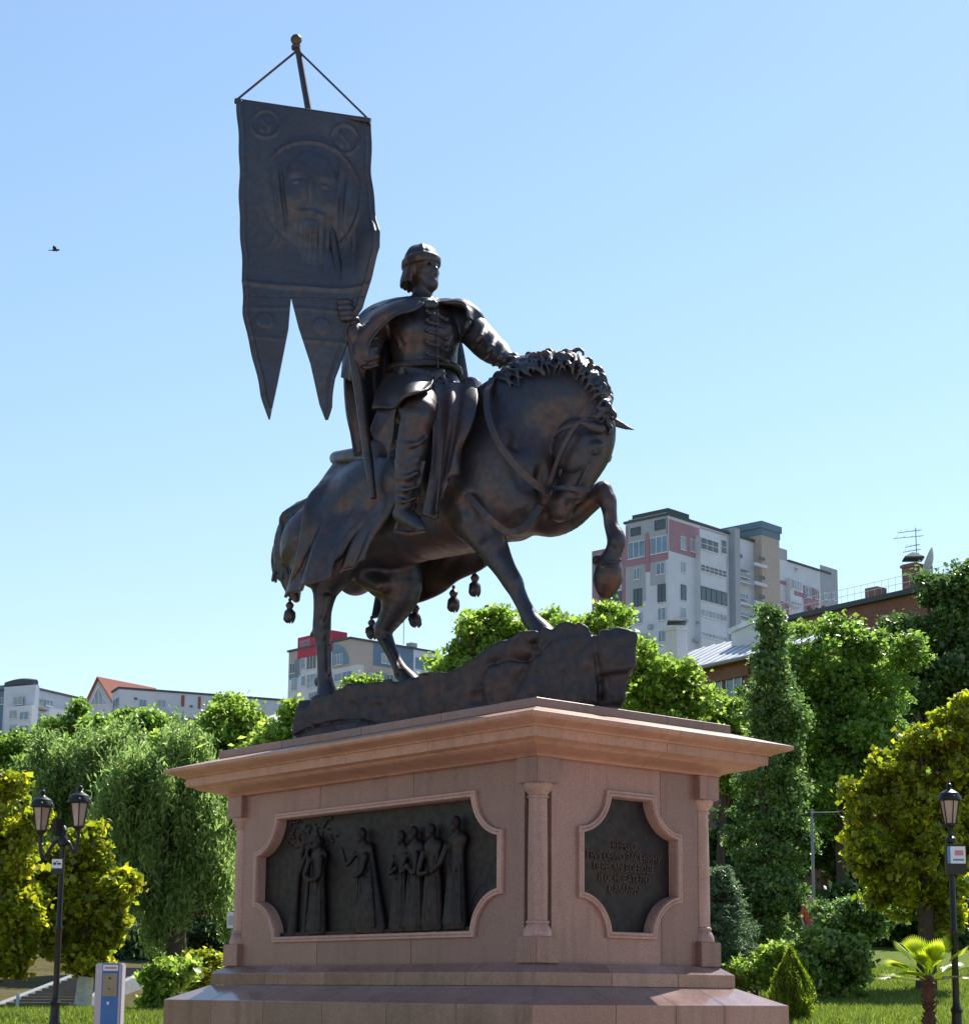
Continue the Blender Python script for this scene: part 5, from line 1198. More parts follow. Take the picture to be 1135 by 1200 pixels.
# ================================================================== town on the hill
def plaster(name, c, var=.10, rough=.9):
    m = N(name); co = m.coord(); f = m.noise(.35, 6, .65, co); g_ = m.noise(6, 4, .6, co)
    d = tuple(x * (1 - var) for x in c); l_ = tuple(min(.95, x * (1 + var)) for x in c)
    m.set(Base_Color=m.mix(.3, m.ramp(f, [(.3, d), (.7, l_)]), m.ramp(g_, [(.3, d), (.7, l_)])), Roughness=rough); return m.m
PLS = dict(grey=plaster('grey_plaster', (.55, .60, .68)), pale=plaster('pale_plaster', (.60, .63, .68)), pink=plaster('dusky_pink_plaster', (.33, .20, .25)),
           dgrey=plaster('dark_grey_plaster', (.34, .38, .43)), beige=plaster('beige_plaster', (.42, .37, .33)), teal=plaster('teal_cladding', (.13, .21, .29)),
           blue=plaster('blue_cladding', (.16, .27, .33)), white=plaster('white_plaster', (.58, .58, .60)), red=plaster('red_cladding', (.45, .05, .08)),
           rust=plaster('rust_red_tiles', (.30, .10, .07)), darkroof=plaster('dark_roof', (.07, .09, .10)), brown=plaster('brown_red_wall', (.22, .12, .10)))
def glassmat(name, c, rough=.08):
    m = N(name); f = m.noise(.5, 3, .5, m.coord('Object'))
    m.set(Base_Color=m.ramp(f, [(.35, tuple(x * .6 for x in c)), (.65, c)]), Roughness=rough, Metallic=0.0); m.b.inputs['Specular IOR Level'].default_value = 1.0; return m.m
GLS = dict(blue=glassmat('blue_window_glass', (.14, .24, .36)), dark=glassmat('dark_window_glass', (.03, .045, .06)), pale=glassmat('curtained_glass', (.26, .32, .38)))
FRW = plain('white_window_frame', (.72, .73, .75), .5, 0, .05); FRD = plain('dark_window_frame', (.06, .07, .08), .5, 0, .05); FRT = plain('teal_frame', (.08, .20, .22), .5, 0, .05)
UZ = np.array([0, 0, 1.])
class Face:
    """A vertical wall: origin, direction along it, outward normal."""
    def __init__(s, O, U, root):
        s.O = np.array(O, float); s.U = np.array(U, float); s.U[2] = 0; s.U /= np.linalg.norm(s.U); s.N = np.cross(s.U, UZ)
        if s.N @ (CAM - s.O) < 0: s.N = -s.N
        s.root = root; s.rl = np.array(root.location)
    def uz(s, px, py, off=0.0):
        d = ray(px, py); k = ((s.O + s.N * off - CAM) @ s.N) / (d @ s.N); X = CAM + k * d
        return (X - s.O) @ s.U, X[2]
    def rect(s, q, off=0.0):
        u0, z1 = s.uz(q[0], q[1], off); u1, z0 = s.uz(q[2], q[3], off); return min(u0, u1), max(u0, u1), min(z0, z1), max(z0, z1)
    def base(s): return np.array([s.O[0], s.O[1], 0.]) - s.rl
    def panel(s, q, mat, n0=-.05, n1=.06, name='wall_panel', parent=None):
        u0, u1, z0, z1 = s.rect(q)
        return MB().obox(s.base(), s.U, UZ, s.N, u0, u1, z0, z1, n0, n1).build(name, mat, parent or s.root)
    def win(s, q, gl='blue', fr=FRW, cols=2, rows=1, off=0.0, sill=True):
        u0, u1, z0, z1 = s.rect(q, off); b = s.base(); w = .07; mb = MB(); n0, n1 = off - .02, off + .07
        mb.obox(b, s.U, UZ, s.N, u0, u1, z0, z0 + w, n0, n1).obox(b, s.U, UZ, s.N, u0, u1, z1 - w, z1, n0, n1)
        for i in range(cols + 1):
            x = u0 + (u1 - u0) * i / cols; a = max(u0, x - w * .5); c = min(u1, x + w * .5)
            mb.obox(b, s.U, UZ, s.N, a, max(c, a + .03), z0 + w, z1 - w, n0, n1 - .004)
        for j in range(1, rows):
            z = z0 + (z1 - z0) * j / rows; mb.obox(b, s.U, UZ, s.N, u0, u1, z - .03, z + .03, n0, n1 - .008)
        o = mb.build('window', fr, s.root)
        MB().obox(b, s.U, UZ, s.N, u0, u1, z0, z1, off - .01, off + .02).build('pane', GLS[gl], o)
        if sill: MB().obox(b, s.U, UZ, s.N, u0 - .08, u1 + .08, z0 - .07, z0 - .005, off, off + .16).build('sill', FRW, o)
        return o
    def box(s, q, n0, n1, mat, name):
        u0, u1, z0, z1 = s.rect(q, n1); return MB().obox(s.base(), s.U, UZ, s.N, u0, u1, z0, z1, n0, n1).build(name, mat, s.root)
def prism(root, foot, z0, z1, mat, name='wall', tops=None):
    """Walls on a footprint of world points, with optional heights per corner."""
    n = len(foot); b = np.array(root.location); V = [np.array([p[0], p[1], z0]) - b for p in foot] + [np.array([p[0], p[1], (tops[i] if tops else z1)]) - b for i, p in enumerate(foot)]
    F = [(i, (i + 1) % n, n + (i + 1) % n, n + i) for i in range(n)] + [tuple(range(n, 2 * n)), tuple(reversed(range(n)))]
    me = mesh_py(name, V, F); bm = bmesh.new(); bm.from_mesh(me); bmesh.ops.recalc_face_normals(bm, faces=bm.faces); bm.to_mesh(me); bm.free()
    return link(name, me, mat, root)
def z7(*a): return tuple(680 + v / 3.547 if i % 2 == 0 else 580 + v / 3.547 for i, v in enumerate(a))
def z2(*a): return tuple(320 + v / 5.405 if i % 2 == 0 else 700 + v / 5.405 for i, v in enumerate(a))
def z5(*a): return tuple(v / 3.153 if i % 2 == 0 else 740 + v / 3.153 for i, v in enumerate(a))
def z8(*a): return tuple(820 + v / 3.603 if i % 2 == 0 else 600 + v / 3.603 for i, v in enumerate(a))
def corner_block(name, label, px, D, ang, wl, wr, ztop_px, zb, mat, top_mat=None):
    """A block seen corner-on: nearest corner at px, walls running back left and right."""
    c = at(px, ztop_px, D); a = R(ang); uR = RH * math.cos(a) + FH * math.sin(a); uL = -RH * math.sin(a) + FH * math.cos(a)
    root = empty(name, (c[0], c[1], zb), label, 'building')
    p0 = np.array([c[0], c[1], 0]); f = [p0, p0 + uR * wr, p0 + uR * wr + uL * wl, p0 + uL * wl]
    prism(root, f, zb - 4, c[2], mat)
    if top_mat:
        e = .25; f2 = [p0 - (uR + uL) * e, p0 + uR * (wr + e) - uL * e, p0 + uR * (wr + e) + uL * (wl + e), p0 + uL * (wl + e) - uR * e]
        prism(root, f2, c[2] + .01, c[2] + .35, top_mat, 'parapet')
    return root, Face(p0, -uL, root), Face(p0, uR, root), p0, uL, uR, c[2]

# ---- tall block right of the horse
D1 = 250
tb, fl, fr_, p0, uL, uR, zt = corner_block('apartment_tower', 'tall grey and dusky pink apartment tower behind the horse raised foreleg', z7(365, 0)[0], D1, 47, 7.6, 21, z7(0, 85)[1], 33, PLS['grey'], PLS['darkroof'])
fl.O = p0 + uL * 0
# lower back wing on the left, stair tower and long wing on the right
pw = p0 + uL * 7.6 - uR * .0
def blk(nm, p, a0, a1, b0, b1, z0, z1, mat, tops=None):
    """Block from p: a along the right wall's direction, b along the left wall's."""
    return prism(tb, [p + uR * a0 + uL * b0, p + uR * a1 + uL * b0, p + uR * a1 + uL * b1, p + uR * a0 + uL * b1], z0, z1, mat, nm, tops)
zw = at(*z7(100, 225), D1 + 9)[2]
blk('side_wing', p0, .8, 12, 7.65, 14.5, 30, zw, PLS['pink'])
fw_ = Face(p0 + uR * .8 + uL * 7.65, uL, tb)
fw_.win(z7(78, 402, 170, 485), 'dark', FRD, 5); fw_.panel(z7(78, 488, 172, 525), PLS['white']); fw_.panel(z7(78, 340, 172, 398), PLS['grey']); fw_.panel(z7(78, 560, 172, 640), PLS['white'])
blk('roof_room', p0, .6, 5.5, .5, 6.9, zt + .3, zt + 1.3, PLS['darkroof'])
# left face
fl.panel(z7(188, 130, 364, 268), PLS['pink']); fl.panel(z7(200, 105, 358, 172), PLS['dgrey'], -.02, .10); fl.win(z7(208, 140, 250, 165), 'dark', FRD, 1, off=.12, sill=False); fl.win(z7(308, 108, 352, 140), 'dark', FRD, 1, off=.12, sill=False)
fl.panel(z7(272, 160, 288, 318), PLS['pink'], -.02, .14); fl.panel(z7(190, 285, 271, 440), PLS['dgrey'], -.04, .03); fl.panel(z7(289, 280, 352, 368), PLS['dgrey'], -.04, .03)
for q, g_, f_, c_ in [((198, 200, 266, 256), 'blue', FRW, 3), ((292, 178, 362, 236), 'blue', FRW, 3), ((222, 306, 246, 350), 'blue', FRW, 2), ((316, 284, 350, 328), 'blue', FRW, 2), ((220, 394, 255, 464), 'dark', FRD, 2),
                      ((320, 374, 353, 444), 'dark', FRD, 2), ((222, 492, 255, 534), 'blue', FRW, 2), ((322, 472, 353, 520), 'blue', FRW, 2), ((324, 564, 352, 610), 'blue', FRW, 2), ((225, 580, 255, 620), 'blue', FRW, 2)]:
    fl.win(z7(*q), g_, f_, c_, off=.07)
for q in ((278, 540, 292, 556), (258, 578, 276, 592)): fl.box(z7(*q), .0, .5, PLS['dgrey'], 'air_conditioner')
# right face
fr_.panel(z7(367, 100, 494, 268), PLS['pink']); fr_.panel(z7(496, 135, 600, 170), PLS['pink'])
for q, g_ in [((415, 170, 437, 232), 'pale'), ((455, 180, 476, 240), 'pale'), ((420, 276, 437, 325), 'pale'), ((418, 372, 438, 442), 'dark'), ((418, 466, 438, 514), 'pale'), ((418, 562, 438, 610), 'blue')]:
    fr_.win(z7(*q), g_, FRW if g_ != 'dark' else FRD, 1, off=.07)
for q in ((424, 510, 448, 530), (360, 555, 380, 572), (492, 524, 512, 540), (478, 598, 496, 612)): fr_.box(z7(*q), .0, .6, PLS['dgrey'], 'air_conditioner')
fr_.box(z7(497, 165, 610, 720), .0, .9, PLS['grey'], 'bay')
for q, g_, f_, c_, r_ in [((499, 174, 572, 246), 'dark', FRW, 3, 2), ((584, 184, 606, 250), 'dark', FRW, 1, 2), ((499, 286, 606, 346), 'dark', FRW, 6, 2), ((499, 378, 608, 466), 'dark', FRD, 5, 1), ((499, 472, 606, 530), 'pale', FRW, 7, 1), ((499, 566, 606, 612), 'pale', FRW, 7, 1)]:
    fr_.win(z7(*q), g_, f_, c_, r_, off=.93)
fr_.panel(z7(614, 140, 644, 720), PLS['dgrey'], -.02, 1.1, 'pier'); 
for q in ((655, 300, 712, 318), (655, 352, 716, 375), (655, 440, 716, 466), (655, 516, 716, 545)): fr_.box(z7(*q), 0, 1.0, PLS['grey'], 'balcony')
for q in ((660, 318, 704, 350), (660, 405, 694, 438), (662, 482, 714, 514), (662, 560, 714, 590)): fr_.win(z7(*q), 'blue', FRW, 3, off=.4)
for q in ((660, 246, 670, 262),): fr_.win(z7(*q), 'dark', FRD, 1, off=.05, sill=False)
e0, _z = fr_.uz(*z7(718, 150)); e1, _z = fr_.uz(*z7(792, 150)); zc = at(*z7(755, 150), D1 + 16)[2]; 
blk('stair_tower', p0, e0, e1, -1.4, 6, 30, zc, PLS['beige'])
ft = Face(p0 + uR * e0 - uL * 1.4, uR, tb)
u0_, z0_ = ft.uz(*z7(716, 150)); 
blk('stair_tower_cap', p0, e0 - .3, e1 + .3, -1.7, 6.2, zc, zc + 1.0, PLS['teal']); blk('stair_tower_cap', p0, e0 - .1, e1 + .1, -1.5, 6.1, zc - 1.0, zc - .01, PLS['teal'])
for y in (262, 340, 420, 500): ft.panel(z7(720, y + 18, 772, y + 46), PLS['grey'], -.1, .25, 'balcony'); ft.win(z7(742, y - 6, 764, y + 12), 'dark', FRD, 1, off=.03, sill=False)
# the long wing going back
wlen = 15.5; zl0 = at(*z7(802, 212), D1 + 18)[2]
blk('rear_wing', p0, e1 + .3, e1 + wlen, -.2, 9, 30, zl0 - 1.6, PLS['grey']); blk('rear_wing', p0, e1 + .31, e1 + 4.0, -.1, 8, zl0 - 1.7, zl0 + .2, PLS['dgrey']); blk('parapet', p0, e1 + 4.0, e1 + wlen + .2, -.4, 9.2, zl0 - 1.59, zl0 - 1.3, PLS['darkroof'])
fq = Face(p0 + uR * e1 - uL * .2, uR, tb)
fq.panel(z7(995, 290, 1074, 640), PLS['dgrey'], -.03, .04)
fq.panel(z7(806, 348, 868, 380), PLS['pink']); fq.panel(z7(806, 435, 868, 640), PLS['pink']); fq.panel(z7(868, 402, 922, 434), PLS['pink'], -.02, .85); fq.panel(z7(925, 375, 994, 640), PLS['pink'], -.03, .05)
fq.box(z7(870, 345, 922, 470), 0, .8, PLS['grey'], 'bay'); fq.win(z7(874, 348, 918, 402), 'pale', FRW, 4, off=.83); fq.win(z7(874, 438, 918, 468), 'pale', FRW, 4, off=.83)
for q, g_ in (((932, 380, 958, 430), 'blue'), ((974, 392, 990, 436), 'dark'), ((1010, 404, 1034, 440), 'pale'), ((1044, 404, 1060, 440), 'blue'), ((892, 300, 902, 318), 'dark')): fq.win(z7(*q), g_, FRW, 2, off=.08)

# ---- block seen between the horse's hind legs
D2 = 300
tb, fl, fr_, p0, uL, uR, zt = corner_block('apartment_block', 'beige and teal apartment block with a red rooftop sign between the hind legs', z2(490, 0)[0], D2, 42, 17.2, 19, z2(0, 264)[1], 38, PLS['beige'], PLS['darkroof'])
fl.panel(z2(98, 512, 380, 760), PLS['pale'], -.05, .03); fl.panel(z2(180, 350, 372, 500), PLS['pale'], -.05, .05)
def quarter(face, cx, cy, rx, ry, a0, a1, mat):
    b = face.base(); u0, z0 = face.uz(cx, cy); ux, _z = face.uz(cx + rx, cy); _u, zy = face.uz(cx, cy - ry); V = [face.base() + face.U * u0 + UZ * z0 + face.N * .06]
    for t in np.linspace(a0, a1, 12): V.append(b + face.U * (u0 + abs(ux - u0) * math.cos(t)) + UZ * (z0 + abs(zy - z0) * math.sin(t)) + face.N * .06)
    n = len(V); V += [v - face.N * .2 for v in V]; F = [(0, i, i + 1) for i in range(1, n - 1)] + [(i, i + n, i + n + 1, i + 1) for i in range(1, n - 1)] + [(0, n, n + 1, 1), (n - 1, 2 * n - 1, n, 0)]
    return link('quarter_round_panel', mesh_py('quarter_round_panel', V, F), mat, face.root)
quarter(fl, *z2(162, 512), 11, 24, math.pi / 2, math.pi, PLS['blue']); quarter(fl, *z2(376, 440), 19, 26, 0, math.pi / 2, PLS['blue'])
fl.box(z2(388, 456, 530, 760), 0, 1.2, PLS['white'], 'bay')
for q, g_, c_, of in [((215, 350, 272, 450), 'dark', 3, .08), ((180, 388, 200, 454), 'blue', 1, .08), ((215, 492, 276, 568), 'pale', 3, .06), ((180, 500, 202, 562), 'blue', 1, .06), ((118, 516, 150, 588), 'pale', 2, .06), ((108, 420, 140, 480), 'dark', 2, .1),
                      ((228, 605, 276, 660), 'blue', 3, .06), ((388, 366, 440, 424), 'blue', 3, .1), ((390, 486, 430, 530), 'blue', 2, 1.24), ((440, 474, 494, 524), 'blue', 2, 1.24), ((392, 590, 440, 640), 'blue', 2, 1.24)]:
    fl.win(z2(*q), g_, FRW, c_, off=of)
fl.box(z2(436, 528, 512, 546), 1.0, 2.6, PLS['dgrey'], 'awning')
sg_ = fl.box(z2(156, 258, 372, 344), -3.0, .15, PLS['red'], 'rooftop_sign')
for k, (xa, xb) in enumerate(((172, 240), (176, 236), (174, 242))): fl.panel(z2(xa, 278 + 17 * k, xb, 285 + 17 * k), PLS['pink'], .1, .2, 'sign_lettering', sg_)
fr_.panel(z2(636, 288, 884, 470), PLS['teal']); fr_.panel(z2(888, 320, 1010, 760), PLS['pale']); fr_.panel(z2(900, 380, 1000, 470), PLS['blue'], -.02, .1); fr_.panel(z2(640, 472, 884, 760), PLS['blue'], -.02, .03)
for q, g_ in (((604, 476, 626, 540), 'pale'), ((650, 486, 684, 545), 'pale'), ((684, 355, 742, 425), 'pale'), ((716, 486, 760, 545), 'dark'), ((800, 486, 840, 545), 'pale'), ((604, 570, 626, 620), 'blue'), ((690, 575, 740, 620), 'blue')): fr_.win(z2(*q), g_, FRW, 2, off=.09)
for q in ((873, 285, 912, 318),): fr_.box(z2(*q), -1.5, -.2, PLS['dgrey'], 'roof_vent')
ant = MB(); c_ = at(*z2(825, 300), D2 + 8) - np.array(tb.location); ant.tube([c_, c_ + UZ * 8], .06, 5); ant.build('roof_aerial', FRD, tb)

# ---- blocks on the left horizon
D3 = 320
tb, fl, fr_, p0, uL, uR, zt = corner_block('apartment_block', 'pale grey apartment block with rounded bays and teal loggias at the left edge', z5(125, 0)[0], D3, 64, 17, 16, z5(0, 212)[1], 34, PLS['pale'], PLS['darkroof'])
fl.box(z5(16, 206, 122, 400), 0, 1.0, PLS['grey'], 'bay'); fl.panel(z5(0, 200, 14, 400), PLS['teal'])
u0, u1, z0, z1 = fl.rect(z5(16, 186, 122, 198), 1.0); MB().tube([fl.base() + fl.U * (u0 + (u1 - u0) * t) + UZ * (z1 - .6 + .4 * math.sin(math.pi * t)) + fl.N * .3 for t in np.linspace(0, 1, 9)], .7, 8).build('curved_eave', PLS['darkroof'], tb)
fl.box(z5(20, 280, 112, 400), 1.42, 2.4, PLS['pale'], 'bay')
for q, g_, of in [((50, 240, 84, 270), 'pale', 1.45), ((36, 292, 60, 322), 'pale', 2.45), ((74, 298, 104, 326), 'blue', 2.45), ((36, 345, 60, 372), 'pale', 2.45), ((74, 348, 104, 374), 'blue', 2.45), ((2, 245, 12, 270), 'dark', .1)]: fl.win(z5(*q), g_, FRW, 2, off=of)
for y in (246, 304, 360):
    fr_.win(z5(122, y, 164, y + 34), 'pale', FRT, 3, off=.1); fr_.panel(z5(122, y + 36, 166, y + 50), PLS['teal'] if y != 246 else PLS['brown'], -.02, .6, 'balcony'); fr_.win(z5(170, y + 4, 194, y + 34), 'blue', FRW, 2, off=.1)
tb, fl, fr_, p0, uL, uR, zt = corner_block('apartment_block', 'long grey block stepping down behind the trees left of the pedestal', z5(440, 0)[0], D3, 24, 5, 66, z5(0, 212)[1], 34, PLS['grey'], PLS['darkroof'])
fr_.panel(z5(442, 214, 566, 420), PLS['pale'], -.02, .08)
for q, g_, c_ in [((515, 250, 540, 282), 'blue', 2), ((584, 252, 610, 282), 'pale', 2), ((590, 336, 612, 362), 'blue', 2), ((670, 314, 690, 342), 'dark', 2), ((694, 318, 708, 342), 'dark', 1), ((712, 320, 728, 342), 'dark', 1), ((494, 242, 508, 256), 'dark', 1), ((700, 270, 712, 284), 'dark', 1), ((850, 300, 876, 325), 'blue', 2), ((790, 275, 812, 298), 'blue', 2)]:
    fr_.win(z5(*q), g_, FRW, c_, off=.1)
for q in ((670, 236, 680, 278), (732, 242, 740, 286)): fr_.panel(z5(*q), PLS['rust'], -.02, .12, 'wall_strip')
fr_.box(z5(742, 300, 830, 332), 0, .6, PLS['brown'], 'bay'); fr_.panel(z5(870, 290, 960, 316), PLS['rust'], -.02, .3, 'lean_to_roof')
for x in (566, 636):
    u0, u1, z0, z1 = fr_.rect(z5(x - 18, 328, x + 18, 420), 2.0); c = fr_.base() + fr_.U * (u0 + u1) / 2 + fr_.N * 1.4; w_ = (u1 - u0) / 2
    MB().lathe([(w_, z0), (w_, z1)], 14, tuple(c)).build('turret', PLS['white'], tb, True); MB().lathe([(w_ * 1.2, z1), (w_ * 1.15, z1 + .15), (.1, z1 + 1.2)], 14, tuple(c)).build('turret_roof', PLS['rust'], tb, True)
for q in ((412, 290, 432, 330), (418, 255, 436, 280)): fl.win(z5(*q), 'blue', FRW, 2, off=.1)
# gabled house in front of it
gc = at(*z5(372, 300), D3 + 10); gr_ = empty('gabled_house', (gc[0], gc[1], 36), 'pale house with a glazed triangular gable and red tiled roof on the left horizon', 'building')
gb = -np.array(gr_.location); gl, gr2_ = at(*z5(302, 305), D3 + 10), at(*z5(440, 305), D3 + 10); ap = at(*z5(360, 174), D3 + 10); zE = gl[2]
V = [gl, gr2_, ap]; V = [np.array(v) for v in V]; back = FH * 12 + RH * 8.5
VV_ = [v + gb for v in V] + [v + back + gb for v in V]
link('gable_wall', mesh_py('gable_wall', VV_, [(0, 1, 2), (3, 5, 4), (0, 3, 4, 1)]), PLS['white'], gr_)
ov = -FH * .5
rf = [(V[2] + ov + UZ * .3), (V[1] + ov + RH * .4 - UZ * .2), (V[1] + back + RH * .4 - UZ * .2), (V[2] + back + UZ * .3), (V[0] + ov - RH * .4 - UZ * .2), (V[0] + back - RH * .4 - UZ * .2)]
rf = [v + gb for v in rf]; th = np.array([0, 0, -.25]); r8 = rf + [v + th for v in rf]
link('roof', mesh_py('roof', r8, [(0, 1, 2, 3), (4, 0, 3, 5), (7, 6, 9, 8), (6, 10, 11, 9), (0, 6, 7, 1), (4, 10, 6, 0), (1, 7, 8, 2), (5, 11, 10, 4)]), PLS['rust'], gr_)
prism(gr_, [gl, gr2_, gr2_ + back, gl + back], 30, zE - .01, PLS['pale'])
tri = [V[0] * .62 + V[1] * .12 + V[2] * .26, V[0] * .16 + V[1] * .58 + V[2] * .26, V[0] * .1 + V[1] * .1 + V[2] * .8]; tri = [v - FH * .06 + gb for v in tri]
gw = MB()
for a, b in ((0, 1), (1, 2), (2, 0)): gw.tube([tri[a], tri[b]], .13, 4)
for f in (.25, .5, .75): gw.tube([tri[0] + (tri[1] - tri[0]) * f, (tri[0] + (tri[2] - tri[0]) * (f * 2) if f < .5 else tri[2] if f == .5 else tri[1] + (tri[2] - tri[1]) * (2 - 2 * f))], .07, 4)
gw = gw.build('gable_window', FRW, gr_); link('pane', mesh_py('pane', tri, [(0, 1, 2)]), GLS['pale'], gw)
# pale sheet roof close behind the trees
q = [at(*z5(905, 380), 140), at(*z5(1042, 330), 146), at(*z5(1036, 300), 152), at(*z5(965, 322), 150)]
sh = empty('shed', (q[0][0], q[0][1], gz_(q[0][0], q[0][1])), 'low shed with pale sheet roof left of the bronze rock', 'building'); b = -np.array(sh.location)
link('roof', mesh_py('roof', [v + b for v in q] + [v + b - UZ * .15 for v in q], [(0, 1, 2, 3), (7, 6, 5, 4), (0, 4, 5, 1), (1, 5, 6, 2), (2, 6, 7, 3), (3, 7, 4, 0)]), plain('pale_sheet_roof', (.55, .56, .58), .5, .2, .08), sh)
prism(sh, q, gz_(q[0][0], q[0][1]) - 1, 0, PLS['pale'], 'wall', [v[2] - .2 for v in q])

# ---- brick houses on the right
def brickmat(name, c1, c2, mo, sc):
    m = N(name); oc = m.n('ShaderNodeSeparateXYZ'); m.l(m.coord(), oc.inputs[0]); ad = m.n('ShaderNodeMath', operation='SUBTRACT'); m.l(oc.outputs[0], ad.inputs[0]); m.l(oc.outputs[1], ad.inputs[1]); cb = m.n('ShaderNodeCombineXYZ'); m.l(ad.outputs[0], cb.inputs[0]); m.l(oc.outputs[2], cb.inputs[1]); br = m.n('ShaderNodeTexBrick'); m.l(cb.outputs[0], br.inputs['Vector']); br.inputs['Scale'].default_value = sc
    for k, c in (('Color1', c1), ('Color2', c2), ('Mortar', mo)): br.inputs[k].default_value = (*c, 1)
    br.inputs['Mortar Size'].default_value = .014; f = m.noise(1.2, 5, .6, m.coord())
    m.set(Base_Color=m.mix(.4, br.outputs[0], m.ramp(f, [(.3, c1), (.7, c2)])), Roughness=.9); return m.m
BRK = brickmat('weathered_brick', (.17, .075, .055), (.25, .12, .085), (.26, .21, .18), 3.0)
METAL = N('sheet_metal_roof'); _f = METAL.noise(.8, 5, .6, METAL.coord())
METAL.set(Base_Color=METAL.ramp(_f, [(.3, (.50, .51, .53)), (.7, (.68, .69, .71))]), Metallic=.6, Roughness=.38); METAL = METAL.m
# house 1: brick, with a shiny seamed roof
e0_, e1_ = at(*z7(440, 735), 94), at(*z7(720, 668), 89.6)
r0_, r1_ = at(*z7(285, 662), 104), at(*z7(760, 585), 93)
h1 = empty('brick_house', (e0_[0], e0_[1], gz_(e0_[0], e0_[1])), 'old brick house with a shiny metal roof and square chimney right of the rock', 'building'); b = -np.array(h1.location)
eu = e1_ - e0_; eu[2] = 0; eu /= np.linalg.norm(eu); rb = r0_.copy(); e0l = e0_ - eu * 4.2 
rl = r0_ - eu * 0.0
deep = np.cross(UZ, eu); deep = deep if deep @ FH > 0 else -deep
e1_ = e1_ + eu * 4.5; e1_[2] = e0l[2] = (e0l[2] + e1_[2]) / 2
roofq = [e0l - deep * .35, e1_ - deep * .35, e1_ + deep * 4 + UZ * 2.2, e0l + deep * 4 + UZ * 2.2]
rb_ = [roofq[3] + deep * .01, roofq[2] + deep * .01, e1_ + deep * 8.3, e0l + deep * 8.3]
link('roof', mesh_py('roof', [v + b for v in rb_] + [v + b - UZ * .12 for v in rb_], [(0, 1, 2, 3), (7, 6, 5, 4), (0, 4, 5, 1), (1, 5, 6, 2), (2, 6, 7, 3), (3, 7, 4, 0)]), METAL, h1)
th = UZ * .12
link('roof', mesh_py('roof', [v + b for v in roofq] + [v + b - th for v in roofq], [(0, 1, 2, 3), (7, 6, 5, 4), (0, 4, 5, 1), (1, 5, 6, 2), (2, 6, 7, 3), (3, 7, 4, 0)]), METAL, h1)
for k in range(1, 16):
    f = k / 16; a_, c_ = roofq[0] + (roofq[1] - roofq[0]) * f, roofq[3] + (roofq[2] - roofq[3]) * f
    MB().tube([a_ + b + UZ * .02, c_ + b + UZ * .02], .035, 4).build('roof_seam', METAL, h1)
MB().tube([e0l + b - UZ * .1 - deep * .5, e1_ + b - UZ * .1 - deep * .5], .11, 8).build('gutter', plain('zinc_gutter', (.35, .36, .38), .5, .5), h1)
w0, w1 = e0l + deep * .2 + eu * .3, e1_ + deep * .2 - eu * .3
prism(h1, [w0, w1, w1 + deep * 8, w0 + deep * 8], h1.location[2] - 3, 0, BRK, 'wall', [e0l[2] - .15, e1_[2] - .15, e1_[2] - .15, e0l[2] - .15])
f1 = Face(w0, eu, h1)
f1.win(z8(34, 712, 96, 830), 'blue', FRW, 2, off=.05); f1.win(z8(112, 700, 180, 830), 'blue', FRW, 2, off=.05); f1.panel(z8(0, 668, 215, 690), BRK, -.02, .2, 'brick_cornice')
def chimney(c0, w, h, mat, root, cap=True):
    c0 = np.array(c0) - np.array(root.location); o = MB().box((c0[0] - w, c0[1] - w, c0[2] - 1.5), (c0[0] + w, c0[1] + w, c0[2] + h)).build('chimney', mat, root)
    if cap: MB().lathe([(w * 1.7, h + .25), (w * 1.65, h + .32), (.05, h + .62)], 4, tuple(c0)).build('chimney_cap', PLS['darkroof'], o); MB().box((c0[0] - w * 1.15, c0[1] - w * 1.15, c0[2] + h - .18), (c0[0] + w * 1.15, c0[1] + w * 1.15, c0[2] + h - .05)).build('chimney_band', mat, o)
    return o
chimney(at(*z7(400, 668), 97), .42, 1.5, PLS['white'], h1)
# raised attic on that roof
a0, a1 = at(*z7(626, 600), 95), at(*z7(742, 575), 91.8); ad = deep * 1.6
prism(h1, [a0, a1, a1 + ad, a0 + ad], a0[2] - 2, at(*z7(690, 545), 93)[2], PLS['pale'], 'attic_room'); zz_ = at(*z7(690, 545), 93)[2]
prism(h1, [a0 - eu * .12 - deep * .12, a1 + eu * .12 - deep * .12, a1 + ad, a0 + ad], zz_ + .01, zz_ + .25, METAL, 'attic_roof')
fa = Face(a0, eu, h1); fa.win(z7(640, 562, 668, 590), 'blue', FRW, 2, off=.04, sill=False); fa.win(z7(690, 550, 716, 580), 'blue', FRW, 2, off=.04, sill=False)
# house 2: taller brick house with railing, chimney, aerial and dish
e0_, e1_ = at(*z8(280, 430), 92), at(*z8(1000, 306), 83)
h2 = empty('brick_house', (e0_[0], e0_[1], gz_(e0_[0], e0_[1])), 'taller brick house with roof railing behind the poplar and light green tree', 'building'); b = -np.array(h2.location)
eu = e1_ - e0_; eu[2] = 0; eu /= np.linalg.norm(eu); deep = np.cross(UZ, eu); deep = deep if deep @ FH > 0 else -deep
zA, zB = e0_[2], e1_[2]; zE = (zA + zB) / 2
ee1 = e1_ + eu * 6
prism(h2, [e0_, ee1, ee1 + deep * 9, e0_ + deep * 9], h2.location[2] - 3, zE - .5, BRK, 'wall')
ov = deep * -.5
prism(h2, [e0_ + ov - eu * .3, ee1 + ov, ee1 + deep * 9, e0_ + deep * 9 - eu * .3], zE - .49, zE - .25, PLS['darkroof'], 'eave')
rq = [e0_ + ov * .9 - eu * .2, ee1 + ov * .9, ee1 + deep * 5, e0_ + deep * 5 - eu * .2]; rz_ = [zE - .24, zE - .24, zE + 1.0, zE + 1.0]; rq = [np.array([v[0], v[1], z_]) + b for v, z_ in zip(rq, rz_)]
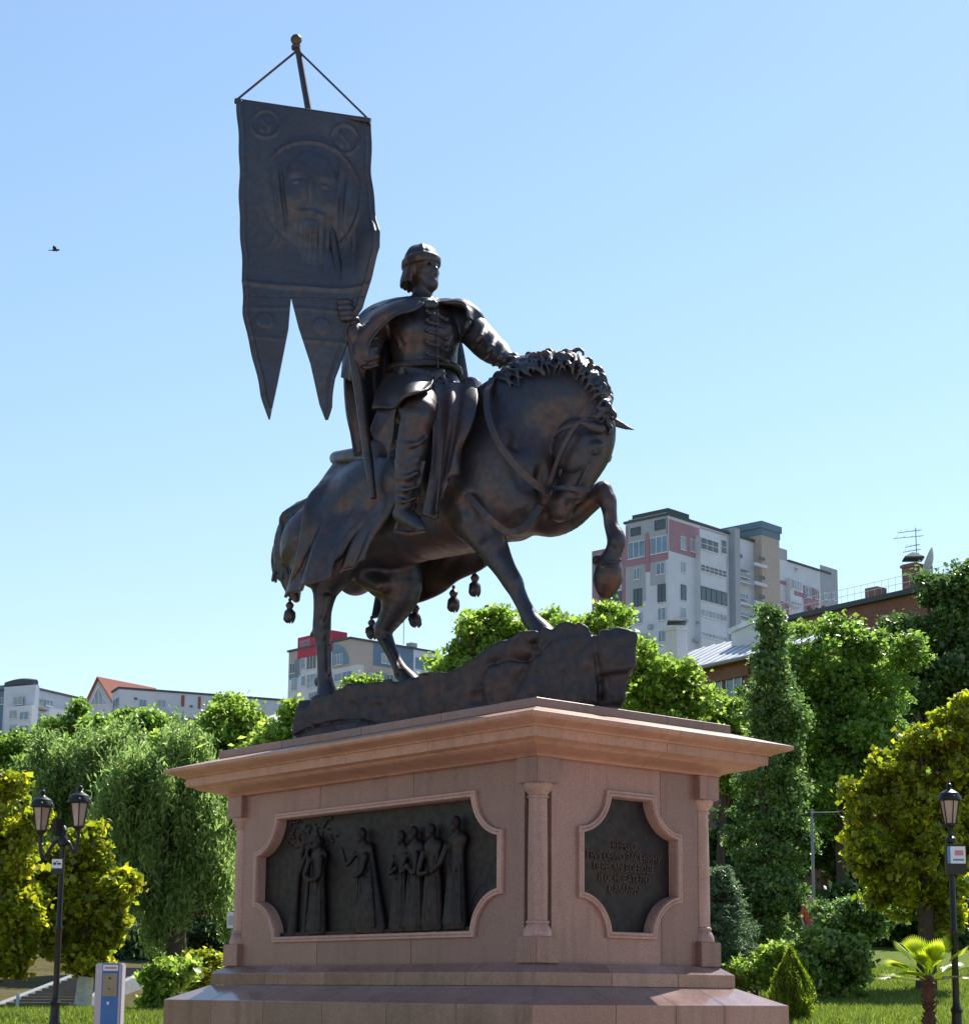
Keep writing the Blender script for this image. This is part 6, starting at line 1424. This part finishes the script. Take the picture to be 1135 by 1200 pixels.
link('roof', mesh_py('roof', rq + [v - UZ * .1 for v in rq], [(0, 1, 2, 3), (7, 6, 5, 4), (0, 4, 5, 1), (1, 5, 6, 2), (2, 6, 7, 3), (3, 7, 4, 0)]), PLS['darkroof'], h2)
f2 = Face(e0_, eu, h2)
f2.panel(z8(300, 462, 1000, 474), BRK, -.02, .18, 'brick_cornice')
for x in range(480, 900, 62):
    for s_ in (-1, 1):
        u0, z0 = f2.uz(*z8(x - 22 * s_, 452)); u1, z1 = f2.uz(*z8(x + 22 * s_, 402)); MB().tube([f2.base() + f2.U * u0 + UZ * z0 + f2.N * .05, f2.base() + f2.U * u1 + UZ * z1 + f2.N * .05], .12, 4).build('brick_ornament', BRK, h2)
for q in ((440, 530, 482, 600), (632, 482, 662, 560), (690, 470, 722, 550), (560, 510, 590, 580), (800, 450, 832, 530)): f2.win(z8(*q), 'blue', FRW, 2, off=.05)
rl = MB()
for k in range(40):
    f = k / 39; p = e0_ * (1 - f) + ee1 * f; p = np.array([p[0], p[1], zE + .0]) + deep * .8 + b; rl.tube([p, p + UZ * .8], .010, 4)
for h in (.45, .8): rl.tube([np.array([e0_[0], e0_[1], zE + h]) + deep * .8 + b, np.array([ee1[0], ee1[1], zE + h]) + deep * .8 + b], .012, 4)
rl.build('roof_railing', PLS['grey'], h2)
chimney(at(*z8(902, 290), 88), .40, .8, PLS['brown'], h2)
chimney(at(*z8(742, 352), 90), .38, .35, PLS['brown'], h2, False)
ac = at(*z8(915, 235), 90) + b; am = MB(); am.tube([ac - UZ * .6, ac + UZ * 2.05], .022, 5)
for zz, w_ in ((1.95, .75), (1.65, .95), (1.2, .45), (.95, .55), (.75, .35)):
    am.tube([ac + UZ * zz - RH * w_ * 1.15 + FH * .2 - UZ * .12, ac + UZ * zz + RH * w_ * .4], .018, 4)
    for k in range(4): p = ac + UZ * zz + RH * w_ * (-1 + .4 * k) - UZ * .05; am.tube([p - FH * .2, p + FH * .2], .009, 4)
am.build('roof_aerial', FRD, h2)
dc = at(*z8(978, 228), 87) + b; dv = MB(); ring_ = []
for i in range(6):
    f = i / 5; rr = .75 * f; nx = np.array([-.55, -.2, .55]); nx = (RH * -.85 + FH * .3 + UZ * .35); nx /= np.linalg.norm(nx); ax1 = np.cross(nx, UZ); ax1 /= np.linalg.norm(ax1); ax2 = np.cross(ax1, nx)
    ring_.append([dc + nx * (.28 * f * f) + (ax1 * math.cos(t) * .85 + ax2 * math.sin(t) * 1.2) * rr for t in np.linspace(0, 2 * math.pi, 20, endpoint=False)])
V = [p for rg_ in ring_ for p in rg_]; F = [(a*20+k, a*20+(k+1) % 20, (a+1)*20+(k+1) % 20, (a+1)*20+k) for a in range(5) for k in range(20)]
dv.add(V, F); dv.tube([dc, dc - UZ * 1.2], .05, 6); dv.tube([dc + nx * .05 - ax2 * .8, dc + nx * .7], .02, 4); dv.build('satellite_dish', plain('dish_grey', (.45, .46, .48), .5), h2, True)
# ================================================================== street furniture and small things
IRON = plain('black_cast_iron', (.010, .010, .012), .42, .2, .2, 12)
LGL = N('frosted_lamp_glass'); LGL.set(Base_Color=LGL.ramp(LGL.noise(3, 3, .5, LGL.coord()), [(.3, (.42, .33, .28)), (.7, (.58, .48, .42))]), Roughness=.35); LGL.b.inputs['Transmission Weight'].default_value = .35; LGL = LGL.m
def lantern(root, c, s=1.0):
    """Six-sided lantern on its neck; c is the foot of the glass."""
    c = np.asarray(c, float); s *= .80; n = 6; h, rb, rt = .50 * s, .115 * s, .205 * s
    lt = MB().lathe([(.03*s, -.28*s), (.045*s, -.2*s), (.035*s, -.12*s), (.07*s, -.06*s), (rb * 1.05, -.02*s), (rb * 1.05, 0)], 12, tuple(c)).build('lantern', IRON, root, True)
    bars = MB()
    for k in range(n):
        t = 2 * math.pi * (k + .5) / n; a = np.array([math.cos(t), math.sin(t), 0]); bars.tube([c + a * rb, c + a * rt + UZ * h], .014 * s, 5)
        t2 = 2 * math.pi * (k + 1.5) / n; a2 = np.array([math.cos(t2), math.sin(t2), 0])
        bars.tube([c + a * rt + UZ * h, c + a2 * rt + UZ * h], .02 * s, 5); bars.tube([c + a * rb, c + a2 * rb], .014 * s, 5)
        g_ = [c + a * rb * .93, c + a2 * rb * .93, c + a2 * rt * .93 + UZ * h, c + a * rt * .93 + UZ * h]; nn = (a + a2) * .006
        link('lamp_pane', mesh_py('lamp_pane', g_ + [v - nn for v in g_], [(0, 1, 2, 3), (7, 6, 5, 4)]), LGL, lt)
    bars.build('lantern_frame', IRON, lt)
    MB().lathe([(rt * 1.1, h), (rt * 1.22, h + .01*s), (rt * 1.2, h + .04*s), (rt * 1.02, h + .12*s), (rt * .98, h + .15*s), (rt * .62, h + .20*s), (rt * .45, h + .215*s), (.05*s, h + .25*s), (.04*s, h + .28*s), (.062*s, h + .31*s), (.055*s, h + .345*s), (.02*s, h + .37*s), (.022*s, h + .40*s), (.006*s, h + .44*s)], 18, tuple(c)).build('lantern_cap', IRON, lt, True)
    for k in range(6):
        t = 2 * math.pi * (k + .5) / 6; a = np.array([math.cos(t), math.sin(t), 0]); MB().lathe([(.001, 0), (.022*s, .015*s), (.026*s, .04*s), (.001, .07*s)], 8, tuple(c + a * rt * 1.12 + UZ * (h + .03*s)), False).build('cap_knob', IRON, lt, True)
    return lt
def pole_lathe(h, r0): return [(r0 * 3.0, -.1), (r0 * 3.0, .10), (r0 * 2.5, .14), (r0 * 2.1, .22), (r0 * 2.2, .28), (r0 * 1.7, .34), (r0 * 1.45, .55), (r0 * 1.5, .6), (r0 * 1.9, .64), (r0 * 1.25, .70), (r0 * 1.05, .8), (r0 * 1.0, h * .55), (r0 * 1.25, h * .555), (r0 * 1.25, h * .565), (r0 * .92, h * .575), (r0 * .85, h)]
# double lamp on the left
LD = 31.0; b = on_ground(65, LD); lr = empty('street_lamp', tuple(b), 'black double armed street lamp with two lanterns in front of the maple', 'street lamp', group='cast iron street lamps')
hp = at(66, 985, LD)[2] - b[2]; px1 = FPX / LD
pl_ = MB().lathe(pole_lathe(hp, .050), 16).build('lamp_post', IRON, lr, True)
MB().lathe([(.05, hp - .1), (.085, hp - .08), (.09, hp + .02), (.06, hp + .06), (.05, hp + .14), (.075, hp + .17), (.05, hp + .22), (.02, hp + .25)], 14).build('post_top', IRON, lr, True)
for px, py in ((48, 974), (92, 969)):
    c = at(px, py, LD) - b; out = c.copy(); out[2] = 0; L_ = np.linalg.norm(out)
    tp = np.array([c[0], c[1], c[2] - .24]); p0_ = np.array([0, 0, hp - .05])
    MB().tube(crom([p0_, p0_ + out * .35 + UZ * .02, out * .8 + UZ * (c[2] - .45), tp, tp + UZ * .1], 5), .035, 8).build('lamp_arm', IRON, lr, True)
    lantern(lr, c)
bx = at(68, 970, LD) - b; MB().box((bx[0] - .07, bx[1] - .07, bx[2] - .15), (bx[0] + .07, bx[1] + .07, bx[2] + .14)).build('control_box', IRON, lr); MB().tube([(bx[0], bx[1], hp + .2), (bx[0], bx[1], bx[2] - .1)], .02, 6).build('box_stem', IRON, lr)
def sign(root, px, py, w, h, D, b, face, marks, box=True):
    c = at(px, py, D) - b; n_ = -FH; O_ = c + n_ * .07
    if box: MB().obox(c, RH, UZ, n_, -w * .55, w * .55, -h * 1.05, h * .62, -.07, .068).build('sign_box', IRON, root)
    s_ = MB().obox(O_, RH, UZ, n_, -w * .5, w * .5, -h * .45, h * .5, 0, .012).build('sign_plate', face, root)
    for k, (a0, a1, z0, z1, mt) in enumerate(marks): MB().obox(O_, RH, UZ, n_, a0 * w, a1 * w, z0 * h, z1 * h, .012, .016).build('sign_mark', mt, s_)
SGN = plain('white_sign', (.62, .68, .78), .5, 0, .04); INK = plain('dark_sign_ink', (.03, .03, .05), .6); REDI = plain('red_sign_ink', (.5, .22, .26), .6); BLUS = plain('blue_sign', (.05, .22, .45), .5)
sign(lr, 68, 1013, .17, .16, LD, b, SGN, [(-.36, -.06, -.1, .15, INK), (.04, .38, -.08, .12, INK), (-.08, .08, .2, .28, INK)])
# single lamp on the right
b = on_ground(1120, LD); lr = empty('street_lamp', tuple(b), 'black single lantern street lamp at the right edge by the little palm', 'street lamp', group='cast iron street lamps')
hp = at(1120, 985, LD)[2] - b[2]
MB().lathe(pole_lathe(hp, .055), 16).build('lamp_post', IRON, lr, True)
c = at(1121.5, 966, LD) - b; MB().lathe([(.05, hp - .05), (.09, hp - .03), (.09, hp + .03), (.05, hp + .07), (.04, c[2] - .2), (.05, c[2] - .1)], 14).build('post_top', IRON, lr, True)
lantern(lr, np.array([0, 0, c[2]]))
sign(lr, 1119, 1003, .30, .30, LD, b, SGN, [(-.5, -.34, -.45, .5, BLUS), (-.1, .38, .0, .28, REDI), (-.2, .4, -.3, -.2, BLUS)])
# ticket machine on the left
MD = 30.0; b = on_ground(128, MD); mr = empty('ticket_machine', tuple(b), 'slim lavender grey and blue ticket machine standing left of the pedestal', 'ticket machine')
SHL = plain('lavender_grey_shell', (.42, .41, .50), .45, .1, .05); BLU = plain('blue_front', (.02, .13, .42), .4, 0, .06); OLV = plain('olive_screen', (.26, .22, .15), .5, 0, .1)
w_ = 31 / FPX * MD; zt_ = at(128, 1129, MD)[2] - b[2]; n_ = -FH
sh_ = MB().obox((0, 0, 0), RH, UZ, n_, -w_ / 2, w_ / 2, -.3, zt_, -.16, .14).mesh('machine_shell'); bm = bmesh.new(); bm.from_mesh(sh_); bmesh.ops.bevel(bm, geom=bm.edges[:], offset=.02, segments=2, affect='EDGES'); bm.to_mesh(sh_); bm.free(); link('machine_shell', sh_, SHL, mr)
def mpart(nm, u0, u1, y0, y1, mat, n0, n1, par=None):
    z1, z0 = (at(128, y, MD)[2] - b[2] for y in (y0, y1)); return MB().obox((0, 0, 0), RH, UZ, n_, u0 * w_, u1 * w_, z0, z1, n0, n1).build(nm, mat, par or mr)
mpart('front_panel', -.24, .38, 1129.5, 1225, BLU, .13, .150); mpart('name_plate', -.21, .35, 1131, 1138, SGN, .149, .158); mpart('name_lettering', -.14, .30, 1133.6, 1135.8, REDI, .157, .161)
sc_ = mpart('screen_panel', -.20, .33, 1141, 1168, OLV, .149, .162); mpart('speaker_hole', .02, .10, 1145.5, 1148, INK, .161, .166, sc_); mpart('button', .03, .08, 1158, 1160, INK, .161, .166, sc_); mpart('lock', -.02, .07, 1174, 1177.5, SGN, .149, .17)
# stair on the bank behind it
SD = 40.0; CONC = plain('pale_concrete', (.22, .23, .25), .85, 0, .15, 3); CON2 = plain('dark_step', (.16, .15, .14), .9, 0, .2, 3)
s0 = on_ground(35, 37.5); s1 = on_ground(145, 47); st_ = empty('garden_stair', tuple(s0), 'concrete stair with two pale side walls climbing the bank behind the lamp', 'stair')
su = s1 - s0; L_ = np.linalg.norm(su[:2]); su2 = np.array([su[0], su[1], 0]) / L_; sn = np.cross(UZ, su2); rise = su[2] + .35
for off in (-.75, .75):
    V = []
    for f in (0, 1):
        for dz in (-.6, .04):
            for a in (-.08, .08): V.append(su2 * L_ * f + sn * (off + a) + UZ * (rise * f + dz))
    link('side_wall', mesh_py('side_wall', V, [(0, 1, 3, 2), (4, 6, 7, 5), (0, 4, 5, 1), (2, 3, 7, 6), (0, 2, 6, 4), (1, 5, 7, 3)]), CONC, st_)
ns = 16; step0 = None
for k in range(ns):
    me = step0 or MB().obox((0, 0, 0), su2, UZ, sn, 0, L_ / ns + .03, -.3, rise / ns, -.63, .63).mesh('step'); step0 = me
    link('step', me, CON2, st_, tuple(su2 * L_ * k / ns + UZ * rise * k / ns))
# marker post, pale utility pole, low garden wall, meter box
PAL = plain('pale_blue_paint', (.42, .52, .52), .6, 0, .1)
def post(name, label, cat, px, D, y_top, r_, mat, wire=None):
    b = on_ground(px, D); r0 = empty(name, tuple(b), label, cat); h = at(px, y_top, D)[2] - b[2]
    MB().lathe([(r_, -.2), (r_, h * .5), (r_ * .9, h - .03), (r_ * .6, h), ], 10).build('shaft', mat, r0, True); MB().lathe([(r_ * 1.5, -.05), (r_ * 1.5, .06), (r_, .08)], 10).build('foot', mat, r0, True)
    return r0, h
post('marker_post', 'thin pale blue post on the grass at the lower left', 'post', 20.5, 36, 1163, .035, PAL)
r0, h = post('utility_pole', 'thin grey pole with a wire among dark trees right of the poplar', 'pole', 955.5, 52, 948, .045, plain('weathered_grey', (.20, .23, .25), .8))
MB().tube([(0, 0, h - .1), tuple(RH * .5 + UZ * (h - .09)), tuple(RH * 1.1 + UZ * (h - .06))], .010, 5).build('wire', PLS['grey'], r0)
MB().obox((0, 0, 0), RH, UZ, FH, -.3, .3, h - .22, h - .16, -.03, .03).build('crossarm', IRON, r0)
b = on_ground(269, 48); ub = empty('meter_box', tuple(b), 'small pale meter box on a post just left of the corner column', 'box'); z1, z0 = at(269, 1069, 48)[2] - b[2], at(269, 1088, 48)[2] - b[2]
MB().obox((0, 0, 0), RH, UZ, FH, -.12, .12, z0, z1, -.1, .1).build('box_body', PLS['pale'], ub); MB().tube([(0, 0, -.2), (0, 0, z0)], .03, 6).build('box_post', CONC, ub); MB().obox((0, 0, 0), RH, UZ, -FH, -.08, .08, z0 + .08, z1 - .1, .1, .112).build('box_door', PLS['dgrey'], ub)
# little fan palm on the right lawn
PD = 31.0; b = on_ground(1088, PD); pr = empty('palm_tree', tuple(b), 'little fan palm with shaggy trunk and yellow fronds on the right lawn', 'palm'); hz = at(1088, 1146, PD)[2] - b[2]
rg = np.random.default_rng(99); tm = MB(); prof_ = []
for k in range(15): f = k / 14; prof_ += [(.10 + .02 * math.sin(k * 2.1) + .015, -.2 + (hz + .2) * f), (.085 + .02 * math.sin(k * 1.3), -.2 + (hz + .2) * (f + .035))]
tm.lathe(prof_, 14)
for k in range(90): a, z_ = rg.uniform(0, 6.28), rg.uniform(.0, hz); tm.tube([(.08 * math.cos(a), .08 * math.sin(a), z_), (.14 * math.cos(a), .14 * math.sin(a), z_ + rg.uniform(.02, .1))], [.022, .004], 4)
tm.build('trunk', barkmat('palm_fibre', (.13, .06, .045)), pr)
PDRY = leafmat('dry_palm_leaf', (.12, .13, .05), (.20, .20, .09), None, .35)
def frond(d, L_, sp, mat, n=19, size=.46):
    d = np.array(d, float); d /= np.linalg.norm(d); o = np.array([0, 0, hz - .05]); e = o + d * L_; side = np.cross(d, UZ) if abs(d[2]) < .95 else RH * 1.0; side /= np.linalg.norm(side); nrm = np.cross(side, d)
    fb = MB(); fb.tube([o, o + d * L_ * .5 - UZ * 0, e], [.018, .012, .008], 5)
    for i in range(n):
        a = (i / (n - 1) - .5) * sp; v = d * math.cos(a) + side * math.sin(a); l_ = size * (.75 + .25 * math.cos(a)); w_ = .030; s_ = np.cross(nrm, v); tip = e + v * l_ - UZ * .05 * abs(math.sin(a))
        m1 = e + v * l_ * .5 + nrm * .012; fb.add([e, m1 + s_ * w_, tip, m1 - s_ * w_, m1 + nrm * .015], [(0, 1, 4), (1, 2, 4), (2, 3, 4), (3, 0, 4)])
    return fb.build('frond', mat, pr)
for dx, dz, dy, L_, sp, mt in ((-.30, 1, -.1, .34, 1.3, 'p'), (.42, .9, .1, .40, 1.3, 'p'), (.05, 1, .4, .26, 1.6, 'p'), (-.1, 1, -.6, .2, 1.5, 'p'), (-1, .05, .1, .42, 1.5, 'd'), (1, .12, -.1, .42, 1.6, 'd'), (.6, .1, -.8, .32, 1.8, 'd'), (-.6, .2, -.7, .30, 1.9, 'p'), (-.9, .15, .6, .4, 1.8, 'p'), (.8, .4, .6, .4, 1.7, 'p'), (-.55, .75, .3, .42, 1.5, 'p'), (.7, .65, -.3, .44, 1.5, 'p'), (.15, .9, -.5, .36, 1.5, 'p'), (-.75, .35, -.3, .42, 1.7, 'p'), (.9, .3, .1, .46, 1.6, 'p')):
    frond(RH * dx + UZ * dz + FH * dy, L_, sp, LM['palm'] if mt == 'p' else PDRY)
# person half hidden behind the bush
pb = on_ground(951, 54); pe = empty('person', tuple(pb), 'person in red shirt and blue shorts standing behind the glossy leaved bush', 'person')
SKIN = plain('skin', (.42, .24, .17), .6, 0, .08); SHIRT = plain('red_shirt', (.50, .06, .05), .85, 0, .1); SHORT = plain('blue_shorts', (.04, .09, .28), .85, 0, .1); HAIR = plain('brown_hair', (.05, .03, .02), .7); BAG = plain('pale_bag', (.55, .55, .42), .8)
def fig(lo, hi, vox, fn): v = Vol(lo, hi, vox); fn(v); return v
k_ = RH; f_ = -FH
def q_(r, f, z): return tuple(k_ * r + f_ * f + UZ * z)
def body(v):
    for s_ in (-1, 1):
        v.chain([q_(.09*s_, 0, .92) + (.085,), q_(.10*s_, .02, .50) + (.058,), q_(.10*s_, .0, .30) + (.058,), q_(.10*s_, -.01, .08) + (.04,)], .03); v.seg(q_(.10*s_, -.03, .05), q_(.12*s_, .14, .035), .045, .035, 1, 0, .02)
        v.chain([q_(.19*s_, 0, 1.40) + (.055,), q_(.24*s_, -.02, 1.14) + (.044,), q_(.22*s_, .12, .95) + (.034,)], .03); v.seg(q_(.22*s_, .13, .94), q_(.21*s_, .2, .88), .04, .03, 1, 0, .02)
        for j in range(4): v.seg(q_(.21*s_ + .018*(j - 1.5), .2, .89), q_(.21*s_ + .018*(j - 1.5), .235, .82 + .006*j), .011, .009, 1, 0, .004)
        v.seg(q_((.21 - .05)*s_, .15, .92), q_((.21 - .06)*s_, .2, .86), .013, .010, 1, 0, .006)
    v.chain([q_(0, 0, .92) + (.15,), q_(0, 0, 1.15) + (.14,), q_(0, 0, 1.38) + (.15,)], .06); v.seg(q_(0, 0, 1.42), q_(0, .02, 1.54), .055, .05, 1, 0, .03)
    v.ell(q_(0, .02, 1.63), (.085, .085, .115), None, .02); v.ell(q_(0, .10, 1.61), (.018, .018, .03), None, .02)
    for s_ in (-1, 1): v.ell(q_(.035*s_, .10, 1.65), (.012, .012, .010), None, .004, True); v.ell(q_(.088*s_, .02, 1.63), (.014, .014, .03), None, .01)
    v.seg(q_(-.025, .10, 1.565), q_(.025, .10, 1.565), .005, .005, 1, 0, .004, True)
link('body', fig((-.5, -.5, -.02), (.5, .5, 1.78), .014, body).mesh('body'), SKIN, pe)
def shirt(v):
    v.chain([q_(0, 0, .93) + (.175,), q_(0, 0, 1.15) + (.163,), q_(0, 0, 1.38) + (.168,)], .06)
    for s_ in (-1, 1): v.chain([q_(.16*s_, 0, 1.42) + (.075,), q_(.225*s_, -.01, 1.24) + (.066,)], .05)
    v.half(q_(0, 0, 1.50), (0, 0, 1), .4)
link('shirt', fig((-.5, -.5, .7), (.5, .5, 1.6), .014, shirt).mesh('shirt'), SHIRT, pe)
def shorts(v):
    v.seg(q_(0, 0, .98), q_(0, 0, .90), .172, .17, 1, 0, .03)
    for s_ in (-1, 1): v.chain([q_(.09*s_, 0, .90) + (.115,), q_(.105*s_, .01, .55) + (.095,)], .03)
link('shorts', fig((-.4, -.4, .4), (.4, .4, 1.1), .014, shorts).mesh('shorts'), SHORT, pe)
hv2 = Vol((-.3, -.3, 1.45), (.3, .3, 1.85), .012); hv2.ell(q_(0, -.01, 1.66), (.098, .098, .11), None, .02); hv2.half(q_(0, .05, 1.66), q_(0, .8, -.35), .3)
link('hair', hv2.mesh('hair'), HAIR, pe)
bgv = Vol((-.6, -.6, .4), (.6, .6, 1.1), .015); bgv.ell(q_(.30, .10, .74), (.13, .12, .16), None, .02); bgv.seg(q_(.26, .12, .84), q_(.22, .14, .92), .015, .015, 1, 0, .02)
o_ = link('shoulder_bag', bgv.mesh('shoulder_bag'), BAG, None, tuple(pb)); tag(o_, 'pale round bag hanging from the hand of the person in a red shirt', 'bag')
# bird
bp = at(64.5, 293, 60); bd = empty('bird', tuple(bp), 'small dark bird gliding in the sky left of the banner', 'bird'); DKB = plain('dark_feather', (.03, .03, .035), .8)
bv = Vol((-.4, -.4, -.2), (.4, .4, .2), .01)
bv.chain([tuple(RH * -.12) + (.012,), tuple(RH * -.05) + (.035,), tuple(RH * .05) + (.036,), tuple(RH * .11 + UZ * .01) + (.028,)], .02); bv.ell(tuple(RH * .125 + UZ * .012), (.03, .03, .028), None, .015); bv.seg(tuple(RH * .145 + UZ * .01), tuple(RH * .175), .009, .002, 1, 0, .01); bv.chain([tuple(RH * -.1) + (.012,), tuple(RH * -.22 + UZ * -.005) + (.016,)], .02)
link('body', bv.mesh('body'), DKB, bd)
for s_ in (-1, 1):
    w0 = [RH * .06, RH * .07 + FH * s_ * .12 + UZ * .05, RH * .0 + FH * s_ * .26 + UZ * .07, RH * -.06 + FH * s_ * .13 + UZ * .045, RH * -.05]
    link('wing', mesh_py('wing', w0 + [v - UZ * .008 for v in w0], [(0, 1, 2, 3, 4), (9, 8, 7, 6, 5), (0, 5, 6, 1), (1, 6, 7, 2), (2, 7, 8, 3), (3, 8, 9, 4)]), DKB, bd)
# grass blades on the lawns in view
rg = np.random.default_rng(5)
def blades(n, d0, d1, u0, u1):
    d = rg.uniform(d0, d1, n); u = rg.uniform(u0, u1, n) * d / 35.0; x = CAM[0] + FH[0] * d + RH[0] * u; y = CAM[1] + FH[1] * d + RH[1] * u; z = ground_z(x, y)
    k = (z > .12) & (np.abs(u + .3) > 5.3) & ~((d > 37.2) & (u < -3.5)); return np.stack([x, y, z], 1)[k]
C_ = np.vstack([blades(50000, 31, 40, -12, -5.2), blades(90000, 31, 50, 5.0, 13)])
n = len(C_); az = rg.uniform(0, 6.28, n); h = rg.uniform(.05, .13, n); w_ = .012 * rg.uniform(.7, 1.6, n); sd_ = np.stack([np.cos(az), np.sin(az), 0 * az], 1) * w_[:, None]; ln = rg.normal(0, .05, (n, 3)); ln[:, 2] = h
V = np.stack([C_ - sd_ - UZ * .02, C_ + sd_ - UZ * .02, C_ + ln], 1).reshape(-1, 3)
gs = link('grass', mesh_np('grass', V, np.arange(3 * n).reshape(-1, 3), False), leafmat('grass_blade', (.05, .09, .012), (.11, .16, .02), (.22, .24, .06), .45)); gs['kind'] = 'stuff'
